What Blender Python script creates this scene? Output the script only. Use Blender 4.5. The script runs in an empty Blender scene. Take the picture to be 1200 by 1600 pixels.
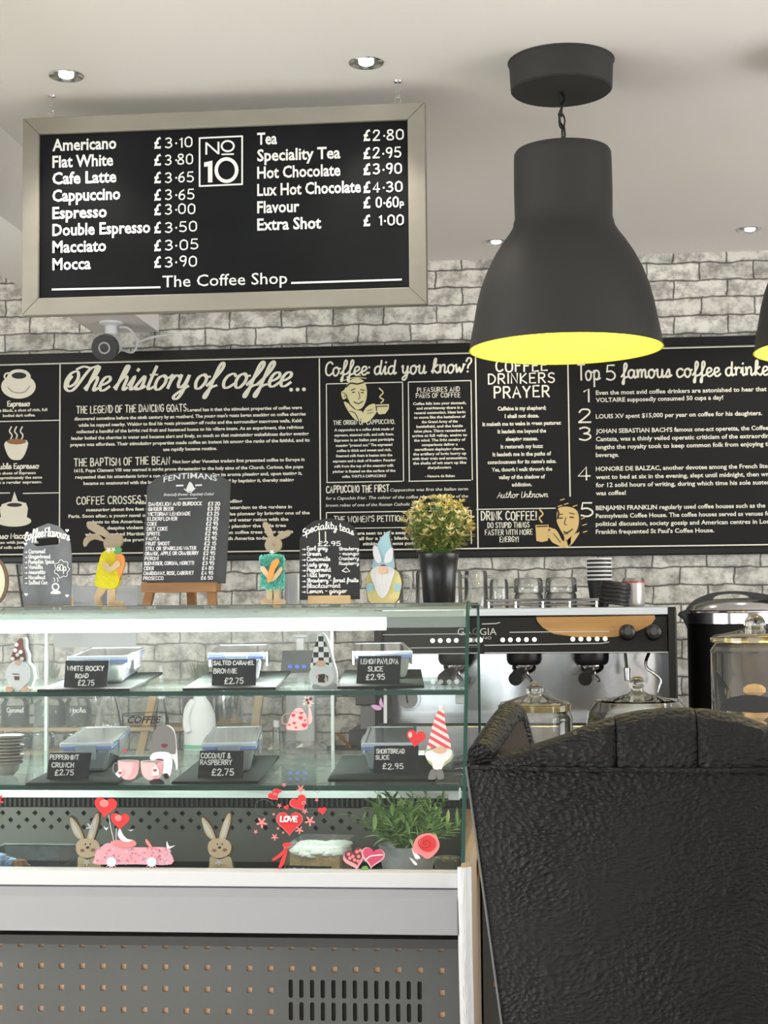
import bpy, bmesh, math, random
from mathutils import Vector, Matrix
from mathutils.geometry import tessellate_polygon
random.seed(7)
SC = bpy.context.scene
COL = SC.collection
R = math.radians

# ------------------------------------------------------------------ camera
F = 2400.0
TH, PI_, RO = R(5.5), math.atan(150 / 2400), R(0.54)
CAM = Vector((0, 0, 1.28))
_f0 = Vector((-math.sin(TH), math.cos(TH), 0)); _z = Vector((0, 0, 1))
_r0 = Vector((math.cos(TH), math.sin(TH), 0))
FW = math.cos(PI_) * _f0 + math.sin(PI_) * _z
_u0 = _r0.cross(FW)
UP = math.cos(RO) * _u0 + math.sin(RO) * _r0
RT = math.cos(RO) * _r0 - math.sin(RO) * _u0
cd = bpy.data.cameras.new('camera')
cd.sensor_fit = 'VERTICAL'; cd.sensor_height = 36; cd.lens = F / 1600 * 36
cd.clip_start = 0.02
cam = bpy.data.objects.new('camera', cd); COL.objects.link(cam)
m = Matrix((RT, UP, -FW)).transposed().to_4x4(); m.translation = CAM
cam.matrix_world = m
SC.camera = cam

# ------------------------------------------------------------------ light and exposure
SC.view_settings.view_transform = 'Standard'
SC.view_settings.look = 'None'
SC.view_settings.exposure = 0.0
SC.view_settings.gamma = 1.0
SC.view_settings.use_curve_mapping = False
SC.cycles.transparent_max_bounces = 48
SC.cycles.max_bounces = 10; SC.cycles.diffuse_bounces = 5
W = bpy.data.worlds.new('world'); SC.world = W; W.use_nodes = True
bg = W.node_tree.nodes['Background']
bg.inputs[0].default_value = (0.80, 0.90, 1.0, 1); bg.inputs[1].default_value = 1.25

def area(name, loc, target, sx, sy, power, col, spread=180):
    l = bpy.data.lights.new(name, 'AREA'); l.shape = 'RECTANGLE'; l.size = sx; l.size_y = sy
    l.energy = power; l.color = col; l.spread = R(spread)
    o = bpy.data.objects.new(name, l); COL.objects.link(o)
    o.location = loc
    o.rotation_euler = (Vector(target) - Vector(loc)).to_track_quat('-Z', 'Y').to_euler()
    return o
# daylight entering by the shop window behind the camera and the window in the left wall
area('daylight_front_window', (-0.4, -2.92, 1.35), (-0.4, 1.0, 3.3), 4.6, 1.7, 42, (0.95, 0.98, 1.0))
area('daylight_left_window', (-3.32, 0.6, 1.30), (1, 1.9, 2.4), 2.6, 1.5, 85, (0.97, 0.98, 1.0))
area('added_daylight_right', (2.95, 2.4, 1.35), (-.2, 2.9, 2.6), 2.6, 1.5, 72, (0.98, 0.98, 1.0))  # added light, brightens the right and rear of the ceiling
# sunlight added through the left window; bounce off the pale floor brightens the ceiling
sl = bpy.data.lights.new('added_sun', 'SUN'); sl.energy = 9; sl.angle = R(1.5); sl.color = (1, .96, .90)
so_ = bpy.data.objects.new('added_sun', sl); COL.objects.link(so_); so_.location = (-8, .6, 6)
so_.rotation_euler = Vector((1, .06, -.70)).to_track_quat('-Z', 'Y').to_euler()

# ------------------------------------------------------------------ projection helpers
def ray(x, y): return FW + (x - 600) / F * RT - (y - 800) / F * UP
def at(x, y, Y):
    d = ray(x, y); return CAM + d * (Y / d.y)
def atZ(x, y, Z):
    d = ray(x, y); return CAM + d * ((Z - CAM.z) / d.z)
def ps(x, y, Y):                       # metres per photo pixel there
    return (at(x, y, Y) - CAM).dot(FW) / F

class PL:                              # a plane in the room, with right/up axes
    def __init__(s, o, n):
        s.o = Vector(o); s.n = Vector(n).normalized()
        s.u = Vector((0, 0, 1)).cross(s.n).normalized(); s.v = s.n.cross(s.u)
    def P(s, x, y, off=0.0):
        d = ray(x, y); t = (s.o - CAM).dot(s.n) / d.dot(s.n)
        return CAM + d * t + s.n * off
    def uv(s, x, y):
        p = s.P(x, y) - s.o; return p.dot(s.u), p.dot(s.v)
    def W(s, u, v, off=0.0): return s.o + s.u * u + s.v * v + s.n * off
def PY(Y): return PL((0, Y, 1.28), (0, -1, 0))

# ------------------------------------------------------------------ materials
MT = {}
def nt(name):
    m = bpy.data.materials.new(name); m.use_nodes = True
    t = m.node_tree; return m, t, t.nodes['Principled BSDF']
def mat(name, col, rough=0.5, metal=0.0, emit=0.0, ecol=None, coat=0.0, spec=0.5, bump=0.0, bscale=50.0, vary=0.0, vscale=6.0, stretch=None):
    if name in MT: return MT[name]
    m, t, b = nt(name)
    b.inputs['Base Color'].default_value = (*col, 1)
    b.inputs['Roughness'].default_value = rough; b.inputs['Metallic'].default_value = metal
    b.inputs['Coat Weight'].default_value = coat; b.inputs['Specular IOR Level'].default_value = spec
    if emit:
        b.inputs['Emission Color'].default_value = (*(ecol or col), 1); b.inputs['Emission Strength'].default_value = emit
    N, L = t.nodes, t.links
    if vary or bump:
        tc = N.new('ShaderNodeTexCoord'); src = tc.outputs['Object']
        if stretch:
            mp = N.new('ShaderNodeMapping'); mp.inputs['Scale'].default_value = stretch
            L.new(src, mp.inputs[0]); src = mp.outputs[0]
    if vary:
        n = N.new('ShaderNodeTexNoise'); n.inputs['Scale'].default_value = vscale; n.inputs['Detail'].default_value = 5
        L.new(src, n.inputs['Vector'])
        r = N.new('ShaderNodeValToRGB')
        r.color_ramp.elements[0].position = 0.3; r.color_ramp.elements[1].position = 0.7
        r.color_ramp.elements[0].color = (*[c * (1 - vary) for c in col], 1)
        r.color_ramp.elements[1].color = (*[min(1, c * (1 + vary)) for c in col], 1)
        L.new(n.outputs['Fac'], r.inputs[0]); L.new(r.outputs[0], b.inputs['Base Color'])
    if bump:
        n2 = N.new('ShaderNodeTexNoise'); n2.inputs['Scale'].default_value = bscale; n2.inputs['Detail'].default_value = 3
        L.new(src, n2.inputs['Vector'])
        bp = N.new('ShaderNodeBump'); bp.inputs['Strength'].default_value = bump; bp.inputs['Distance'].default_value = 0.003
        L.new(n2.outputs['Fac'], bp.inputs['Height']); L.new(bp.outputs[0], b.inputs['Normal'])
    MT[name] = m; return m

def clear_solid(name, col=(1, 1, 1)):
    m = mat(name, col, 0.0); b = m.node_tree.nodes['Principled BSDF']
    b.inputs['Transmission Weight'].default_value = 1; b.inputs['IOR'].default_value = 1.46
    return m
def glass(name, tint=(0.96, 0.985, 0.97), milk=0.0, mcol=(0.8, 0.85, 0.9), refl=1.0, rough=0.0):
    if name in MT: return MT[name]
    m, t, b = nt(name); N, L = t.nodes, t.links
    N.remove(b)
    tr = N.new('ShaderNodeBsdfTransparent'); tr.inputs[0].default_value = (*tint, 1)
    gl = N.new('ShaderNodeBsdfGlossy'); gl.inputs['Roughness'].default_value = rough
    fr = N.new('ShaderNodeFresnel'); fr.inputs[0].default_value = 1.45
    mx = N.new('ShaderNodeMixShader'); last = tr.outputs[0]
    if milk:
        df = N.new('ShaderNodeBsdfDiffuse'); df.inputs[0].default_value = (*mcol, 1)
        m2 = N.new('ShaderNodeMixShader'); m2.inputs[0].default_value = milk
        L.new(last, m2.inputs[1]); L.new(df.outputs[0], m2.inputs[2]); last = m2.outputs[0]
    ml = N.new('ShaderNodeMath'); ml.operation = 'MULTIPLY'; ml.inputs[1].default_value = refl
    L.new(fr.outputs[0], ml.inputs[0]); L.new(ml.outputs[0], mx.inputs[0])
    L.new(last, mx.inputs[1]); L.new(gl.outputs[0], mx.inputs[2])
    L.new(mx.outputs[0], N['Material Output'].inputs[0])
    MT[name] = m; return m

def brick_mat():
    m, t, b = nt('brick_wallpaper'); N, L = t.nodes, t.links
    tc = N.new('ShaderNodeTexCoord')
    sp = N.new('ShaderNodeSeparateXYZ'); L.new(tc.outputs['Object'], sp.inputs[0])
    cb = N.new('ShaderNodeCombineXYZ'); L.new(sp.outputs[0], cb.inputs[0]); L.new(sp.outputs[2], cb.inputs[1])
    ns = N.new('ShaderNodeTexNoise'); ns.inputs['Scale'].default_value = 16; ns.inputs['Detail'].default_value = 2.5
    L.new(cb.outputs[0], ns.inputs['Vector'])
    ctr = N.new('ShaderNodeVectorMath'); ctr.operation = 'SUBTRACT'; ctr.inputs[1].default_value = (.5, .5, .5)
    L.new(ns.outputs['Color'], ctr.inputs[0])
    sc = N.new('ShaderNodeVectorMath'); sc.operation = 'SCALE'; sc.inputs[3].default_value = 0.019
    L.new(ctr.outputs[0], sc.inputs[0])
    ad = N.new('ShaderNodeVectorMath'); L.new(cb.outputs[0], ad.inputs[0]); L.new(sc.outputs[0], ad.inputs[1])
    br = N.new('ShaderNodeTexBrick'); L.new(ad.outputs[0], br.inputs['Vector'])
    br.inputs['Scale'].default_value = 1; br.inputs['Brick Width'].default_value = 0.158; br.inputs['Row Height'].default_value = 0.0535
    br.inputs['Mortar Size'].default_value = 0.0046; br.inputs['Mortar Smooth'].default_value = 1.0
    br.inputs['Color1'].default_value = (.90, .87, .80, 1); br.inputs['Color2'].default_value = (.66, .64, .585, 1)
    br.inputs['Mortar'].default_value = (.12, .11, .10, 1)
    n1 = N.new('ShaderNodeTexNoise'); n1.inputs['Scale'].default_value = 20; n1.inputs['Detail'].default_value = 9; n1.inputs['Roughness'].default_value = 0.72
    L.new(cb.outputs[0], n1.inputs['Vector'])
    rp = N.new('ShaderNodeValToRGB'); e = rp.color_ramp.elements
    e[0].position = .40; e[0].color = (.36, .345, .325, 1); e[1].position = .57; e[1].color = (1.05, 1.05, 1.03, 1)
    L.new(n1.outputs['Fac'], rp.inputs[0])
    mx = N.new('ShaderNodeMix'); mx.data_type = 'RGBA'; mx.blend_type = 'MULTIPLY'; mx.inputs[0].default_value = .85
    L.new(br.outputs['Color'], mx.inputs[6]); L.new(rp.outputs[0], mx.inputs[7])
    L.new(mx.outputs[2], b.inputs['Base Color'])
    b.inputs['Roughness'].default_value = .6
    bp = N.new('ShaderNodeBump'); bp.inputs['Strength'].default_value = .35; bp.inputs['Distance'].default_value = .004; bp.invert = True
    L.new(br.outputs['Fac'], bp.inputs['Height']); L.new(bp.outputs[0], b.inputs['Normal'])
    return m

def leather_mat(name='black_leather', col=(0.0065, 0.0065, 0.007)):
    m, t, b = nt(name); N, L = t.nodes, t.links
    tc = N.new('ShaderNodeTexCoord')
    ns = N.new('ShaderNodeTexNoise'); ns.inputs['Scale'].default_value = 9; ns.inputs['Detail'].default_value = 2
    L.new(tc.outputs['Object'], ns.inputs['Vector'])
    sc = N.new('ShaderNodeVectorMath'); sc.operation = 'SCALE'; sc.inputs[3].default_value = 0.05
    L.new(ns.outputs['Color'], sc.inputs[0])
    ad = N.new('ShaderNodeVectorMath'); L.new(tc.outputs['Object'], ad.inputs[0]); L.new(sc.outputs[0], ad.inputs[1])
    mp = N.new('ShaderNodeMapping'); mp.inputs['Scale'].default_value = (1.0, 1.0, 1.6)
    L.new(ad.outputs[0], mp.inputs[0])
    vo = N.new('ShaderNodeTexVoronoi'); vo.feature = 'DISTANCE_TO_EDGE'; vo.inputs['Scale'].default_value = 150
    L.new(mp.outputs[0], vo.inputs['Vector'])
    v2 = N.new('ShaderNodeTexVoronoi'); v2.feature = 'SMOOTH_F1'; v2.inputs['Scale'].default_value = 135; v2.inputs['Smoothness'].default_value = .25
    L.new(mp.outputs[0], v2.inputs['Vector'])
    rp = N.new('ShaderNodeMapRange'); rp.inputs[1].default_value = 0.0; rp.inputs[2].default_value = 0.22; rp.inputs[3].default_value = 0.25; rp.inputs[4].default_value = 0.0
    L.new(vo.outputs['Distance'], rp.inputs[0])
    mi = N.new('ShaderNodeMath'); mi.operation = 'MULTIPLY_ADD'; mi.inputs[1].default_value = 2.2
    L.new(v2.outputs['Distance'], mi.inputs[0]); L.new(rp.outputs[0], mi.inputs[2])
    bp = N.new('ShaderNodeBump'); bp.inputs['Distance'].default_value = .0017
    n3 = N.new('ShaderNodeTexNoise'); n3.inputs['Scale'].default_value = 5; n3.inputs['Detail'].default_value = 2
    L.new(tc.outputs['Object'], n3.inputs['Vector'])
    r3 = N.new('ShaderNodeMapRange'); r3.inputs[1].default_value = .38; r3.inputs[2].default_value = .62; r3.inputs[3].default_value = .45; r3.inputs[4].default_value = 1.0
    L.new(n3.outputs['Fac'], r3.inputs[0]); L.new(r3.outputs[0], bp.inputs['Strength'])
    L.new(mi.outputs[0], bp.inputs['Height']); L.new(bp.outputs[0], b.inputs['Normal'])
    b.inputs['Base Color'].default_value = (*col, 1); b.inputs['Roughness'].default_value = .48; b.inputs['Specular IOR Level'].default_value = .3
    MT[name] = m; return m

def checker_mat(name, c1, c2, scale):
    m, t, b = nt(name); N, L = t.nodes, t.links
    tc = N.new('ShaderNodeTexCoord'); ck = N.new('ShaderNodeTexChecker'); ck.inputs['Scale'].default_value = scale
    ck.inputs[1].default_value = (*c1, 1); ck.inputs[2].default_value = (*c2, 1)
    mp = N.new('ShaderNodeMapping'); mp.inputs['Location'].default_value = (.001, .5 / scale, .001)
    L.new(tc.outputs['Object'], mp.inputs[0]); L.new(mp.outputs[0], ck.inputs['Vector']); L.new(ck.outputs[0], b.inputs['Base Color'])
    MT[name] = m; return m

def stripe_mat(name, c1, c2, scale, rot):
    m, t, b = nt(name); N, L = t.nodes, t.links
    tc = N.new('ShaderNodeTexCoord'); mp = N.new('ShaderNodeMapping'); mp.inputs['Rotation'].default_value = rot
    wv = N.new('ShaderNodeTexWave'); wv.inputs['Scale'].default_value = scale; wv.bands_direction = 'Z'
    rp = N.new('ShaderNodeValToRGB'); rp.color_ramp.interpolation = 'CONSTANT'
    rp.color_ramp.elements[0].color = (*c1, 1); rp.color_ramp.elements[1].position = .5; rp.color_ramp.elements[1].color = (*c2, 1)
    L.new(tc.outputs['Object'], mp.inputs[0]); L.new(mp.outputs[0], wv.inputs['Vector']); L.new(wv.outputs['Fac'], rp.inputs[0]); L.new(rp.outputs[0], b.inputs['Base Color'])
    MT[name] = m; return m

# ------------------------------------------------------------------ objects
ORG = {}
def tag(o, label, cat, group=None):
    o['label'] = label; o['category'] = cat
    if group: o['group'] = group
    return o
def thing(name, label, cat, loc, group=None):
    o = bpy.data.objects.new(name, None); COL.objects.link(o); o.location = loc; o.empty_display_size = .05
    ORG[o.name] = Vector(loc); return tag(o, label, cat, group)
def world_org(o): return ORG[o.name]

def smooth_pts(pts, n=3, closed=False):
    P = [Vector(p) for p in pts]
    if len(P) < 3: return P
    out = []; k = len(P)
    rng = range(k) if closed else range(k - 1)
    for i in rng:
        if closed: a, b, c, d = P[i - 1], P[i], P[(i + 1) % k], P[(i + 2) % k]
        else: a, b, c, d = P[max(i - 1, 0)], P[i], P[i + 1], P[min(i + 2, k - 1)]
        for j in range(n):
            t = j / n
            out.append(.5 * (2 * b + (c - a) * t + (2 * a - 5 * b + 4 * c - d) * t * t + (3 * b - a - 3 * c + d) * t ** 3))
    if not closed: out.append(P[-1])
    return out

class MB:
    def __init__(s): s.v = []; s.f = []; s.m = []; s.cur = 0
    def add(s, vs, fs):
        k = len(s.v); s.v += [Vector(v) for v in vs]
        for f in fs: s.f.append([i + k for i in f]); s.m.append(s.cur)
        return s
    def hexa(s, p):                    # 4 bottom then 4 top points
        return s.add(p, [(3, 2, 1, 0), (4, 5, 6, 7), (0, 1, 5, 4), (1, 2, 6, 5), (2, 3, 7, 6), (3, 0, 4, 7)])
    def box(s, x0, x1, y0, y1, z0, z1):
        return s.hexa([(x0, y0, z0), (x1, y0, z0), (x1, y1, z0), (x0, y1, z0), (x0, y0, z1), (x1, y0, z1), (x1, y1, z1), (x0, y1, z1)])
    def rbox(s, c, w, d, h, rot=0, taper=1.0):   # box on its base centre, turned about z
        ca, sa = math.cos(rot), math.sin(rot); p = []
        for z, k in ((0, taper), (h, 1)):
            for a, b in ((-1, -1), (1, -1), (1, 1), (-1, 1)):
                x, y = a * w / 2 * k, b * d / 2 * k
                p.append((c[0] + x * ca - y * sa, c[1] + x * sa + y * ca, c[2] + z))
        return s.hexa(p)
    def lathe(s, c, prof, n=32, caps=True):      # prof: (radius, z) along the axis at c
        k0 = len(s.v); vs = []; fs = []
        for r, z in prof:
            for i in range(n):
                a = 2 * math.pi * i / n
                vs.append((c[0] + r * math.cos(a), c[1] + r * math.sin(a), c[2] + z))
        for j in range(len(prof) - 1):
            for i in range(n):
                a, b = j * n + i, j * n + (i + 1) % n
                fs.append((a, b, b + n, a + n))
        if caps:
            fs.append(tuple(range(n))[::-1]); fs.append(tuple((len(prof) - 1) * n + i for i in range(n)))
        return s.add(vs, fs)
    def tube(s, path, r, n=8, closed=False, caps=True):
        P = [Vector(p) for p in path]; k = len(P); vs = []; fs = []
        rr = r if isinstance(r, (list, tuple)) else [r] * k
        ref = None
        for i, p in enumerate(P):
            if closed: d = P[(i + 1) % k] - P[i - 1]
            else: d = P[min(i + 1, k - 1)] - P[max(i - 1, 0)]
            d.normalize()
            if ref is None: ref = Vector((0, 0, 1)) if abs(d.z) < .9 else Vector((1, 0, 0))
            a = (ref - d * ref.dot(d)).normalized(); b = d.cross(a); ref = a
            for j in range(n):
                t = 2 * math.pi * j / n
                vs.append(p + (a * math.cos(t) + b * math.sin(t)) * rr[i])
        for i in range(k if closed else k - 1):
            i2 = (i + 1) % k
            for j in range(n):
                j2 = (j + 1) % n
                fs.append((i * n + j, i * n + j2, i2 * n + j2, i2 * n + j))
        if caps and not closed:
            fs.append(tuple(range(n))[::-1]); fs.append(tuple((k - 1) * n + j for j in range(n)))
        return s.add(vs, fs)
    def ball(s, c, r, sz=1.0, n=12, ry=None):
        k = n // 2 + 1; ry = ry or r
        vs = []; fs = []
        for j in range(k):
            a = math.pi * j / (k - 1)
            for i in range(n):
                b = 2 * math.pi * i / n
                vs.append((c[0] + r * math.sin(a) * math.cos(b), c[1] + ry * math.sin(a) * math.sin(b), c[2] - r * sz * math.cos(a)))
        for j in range(k - 1):
            for i in range(n):
                fs.append((j * n + i, j * n + (i + 1) % n, (j + 1) * n + (i + 1) % n, (j + 1) * n + i))
        return s.add(vs, fs)
    def slab(s, front, dvec, holes=()):          # outline (+holes) swept by dvec
        loops = [[Vector(p) for p in front]] + [[Vector(p) for p in h] for h in holes]
        flat = [p for l in loops for p in l]; n = len(flat); d = Vector(dvec)
        tris = tessellate_polygon(loops)
        fs = [tuple(t) for t in tris] + [tuple(i + n for i in t[::-1]) for t in tris]
        k = 0
        for l in loops:
            q = len(l)
            for i in range(q): fs.append((k + i, k + (i + 1) % q, k + (i + 1) % q + n, k + i + n))
            k += q
        return s.add(flat + [p + d for p in flat], fs)
    def sheet(s, pts):
        P = [Vector(p) for p in pts]
        return s.add(P, [tuple(t) for t in tessellate_polygon([P])])
    def ribbon(s, pl, uvs, w, off, calli=0.0):
        off = off + (len(s.v) % 700) * 1.2e-6
        P = [Vector(p) for p in uvs]; k = len(P)
        if k < 2: return s
        vs = []
        for i in range(k):
            d = P[min(i + 1, k - 1)] - P[max(i - 1, 0)]
            if d.length < 1e-9: d = Vector((1, 0))
            d.normalize(); nn = Vector((-d.y, d.x))
            ww = w * (1 - calli + calli * abs(d.y)) / 2
            p = P[i]
            if i == 0: p = p - d * ww * .6
            if i == k - 1: p = p + d * ww * .6
            a, b = p + nn * ww, p - nn * ww
            vs += [pl.W(a.x, a.y, off + i * 2e-6), pl.W(b.x, b.y, off + i * 2e-6)]
        return s.add(vs, [(2 * i, 2 * i + 1, 2 * i + 3, 2 * i + 2) for i in range(k - 1)])
    def build(s, name, mats, parent=None, smooth=False, bevel=0.0, seg=2, kind=None, label=None, fix=True, subsurf=0):
        if parent is not None: o0 = world_org(parent)
        else:
            xs = [v.x for v in s.v]; ys = [v.y for v in s.v]; zs = [v.z for v in s.v]
            o0 = Vector(((min(xs) + max(xs)) / 2, (min(ys) + max(ys)) / 2, min(zs)))
        me = bpy.data.meshes.new(name)
        me.from_pydata([tuple(v - o0) for v in s.v], [], s.f)
        if not isinstance(mats, (list, tuple)): mats = [mats]
        for mm in mats: me.materials.append(mm)
        for p, k in zip(me.polygons, s.m): p.material_index = k
        if fix:
            b = bmesh.new(); b.from_mesh(me); bmesh.ops.recalc_face_normals(b, faces=b.faces); b.to_mesh(me); b.free()
        o = bpy.data.objects.new(name, me); COL.objects.link(o)
        if parent is not None: o.parent = parent
        else: o.location = o0
        ORG[o.name] = o0
        if smooth:
            me.shade_smooth(); me.set_sharp_from_angle(angle=R(40))
        if bevel:
            bm_ = o.modifiers.new('bevel', 'BEVEL'); bm_.width = bevel; bm_.segments = seg; bm_.limit_method = 'ANGLE'
        if subsurf:
            ss = o.modifiers.new('subsurf', 'SUBSURF'); ss.levels = subsurf; ss.render_levels = subsurf
        if kind: o['kind'] = kind
        if label: o['label'] = label
        return o

def copy_thing(root, loc, label=None):
    r = root.copy(); COL.objects.link(r); r.location = loc; ORG[r.name] = Vector(loc)
    if label: r['label'] = label
    for ch in list(root.children):
        c = ch.copy(); COL.objects.link(c); c.parent = r
        for g in ch.children:
            d = g.copy(); COL.objects.link(d); d.parent = c
    return r

# ------------------------------------------------------------------ lettering
_tc = {}
def glyphs(s, bold=0.0):
    key = (s, bold)
    if key not in _tc:
        c = bpy.data.curves.new('text', 'FONT'); c.body = s; c.size = 1; c.resolution_u = 2; c.offset = bold
        o = bpy.data.objects.new('text', c); COL.objects.link(o)
        me = o.to_mesh()
        _tc[key] = ([(v.co.x, v.co.y) for v in me.vertices], [tuple(p.vertices) for p in me.polygons])
        o.to_mesh_clear(); bpy.data.objects.remove(o); bpy.data.curves.remove(c)
    return _tc[key]
def T(mb, pl, s, x0, y0, x1, h, bold=0.0, shear=0.0, off=0.0012, arc=None, rot=0.0):
    """lettering from photo point (x0,y0) on the plane to x1, capitals h photo pixels high"""
    vs, fs = glyphs(s, bold)
    if not vs: return
    mn = min(v[0] for v in vs); mx = max(v[0] for v in vs)
    u0, v0 = pl.uv(x0, y0); u1, _ = pl.uv(x1, y0)
    _, vt = pl.uv(x0, y0 - h); H = (vt - v0) / .73; k = (u1 - u0) / max(mx - mn, 1e-6)
    out = []
    for x, y in vs:
        u = u0 + (x - mn) * k + shear * y * H; v = v0 + y * H + rot * (x - mn) * k
        if arc: v += arc * (u1 - u0) * (.25 - ((u - u0) / (u1 - u0) - .5) ** 2)
        out.append(pl.W(u, v, off))
    mb.add(out, fs)

GL = {}
def _font():
    src = """a:5,5 3,6 .6,4.6 .4,1.6 2,0 4,1 5,4 5.1,6 5,2 5.6,0 7,1
b:.3,10.5 .8,6 .8,1 2.5,0 4.6,1.5 4.6,4.3 3,5.6 1,4.3
c:5,5 3.5,6 1,5 .2,2.5 1.5,0 3.5,0 5.8,1.5
d:5,5 3,6 .6,4.6 .4,1.6 2,0 4,1 5,5 5.4,10.5 5,3 5.6,0 7,1
e:0,2 3,3 4.5,4.5 3.5,6 1.5,5.6 .5,3 1.5,.3 3.5,0 5.6,1.6
f:0,1 3,5 4.6,9 3.7,11 2.5,9.5 2.2,4 2,-3 1.3,-4.5 .8,-3 2.5,0 5,1
g:5,5 3,6 .6,4.6 .4,1.6 2,0 4,1.5 5,6 5,-1 4,-4 2,-4.5 1.5,-3 5,0 7,1
h:0,1 2.5,6 3.2,10 2,10.6 1.5,8 1,0 1.3,3.5 3.3,6 4.6,5 4.6,1 5.3,0 6.6,1
i:0,2 1.5,6 1.5,1.2 2.2,0 3.6,1|1.7,8.4 1.9,9
j:2.5,6 2.5,-2 1,-4 0,-3|2.6,8.4 2.8,9
k:0,1 2.5,6 3,10 2,10.6 1.4,8 1,0|4.6,6 1.4,3 4.8,0 6,1
l:0,1 2.5,6 3,10 2,10.8 1.4,8 1.4,1.5 2.2,0 3.8,1
m:0,6 .8,0 1,4 2.6,6 3.6,5 3.6,0 4,4 5.6,6 6.7,5 6.7,1 7.5,0 8.6,1
n:0,6 .8,0 1,4 2.8,6 4.2,5 4.2,1 5,0 6.2,1
o:3,6 .8,5 .3,2.5 1.5,0 3.5,0 5,2.5 4.5,5 3,6 4.4,4.8 6.3,5
p:.6,6 .6,-4.5|.6,4 2.2,6 4.6,5 4.8,2 3,0 .8,1 3,0 6,1
q:5,5 3,6 .6,4.6 .4,1.6 2,0 4,1 5,6 5,-4.5 6.5,-2
r:0,5 1,6 1,0 1.2,3.5 2.6,5.8 4.4,5.4
s:0,1 2.5,5.8 3.4,3.5 3,.6 1.2,0 0,.8 3,.3 5,1.4
t:1.6,10 1.4,2 2.2,0 4.2,1|!0,6.4 3.8,6.4
u:0,5 .8,6 .8,1.5 2,0 4,1 4.8,6 4.8,1.2 5.6,0 6.8,1
v:0,6 2,0 4,4.5 4,6 5.5,5.6
w:0,6 1.2,0 3,4 4.4,0 6.2,4.5 6,6 7.4,5.6
x:!0,6 4.4,0|!4.4,6 0,0
y:0,5 .8,6 1,2 2.4,.4 4.2,2 4.8,6 4.8,-1 3.6,-4.2 1.8,-4.5 1.4,-3 5,0 6.6,1
z:!0,6 4,6 0,0 4.4,0
A:!0,0 3,10 6,0|!1,3.6 5,3.6
B:!.3,0 .3,10|.3,10 3.6,10 4.6,8 3.4,5.4 .3,5.2|.3,5.2 4,5.2 5.4,2.6 4,0 .3,0
C:5.6,8.4 3.6,10 1,8.4 .2,5 1,1.4 3.4,0 5.8,1.6
D:!.3,0 .3,10|.3,10 3.4,9.6 5.6,6.6 5.4,3 3.2,.3 .3,0
E:!5,10 .4,10 .4,0 5.2,0|!.4,5.2 4.2,5.2
F:!5,10 .4,10 .4,0|!.4,5.2 4,5.2
G:5.6,8.4 3.6,10 1,8.4 .2,5 1,1.4 3.4,0 5.6,1.4 5.7,4.6 3.6,4.6
H:!.4,0 .4,10|!5.2,0 5.2,10|!.4,5.2 5.2,5.2
I:!.6,0 .6,10
J:3.6,10 3.6,2 2,0 .4,1.4
K:!.4,0 .4,10|!5,10 .4,4.4 5.4,0
L:!.4,10 .4,0 4.8,0
M:!.2,0 .8,10 3.6,3 6.4,10 7,0
N:!.4,0 .4,10 5.2,0 5.2,10
O:3,10 .8,8.4 .2,5 .8,1.4 3,0 5.4,1.4 6,5 5.4,8.4 3,10
P:!.4,0 .4,10|.4,10 4,9.8 5.2,7.4 4,5 .4,4.6
Q:3,10 .8,8.4 .2,5 .8,1.4 3,0 5.4,1.4 6,5 5.4,8.4 3,10|!3.6,2.4 6.4,-1
R:!.4,0 .4,10|.4,10 4,9.8 5.2,7.6 4,5.2 .4,5|!2.4,5 5.6,0
S:5,8.8 3.2,10 .8,8.6 1.2,6 4.6,4.2 5,1.6 3,0 .3,1.2
T:!0,10 6,10|!3,10 3,0
U:.4,10 .4,2.6 1.6,.2 4,.2 5.3,2.6 5.4,10
V:!0,10 3,0 6,10
W:!0,10 1.8,0 3.8,8 5.8,0 7.6,10
X:!0,10 5.6,0|!5.6,10 0,0
Y:!0,10 2.8,5 2.8,0|!5.6,10 2.8,5
Z:!.2,10 5.4,10 0,0 5.6,0
0:2.8,10 .7,8.4 .2,5 .7,1.4 2.8,0 5,1.4 5.4,5 5,8.4 2.8,10
1:!.6,8 2.2,10 2.2,0
2:.4,7.8 1.6,10 4.2,9.8 4.8,7.4 3,4 .2,.2 .2,0|!.2,0 5.2,0
3:.6,9 2.8,10 4.8,8.4 4,5.8 2.2,5.2 4.4,4.6 5.2,2.2 3,0 .4,1
4:!3.8,0 3.8,10 .2,3 5.4,3
5:!4.8,10 1,10 .6,5.6|.6,5.6 3,6 5,4 4.8,1.4 2.8,0 .3,.9
6:4.4,9.6 1.8,7.4 .5,3.4 1.4,.4 3.6,0 5,2.2 4.2,4.8 2,4.8 .7,3
7:!.2,10 5,10 1.8,0
8:2.7,5.4 .8,7.4 1.4,9.8 4,9.8 4.6,7.4 2.7,5.4 .4,2.8 1,.3 4.4,.3 5,2.8 2.7,5.4
9:4.8,7.4 3.4,5 1.2,5.4 .5,8 2,10 4.2,9.6 4.8,7.4 4.4,3 3,0
£:5.2,8.4 4,10 2.2,9.6 1.6,7 1.7,2.6 .4,0|!.2,.1 5.4,.1|!0,5 4,5
.:.5,0 .9,.4 .5,.7 .2,.4 .5,0
,:.6,.8 .7,0 .1,-1.8
:+.5,1 .6,1.6|.5,5 .6,5.6
?:.4,8 1.6,10.4 4,10 4.4,7.6 2.4,5 2.2,3|2.1,.2 2.3,.8
!:!.8,10 .8,3|.8,.3 .9,.9
':!.6,10 .4,7.6
-:!.4,5 3.6,5
&:5.6,0 1.2,7.6 1.6,9.8 3.4,9.8 3.6,7.6 .4,3 .8,.4 3,.2 5.4,4
>:!0,3 4,3|!2.6,5 4.4,3 2.6,1"""
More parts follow.
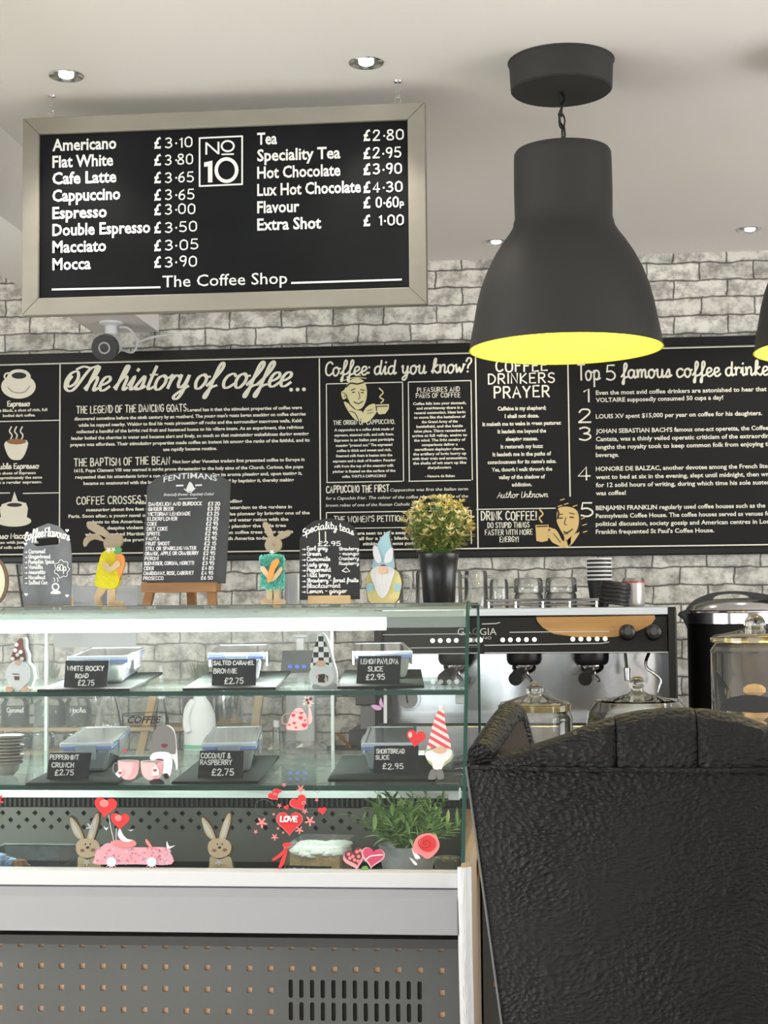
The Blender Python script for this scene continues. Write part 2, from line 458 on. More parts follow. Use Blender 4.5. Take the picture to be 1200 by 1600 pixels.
    for ln in src.split('\n'):
        ch, body = ln[0], ln[2:]
        st = []
        for part in body.split('|'):
            straight = part.startswith('!'); part = part.lstrip('!')
            pts = [tuple(float(q) for q in p.split(',')) for p in part.split()]
            st.append(pts if straight else [tuple(p) for p in smooth_pts(pts, 4)])
        GL[ch] = (st, max(p[0] for s_ in st for p in s_))
_font()
GL['T_'] = ([[tuple(p) for p in smooth_pts(q, 5)] for q in ([(-5,6.5),(-5.8,4),(-4.5,2),(-2,3.2),(-1.4,6),(-3,8.6),(-5.8,8),(-7,5),(-6,1.6),(-3,0),(-.6,1.6),(2,8),(3.4,10)], [(-4,9.6),(-1,10.8),(3,10.2),(6.4,11)])], 4.2)
def S(mb, pl, s, x0, y0, x1, h, w, shear=0.0, off=0.0012, gap=1.4, space=4.0, arc=0.0, calli=0.0, jit=0.0):
    """handwritten strokes; h and w in photo pixels"""
    x = 0.0; strokes = []
    s2 = ['T_' if (c == '~') else c for c in s]
    for c in s2:
        if c == ' ': x += space; continue
        if c not in GL: c = c.upper() if c.upper() in GL else '-'
        st, adv = GL[c]
        jy = random.uniform(-jit, jit)
        for q in st: strokes.append([(p[0] + x, p[1] + jy) for p in q])
        x += adv + gap
    x -= gap
    u0, v0 = pl.uv(x0, y0); u1, _ = pl.uv(x1, y0); _, vt = pl.uv(x0, y0 - h)
    k = (u1 - u0) / max(x, 1e-6); H = (vt - v0) / 10; wm = w * (vt - v0) / h
    L = u1 - u0
    for q in strokes:
        out = []
        for a, b in q:
            u = u0 + a * k + shear * b * H; v = v0 + b * H
            if arc: v += arc * L * (.25 - ((u - u0) / L - .5) ** 2)
            out.append((u, v))
        mb.ribbon(pl, out, wm, off, calli)
def LN(mb, pl, pts, w, off=0.0012, smooth=False):   # drawn line through photo points
    uv = [pl.uv(*p) for p in pts]
    if smooth: uv = smooth_pts(uv, 4)
    wm = w * ps(pts[0][0], pts[0][1], (pl.P(*pts[0])).y)
    mb.ribbon(pl, uv, wm, off)
def SH(mb, pl, pts, off=0.0012, smooth=True, n=3):   # flat printed patch
    uv = [Vector(pl.uv(*p)) for p in pts]
    if smooth: uv = smooth_pts(uv, n, True)
    mb.sheet([pl.W(p[0], p[1], off) for p in uv])
def CU(mb, pl, pts, off, th, smooth=True, n=3, holes=()):   # cut-out board: front at off towards the viewer, th thick
    f = lambda P: [pl.W(p[0], p[1], off) for p in (smooth_pts([Vector(pl.uv(*q)) for q in P], n, True) if smooth else [Vector(pl.uv(*q)) for q in P])]
    mb.slab(f(pts), -pl.n * th, [f(h) for h in holes])
def K(s, ox, oy, *pts): return [(ox + s * x, oy + s * y) for x, y in pts]
def ell(cx, cy, rx, ry=None, n=16): 
    ry = ry or rx
    return [(cx + rx * math.cos(2 * math.pi * i / n), cy + ry * math.sin(2 * math.pi * i / n)) for i in range(n)]
def heart(cx, cy, r, rot=0.0, n=22):
    out = []
    for i in range(n):
        t = 2 * math.pi * i / n
        x = 16 * math.sin(t) ** 3 / 16; y = -(13 * math.cos(t) - 5 * math.cos(2 * t) - 2 * math.cos(3 * t) - math.cos(4 * t)) / 16
        out.append((cx + r * (x * math.cos(rot) - y * math.sin(rot)), cy + r * (x * math.sin(rot) + y * math.cos(rot))))
    return out
def flower(cx, cy, r, k=5, n=25):
    return [(cx + r * (.62 + .38 * math.cos(k * 2 * math.pi * i / n)) * math.cos(2 * math.pi * i / n + .3), cy + r * (.62 + .38 * math.cos(k * 2 * math.pi * i / n)) * math.sin(2 * math.pi * i / n + .3)) for i in range(n)]

# common materials
chalk = mat('chalk_white', (.86, .86, .83), .8)
cream = mat('cream_print', (.83, .80, .66), .7)
gold_print = mat('gold_print', (.70, .50, .20), .7)
tan_print = mat('pale_gold_print', (.72, .66, .36), .7)
ink = mat('black_ink', (.012, .012, .012), .6)
blackboard = mat('blackboard', (.009, .010, .0105), .5, vary=.5, vscale=4, spec=.12)
slate_m = mat('slate_card', (.028, .031, .035), .7, spec=.25, vary=.3, vscale=30)
chrome = mat('chrome', (.75, .75, .76), .12, 1.0)
steel = mat('brushed_steel', (.55, .55, .55), .3, 1.0, vary=.1, vscale=8, stretch=(1, 1, 60))
blackp = mat('black_plastic', (.012, .012, .012), .35)
white_m = mat('white_paint', (.72, .72, .73), .35)
oak = mat('light_wood', (.58, .39, .20), .55, vary=.18, vscale=18, stretch=(1, 1, .12))
wood = mat('brown_wood', (.27, .125, .042), .5, vary=.3, vscale=20, stretch=(.15, 1, 1))
ply = mat('plywood', (.66, .47, .28), .6, vary=.12, vscale=30)
fur = mat('taupe_felt', (.42, .34, .24), .9, bump=.5, bscale=200)
clear = glass('clear_glass')
jarglass = glass('jar_glass', (.93, .95, .93), milk=.06, mcol=(.8, .8, .75), refl=1.6)
green_edge = mat('green_glass_edge', (.016, .070, .054), .3, spec=.3)

# ================================================================== the room
CE = 2.33
paint = mat('ceiling_paint', (.84, .80, .765), .85, vary=.02, vscale=1.5)
wallp = mat('wall_paint', (.66, .63, .60), .85)
MB().box(-3.6, 3.2, -3.2, 4.7, CE, CE + .1).build('ceiling', paint, kind='structure')
MB().box(-3.6, 3.2, -3.2, 4.7, -.1, 0).build('floor', mat('floor_boards', (.62, .57, .50), .5, vary=.1, vscale=5, stretch=(6, .6, 1)), kind='structure')
MB().box(-3.6, 3.2, 4.6, 4.7, 0, CE).build('wall_back', brick_mat(), kind='structure')
def pierced(name, axis, c, t, lo, hi, w0, w1, z0, z1):
    b = MB()
    for a0, a1, q0, q1 in ((lo, w0, 0, CE), (w1, hi, 0, CE), (w0, w1, 0, z0), (w0, w1, z1, CE)):
        if axis == 'x': b.box(a0, a1, c, c + t, q0, q1)
        else: b.box(c, c + t, a0, a1, q0, q1)
    b.build(name, wallp, kind='structure')
pierced('wall_front', 'x', -3.2, .1, -3.6, 3.2, -2.8, 2.0, .45, 2.25)
pierced('wall_right', 'y', 3.2, .1, -3.2, 4.7, 1.0, 3.8, .55, 2.15)  # opening added for the unseen right-hand window
pierced('wall_left', 'y', -3.6, .1, -3.2, 4.7, -.8, 2.0, .55, 2.15)
wf = mat('window_frame_grey', (.12, .12, .13), .4)
def window(name, axis, c, w0, w1, z0, z1, n):
    b = MB(); g = MB()
    xs = [w0 + (w1 - w0) * i / n for i in range(n + 1)]
    bars = [(x - .03, x + .03, z0, z1) for x in xs] + [(w0, w1, z0 - .03, z0 + .03), (w0, w1, z1 - .03, z1 + .03)]
    for a0, a1, q0, q1 in bars:
        if axis == 'x': b.box(a0, a1, c - .03, c + .03, q0, q1)
        else: b.box(c - .03, c + .03, a0, a1, q0, q1)
    if axis == 'x': g.box(w0, w1, c - .003, c + .003, z0, z1)
    else: g.box(c - .003, c + .003, w0, w1, z0, z1)
    o = b.build(name, wf, kind='structure'); g.build('pane', clear, o)
window('window_1', 'x', -3.15, -2.8, 2.0, .45, 2.25, 3)
window('added_window_right', 'y', 3.25, 1.0, 3.8, .55, 2.15, 2)  # unseen window, added to go with the right-hand ceiling light
window('window_2', 'y', -3.55, -.8, 2.0, .55, 2.15, 2)
MB().box(-1.335, -1.135, -3.2, 4.6, 2.135, CE).build('ceiling_beam', paint, kind='structure')

# ---------------------------------------------------------------- downlights
warmw = mat('lamp_glow', (1, .97, .9), .3, emit=14.0, ecol=(1, .95, .86))
def downlight(x, y, label):
    c = (x, y, CE)
    t = thing('ceiling_downlight', label, 'downlight', c, 'recessed ceiling downlights')
    MB().lathe(c, [(.024, -.001), (.033, -.0035), (.0345, -.002), (.0345, 0)], 32, False).build('rim', chrome, t, True)
    MB().lathe(c, [(.0235, -.0012), (.021, -.0006), (.001, -.0004)], 24, False).build('reflector', steel, t, True)
    MB().lathe(c, [(.0005, -.0052), (.010, -.0048), (.0135, -.003), (.0145, -.001)], 24, False).build('bulb', warmw, t, True)
    l = bpy.data.lights.new('downlight_beam', 'SPOT'); l.energy = 9; l.spot_size = R(85); l.spot_blend = .7; l.shadow_soft_size = .02; l.color = (1, .93, .82)
    o = bpy.data.objects.new('downlight_beam', l); COL.objects.link(o); o.parent = t; o.location = (0, 0, -.012)
    return t
downlight(-.896, 2.883, 'recessed chrome downlight above the left end of the hanging price board')
downlight(-.304, 2.884, 'recessed chrome downlight above the right end of the hanging price board')
downlight(-.09, 4.38, 'recessed chrome downlight near the brick wall, partly behind the big pendant shade')
downlight(.621, 4.327, 'recessed chrome downlight near the brick wall at the right edge')

# ---------------------------------------------------------------- pendants
shade_out = mat('charcoal_shade', (.030, .029, .0265), .6, spec=.35)
shade_in = mat('bulb_glow_lining', (.93, .84, .10), .6, spec=.2)  # warm yellow of the bulb's light put into the lining colour
bulb_m = mat('warm_bulb', (1, .8, .4), .3, emit=3.5, ecol=(1, .88, .40))
def pendant(cx, Y, label):
    base = at(cx, 545, Y); k = ps(cx, 545, Y)
    x0, y0 = base.x, base.y
    zof = lambda y: at(cx, y, Y).z - CE
    t = thing('pendant_lamp', label, 'pendant lamp', (x0, y0, CE), 'charcoal dome pendant lamps')
    c = (x0, y0, CE)
    MB().lathe(c, [(.094, -.058), (.0975, -.055), (.100, -.004), (.103, -.001), (.103, 0)], 48).build('canopy', shade_out, t, True)
    # chain of links
    z1, z0 = -.058, zof(236); n = 5; b = MB()
    st = (z1 - z0) / n
    for i in range(n):
        zc = CE + z1 - st * (i + .5); pts = []
        for j in range(14):
            a = 2 * math.pi * j / 14
            dx, dz = .0055 * math.cos(a), (st * .62) * math.sin(a)
            pts.append((x0 + (dx if i % 2 == 0 else 0), y0 + (0 if i % 2 == 0 else dx), zc + dz))
        b.tube(pts, .0017, 6, True)
    b.build('chain', blackp, t, True)
    MB().tube([(x0 + .006 * math.sin(a * 1.4), y0 + .006 * math.cos(a * 1.7), CE + z1 + (z0 - z1) * a / 8) for a in range(9)], .0024, 6).build('cord', blackp, t, True)
    prof = [(545, 150.5), (543, 150), (525, 147.5), (500, 142.5), (475, 138), (450, 131.5), (425, 122), (400, 109.5), (380, 96.5), (366, 86), (357, 80.5), (352, 79), (348, 78.6), (344, 77), (340, 76.4), (300, 77), (250, 76.5), (241, 76), (237, 73.5), (236, 70)]
    out = [(r * k, zof(y)) for y, r in prof]
    inn = [(max(r - .0025, .001), z - .002) for r, z in out[1:]]
    b = MB()
    b.lathe(c, out + [(.012, zof(235.5))], 64, False)
    b.lathe(c, [(out[0][0] + .0012, out[0][1] - .0015), out[0]], 64, False)
    b.build('shade', shade_out, t, True)
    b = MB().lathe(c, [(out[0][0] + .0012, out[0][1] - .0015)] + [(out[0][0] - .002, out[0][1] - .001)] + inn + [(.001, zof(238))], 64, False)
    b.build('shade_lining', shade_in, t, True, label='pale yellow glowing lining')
    zb = CE + zof(430)
    MB().lathe((x0, y0, zb), [(.02, .085), (.02, .05), (.017, .04), (.017, .1)], 20).build('lamp_holder', blackp, t, True)
    MB().ball((x0, y0, zb), .03, 1.25, 16).build('bulb', bulb_m, t, True)
    l = bpy.data.lights.new('pendant_glow', 'POINT'); l.energy = 2.6; l.shadow_soft_size = .034; l.color = (1, .90, .55)
    o = bpy.data.objects.new('pendant_glow', l); COL.objects.link(o); o.parent = t; o.location = (0, 0, zof(492))
    return t
pendant(884, 2.93, 'whole charcoal dome pendant lamp with a yellow glowing inside')
pendant(1332, 2.93, 'charcoal pendant lamp farther right of which only the rim shows')

# ---------------------------------------------------------------- hanging price board
frame_m = mat('champagne_frame', (.29, .268, .222), .45, .1, vary=.05, vscale=30, stretch=(.3, 1, 1))
SG = 2.99
sp_ = PY(SG)
sg = thing('hanging_price_board', 'framed black price board of coffees hanging on hooks from the ceiling', 'menu board', at(350, 485, SG))
b = MB()
ox = [sp_.P(37, 184), sp_.P(664.5, 162.5), sp_.P(664.5, 475), sp_.P(37, 495)]
xl, xr = ox[0].x, ox[1].x; zt, zb = (ox[0].z + ox[1].z) / 2, (ox[2].z + ox[3].z) / 2
q = [sp_.P(62, 210), sp_.P(637, 188.5), sp_.P(637, 449), sp_.P(61, 467)]
il, ir = (q[0].x + q[3].x) / 2, q[1].x; it, ib = (q[0].z + q[1].z) / 2, (q[2].z + q[3].z) / 2
b = MB()
for pts in ([(xl, zt), (xr, zt), (ir, it), (il, it)], [(xr, zt), (xr, zb), (ir, ib), (ir, it)], [(xr, zb), (xl, zb), (il, ib), (ir, ib)], [(xl, zb), (xl, zt), (il, it), (il, ib)]):
    b.slab([(x, SG - .006, z) for x, z in pts], (0, .026, 0))
b.build('frame', frame_m, sg, bevel=.002)
MB().box(il - .004, ir + .004, SG + .002, SG + .014, ib - .004, it + .004).build('board', blackboard, sg)
pb = PL((0, SG + .002, 1.28), (0, -1, 0))
b = MB(); o_ = .0008
left = [('Americano', 82, 236, 182), ('Flat White', 82, 262, 177), ('Cafe Latte', 82, 288, 182), ('Cappuccino', 82, 315, 188), ('Espresso', 82, 342, 167), ('Double Espresso', 82, 368.5, 235), ('Macciato', 82, 395, 166), ('Mocca', 82, 422, 142)]
right = [('Tea', 402, 226, 433), ('Speciality Tea', 402, 252, 532), ('Hot Chocolate', 402, 279, 532), ('Lux Hot Chocolate', 402, 306, 564), ('Flavour', 402, 333, 468), ('Extra Shot', 402, 360, 502)]
for s, x0, y0, x1 in left + right: T(b, pb, s, x0, y0, x1, 19, bold=.024, off=o_)
pr = [('3.10', 300, 231), ('3.80', 301, 257.5), ('3.65', 302, 285), ('3.65', 303, 312), ('3.00', 304.5, 335), ('3.50', 307, 363), ('3.05', 309, 391), ('3.90', 307, 417)]
for s, x1, y in pr:
    T(b, pb, '£', 241, y + 1, 252, 18, bold=.03, off=o_)
    S(b, pb, s.replace('.', ' ').replace('  ', ' '), 258, y, x1, 15, 2.2, off=o_, space=3.4, gap=2.4, jit=.4)
    SH(b, pb, ell(275.5, y - 7, 1.6, 1.6, 8), o_)
pr2 = [('2 80', 583, 630, 219), ('2 95', 583, 626, 247), ('3 90', 583, 627, 272), ('4 30', 583, 628, 300), ('0 60', 588, 622, 324), ('1 00', 592, 630, 352)]
for s, x0, x1, y in pr2:
    T(b, pb, '£', 568, y + 1, 579, 18, bold=.03, off=o_)
    S(b, pb, s, x0, y, x1, 15, 2.4, off=o_, space=3.4, gap=2.4, jit=.4)
    SH(b, pb, ell(x0 + (x1 - x0) * (.25 if s[0] == '1' else .37), y - 6.5, 1.6, 1.6, 8), o_)
S(b, pb, 'p', 625, 321, 631, 9, 1.8, off=o_)
# crest: square outline, N, raised o with bar, 10
def rect(bb, pl, x0, y0, x1, y1, w, dy, off):
    for a, c in (((x0, y0), (x1, y0 + dy)), ((x1, y0 + dy), (x1, y1 + dy)), ((x1, y1 + dy), (x0, y1)), ((x0, y1), (x0, y0))): LN(bb, pl, [a, c], w, off)
rect(b, pb, 312, 216, 378.5, 291, 2.6, -3, o_)
T(b, pb, 'N', 321, 242, 343, 21, bold=-.004, off=o_)
LN(b, pb, ell(356, 228.5, 9.5, 8, 26) + [(365.5, 228.5)], 3, o_)
LN(b, pb, [(347, 241.5), (365, 241)], 2.4, o_)
SH(b, pb, [(319, 254), (332, 251), (332, 285), (325, 285.3), (325, 260), (319, 261)], o_, False)
LN(b, pb, [(354 + 16 * math.cos(a * .2244), 266 + 17.5 * math.sin(a * .2244)) for a in range(29)], 5.6, o_)
LN(b, pb, [(82, 452.5), (250, 449)], 3, o_); LN(b, pb, [(456, 442.3), (627, 437)], 3, o_)
T(b, pb, 'The Coffee Shop', 254, 449, 449, 19, bold=.004, off=o_)
b.build('lettering', mat('sign_white', (.88, .88, .84), .6), sg, label='white lettering and prices', fix=False)
for hx, hy in ((79, 148), (621, 123)):
    p = sp_.P(hx, hy); x = p.x; b = MB(); zt_ = zt
    b.lathe((x, SG + .007, CE), [(.007, -.003), (.008, 0)], 12)
    b.tube([(x, SG + .007, CE), (x, SG + .007, CE - .012), (x + .005, SG + .007, CE - .018), (x, SG + .007, CE - .024), (x - .004, SG + .007, CE - .019)], .0014, 6)
    b.tube([(x + .0065 * math.cos(i * .5236), SG + .007, zt_ + .0085 + .0075 * math.sin(i * .5236)) for i in range(12)], .0013, 6, True)
    b.tube([(x + .003 * math.cos(i * .785), SG + .007, zt_ + .021 + .008 * math.sin(i * .785)) for i in range(8)], .0012, 6, True)
    b.build('hook', chrome, sg, True)

# ---------------------------------------------------------------- camera under the beam
ct = at(184, 503, 4.42); cz = 2.135
cc = thing('security_camera', 'small white security camera with black lens face under the ceiling beam', 'security camera', (-1.235, 4.42, cz))
cx_ = -1.235
MB().lathe((cx_, 4.42, cz), [(.016, -.045), (.018, -.04), (.018, -.012), (.034, -.006), (.034, 0)], 24).build('mount', white_m, cc, True)
k = Vector((.02, -1, -.30)).normalized()
p0 = Vector((cx_, 4.45, cz - .058)); p1 = p0 + k * .10
MB().tube([p0, p0 + k * .03, p1], [.022, .034, .036], 24).build('body', white_m, cc, True)
MB().tube([p1 - k * .012, p1 + k * .012], [.0385, .0385], 24).build('lens_face', blackp, cc, True, label='black lens face')
b = MB()
a_ = k.cross(Vector((1, 0, 0))).normalized(); e_ = k.cross(a_)
b.tube([p1 + k * .0135 + (a_ * math.cos(i * .393) + e_ * math.sin(i * .393)) * .0155 for i in range(16)], .003, 6, True)
b.build('lens_ring', mat('grey_ring', (.42, .42, .42), .4), cc, True)
cb = MB()
cb.tube(smooth_pts([(cx_ + .01, 4.47, cz - .07), (cx_ + .055, 4.46, cz - .085), (cx_ + .068, 4.46, cz - .05), (cx_ + .045, 4.45, cz - .015), (cx_ + .02, 4.44, cz - .012)], 5), .0035, 8)
cb.tube([(cx_ + .058, 4.46, cz - .058), (cx_ + .10, 4.52, cz - .030), (cx_ + .145, 4.596, cz - .008)], .004, 8)
cb.build('cable', white_m, cc, True)

# ================================================================== the long chalkboard on the brick wall
BY = 4.575
pm = PY(BY)
mb_ = thing('coffee_history_board', 'long black framed wall board of coffee history text and drawings on the brick wall', 'wall board', at(600, 866, BY))
zt = pm.P(600, 540).z; zT = pm.P(600, 557.5).z; zB = pm.P(600, 860).z; zb = pm.P(600, 873).z
xL, xR = pm.P(-95, 700).x, pm.P(1420, 700).x
MB().box(xL, xR, BY, BY + .024, zb, zt).build('board', mat('poster_black', (.013, .0125, .012), .55, spec=.2), mb_)
fr = MB()
fw = zt - zT
fr.box(xL, xR, BY - .016, BY + .002, zt - fw * .8, zt); fr.box(xL, xR, BY - .016, BY + .002, zb, zb + (zB - zb) * .8)
fr.box(xL, xL + .03, BY - .016, BY + .002, zb, zt); fr.box(xR - .03, xR, BY - .016, BY + .002, zb, zt)
fr.build('frame', mat('black_frame', (.01, .01, .01), .35, spec=.3), mb_, bevel=.003)
b = MB(); O1 = .001
def hz(x0, x1, y, w=2.0, ref=None):
    u0, v0 = pm.uv(x0, y); u1, _ = pm.uv(x1, y); wm = w * .00196
    b.add([pm.W(u0, v0 - wm / 2, O1), pm.W(u1, v0 - wm / 2, O1), pm.W(u1, v0 + wm / 2, O1), pm.W(u0, v0 + wm / 2, O1)], [(0, 1, 2, 3)])
def vt(x, y0, y1, w=2.0):
    u, v0 = pm.uv(x, y0); _, v1 = pm.uv(x, y1); wm = w * .00196
    b.add([pm.W(u - wm / 2, v0, O1), pm.W(u + wm / 2, v0, O1), pm.W(u + wm / 2, v1, O1), pm.W(u - wm / 2, v1, O1)], [(0, 1, 2, 3)])
hz(-60, 1400, 572); hz(-60, 1400, 867.5)
for x, y0, y1 in ((94, 569, 866), (499, 560, 861), (743, 555, 856), (887, 552, 776)): vt(x, y0, y1)
hz(-60, 93, 660, 1.6); hz(-60, 16, 771.5, 1.6); hz(36, 93, 771, 1.6)
for x0, y0, x1, y1 in ((510, 600, 629, 754), (638, 597, 736, 752)):
    hz(x0, x1, y0, 1.5); hz(x0, x1, y1, 1.5); vt(x0, y0, y1, 1.5); vt(x1, y0 - 2, y1 - 2, 1.5)
hz(510, 736, 801, 1.5); vt(510, 801, 850, 1.5); vt(736, 798, 850, 1.5); hz(510, 736, 826, 1.2)
hz(744, 868, 796, 1.5)
b.build('border_lines', cream, mb_, fix=False)

# titles
b = MB()
def cut_title():
    global b
    b.build('title_script', cream, mb_, fix=False); b = MB()
S(b, pm, '~he history of coffee', 118, 611, 452, 35, 5.2, shear=.42, off=O1, gap=.2, space=2.6, calli=.5)
for i in range(3): SH(b, pm, ell(455 + i * 10, 609 - i * .3, 3, 3, 10), O1)
cut_title()
S(b, pm, 'Coffee: did you know?', 508, 587, 735, 21, 2.8, off=O1, gap=.5, space=4, shear=.1)
cut_title()
S(b, pm, 'Top', 903, 594, 938, 24, 2.6, off=O1, gap=.8); S(b, pm, '5', 947, 594, 961, 23, 2.6, off=O1)
S(b, pm, 'famous coffee drinkers', 971, 591, 1222, 21, 3.0, off=O1, gap=.5, space=3.6)
cut_title()
for s, x0, y, x1, h in (('THE LEGEND OF THE DANCING GOATS', 120, 646, 291, 11), ('THE BAPTISM OF THE BEAN', 116, 728, 265, 11.5), ('COFFEE CROSSES THE OCEAN', 120, 788, 290, 11.5),
        ('THE ORIGIN OF CAPPUCCINO.', 521, 664, 617, 6.5), ('PLEASURES AND', 652, 613, 718, 7), ('PAINS OF COFFEE', 650, 622, 719, 7), ('CAPPUCCINO THE FIRST', 510, 770, 608, 10.5), ('THE WOMEN\'S PETITION AGAINST COFFEE', 522, 816, 716, 9),
        ('COFFEE', 775, 581, 855, 17), ('DRINKERS', 763, 600, 866, 15), ('PRAYER', 772, 622, 858, 17), ('DRINK COFFEE!', 752, 813, 838, 13),
        ('DO STUPID THINGS', 762, 825, 827, 8), ('FASTER WITH MORE', 758, 836, 832, 8), ('ENERGY!', 781, 847, 810, 8)):
    S(b, pm, s, x0, y, x1, h, max(1.1, h * .155), off=O1, gap=2.3, jit=.5); b.build('heading', cream, mb_, fix=False); b = MB()
for s, x, y in (('1', 910, 628), ('2', 904, 660), ('3', 904, 688), ('4', 903, 750), ('5', 907, 807)):
    S(b, pm, s, x, y, x + (10 if s == '1' else 19), 20 if s != '5' else 21, 2.6, off=O1); b.build('numeral', cream, mb_, fix=False); b = MB()
# body text
b = MB()
def body(lines, x0, x1, y0, step, h, bold=.034, ctr=True, slope=-.02, wmax=None, sh=0.0):
    mxl = max(len(l) for l in lines)
    for i, l in enumerate(lines):
        w = (x1 - x0) * (min(1, len(l) / mxl)); xa = (x0 + x1 - w) / 2 if ctr else x0
        y = y0 + i * step + slope * (xa - x0)
        T(b, pm, l, xa, y, xa + w, h, bold=bold, off=O1, shear=sh)
body(['Legend has it that the stimulant properties of coffee were'], 293, 472, 643, 10, 5.2)
body(['discovered sometime before the ninth century by an goatherd. The young man\'s goats began snacking on coffee cherries', 'while he napped nearby. Waking to find his goats pirouetting off rocks and the surrounding mangrove walls, Kaldi',
      'collected a handful of the bright red fruit and hastened home to his village imam. As an experiment, the religious', 'leader boiled the cherries in water and became alert and lively, so much so that maintaining wakefulness during evening',
      'prayers was effortless. Their stimulating properties made coffee an instant hit among the ranks of the faithful, and its', 'use rapidly became routine.'], 110, 484, 657, 10.1, 5.2)
body(['Not long after Venetian traders first presented coffee to Europe in'], 270, 476, 724, 10, 5.2)
body(['1615, Pope Clement VIII was warned it might prove threatening to the holy aims of the Church. Curious, the pope', 'requested that his attendants bring a cup of the brew to him. Finding its aroma pleasing and, upon tasting it,', 'became so enamoured with the brew that he resolved to defeat the devil by baptising it, thereby making'], 116, 474, 738, 10, 5.2)
body(['Following several attempts, a coffee seedling', 'measuring about five feet tall was sent from the gardens in Amsterdam to the gardens in', 'Paris. Soon after, a young naval officer named de Clieu became a coffee pioneer by bringing one of the', 'plants to the Americas. Across the sea he shared his shipboard water ration with the',
      'plant, despite violent shipments. He finally triumphed in planting the little tree', 'when he reached Martinique. Within fifty years eighteen million coffee trees grew on the', 'island, the progenitors of coffee in Central and South America today.'], 107, 484, 790, 9.6, 5.2)
body(['A cappuccino is a coffee drink made of', 'espresso, steamed milk, and milk foam.', 'Espresso is an Italian past participle', 'meaning "pressed out." The expressed', 'coffee is thick and sweet and rich.', 'Steamed milk foam is beaten into the', 'espresso and a dash of frosting. Pouring', 'milk from the top of the steaming milk', 'pitcher is floated on the surface of the', 'coffee. THAT\'S A CAPPUCCINO!'], 520, 618, 674, 8.1, 4.2)
body(['Coffee falls into your stomach,', 'and straightaway there is a', 'general commotion. Ideas begin', 'to move like the battalions of', 'the Grand Army of the', 'battlefield, and the battle', 'takes place. Things remembered', 'arrive at full gallop, ensign to', 'the wind. The light cavalry of', 'comparisons deliver a', 'magnificent deploying charge,', 'the artillery of logic hurry up', 'with their train and ammunition,', 'the shafts of wit start up like', 'sharpshooters.'], 644, 730, 633, 7.15, 4.2)
body(['- Honore de Balzac'], 664, 711, 746, 8, 4)
body(['Cappuccino was first the Italian term'], 609, 731, 768, 9, 5, .008, sh=.2)
body(['for a Capuchin friar. The colour of the coffee resembled Italian of the', 'brown robes of one of the Roman Catholic orders of friars.'], 509, 731, 781, 11, 5, .008, sh=.2, ctr=False)
body(['The men are seen to trifle away their time and money on', 'coffee, all for a base, black, thick, nasty, bitter,', 'stinking, nauseous puddle water.'], 526, 722, 836, 8.4, 5)
body(['Caffeine is my shepherd;', 'I shall not doze.', 'It maketh me to wake in green pastures:', 'It leadeth me beyond the', 'sleeping masses.', 'It restoreth my buzz:', 'It leadeth me in the paths of', 'consciousness for its name\'s sake.', 'Yea, though I walk through the', 'valley of the shadow of', 'addiction.'], 754, 877, 642, 11.9, 6.2)
S(b, pm, 'Author Unknown', 777, 778, 856, 9, 1.1, off=O1, gap=.4, shear=.2)
def para(lines, y0, step, x1s):
    for i, (l, x1) in enumerate(zip(lines, x1s)):
        T(b, pm, l, 931, y0 + i * step, x1, 7, bold=.022, off=O1)
para(['Even the most avid coffee drinkers are astonished to hear that', 'VOLTAIRE supposedly consumed 50 cups a day!'], 617, 11.5, [1198, 1130])
para(['LOUIS XV spent $15,000 per year on coffee for his daughters.'], 654, 11, [1191])
para(['JOHAN SEBASTIAN BACH\'S famous one-act operetta, the Coffee', 'Cantata, was a thinly veiled operatic criticism of the extraordinary', 'lengths the royalty took to keep common folk from enjoying the', 'beverage.'], 677, 12.4, [1201, 1216, 1210, 967])
para(['HONORE DE BALZAC, another devotee among the French literati,', 'went to bed at six in the evening, slept until midnight, then wrote', 'for 12 solid hours of writing, during which time his sole sustenance', 'was coffee!'], 736, 12.6, [1216, 1216, 1224, 978])
para(['BENJAMIN FRANKLIN regularly used coffee houses such as the', 'Pennsylvania Coffee House. The coffee houses served as venues for', 'political discussion, society gossip and American centres in London.', 'Franklin frequented St Paul\'s Coffee House.'], 797, 12.4, [1196, 1208, 1222, 1116])
for s, x0, y, x1, h in (('Espresso', 12, 635, 47, 8), ('Double Espresso', -12, 733, 61, 8), ('Espresso Macchiato', -26, 842, 66, 8)): S(b, pm, s, x0, y, x1, h, 1.8, off=O1, gap=.4)
body(['Short Black, a shot of rich, full', 'bodied dark coffee.'], -14, 74, 644, 8, 4.4)
body(['Two shots of Espresso', 'made approximately the same', 'time as a regular espresso.'], -22, 66, 742, 7.2, 4.4)
body(['Espresso with just a dash', 'of milk added.'], -20, 60, 850, 8, 4.4)
b.build('body_text', cream, mb_, fix=False)

# printed drawings
cup_c = mat('printed_cup', (.80, .76, .62), .7); coffee_c = mat('printed_brown', (.30, .14, .05), .7)
b, dk = MB(), MB()
def endcup(ink_m=ink):
    global b, dk
    o = b.build('printed_cup', cup_c, mb_, fix=False); dk.build('printed_coffee', ink_m, o, fix=False); b, dk = MB(), MB()
SH(b, pm, ell(29, 604, 27, 19)); SH(b, pm, [(13, 585), (46, 583), (45, 600), (37, 611), (23, 611), (14, 602)], .0016); LN(b, pm, ell(13, 588, 6, 5), 2.6, .0014)
SH(b, pm, ell(30, 585, 16, 8), .0018); SH(dk, pm, ell(30, 587, 11.5, 5), .0022); LN(dk, pm, [(12, 605), (22, 613), (38, 613), (47, 603)], .8, .0020, True)
endcup()
SH(b, pm, [(9, 690), (42, 688), (41, 705), (34, 717), (26, 719), (17, 717), (10, 706)], .0014); SH(dk, pm, ell(26, 690, 15, 4.5), .002)
for x in (17, 25, 34): LN(b, pm, [(x + 1, 667), (x - 2, 674), (x + 2, 680), (x, 686)], 2.2, O1, True)
endcup(coffee_c)
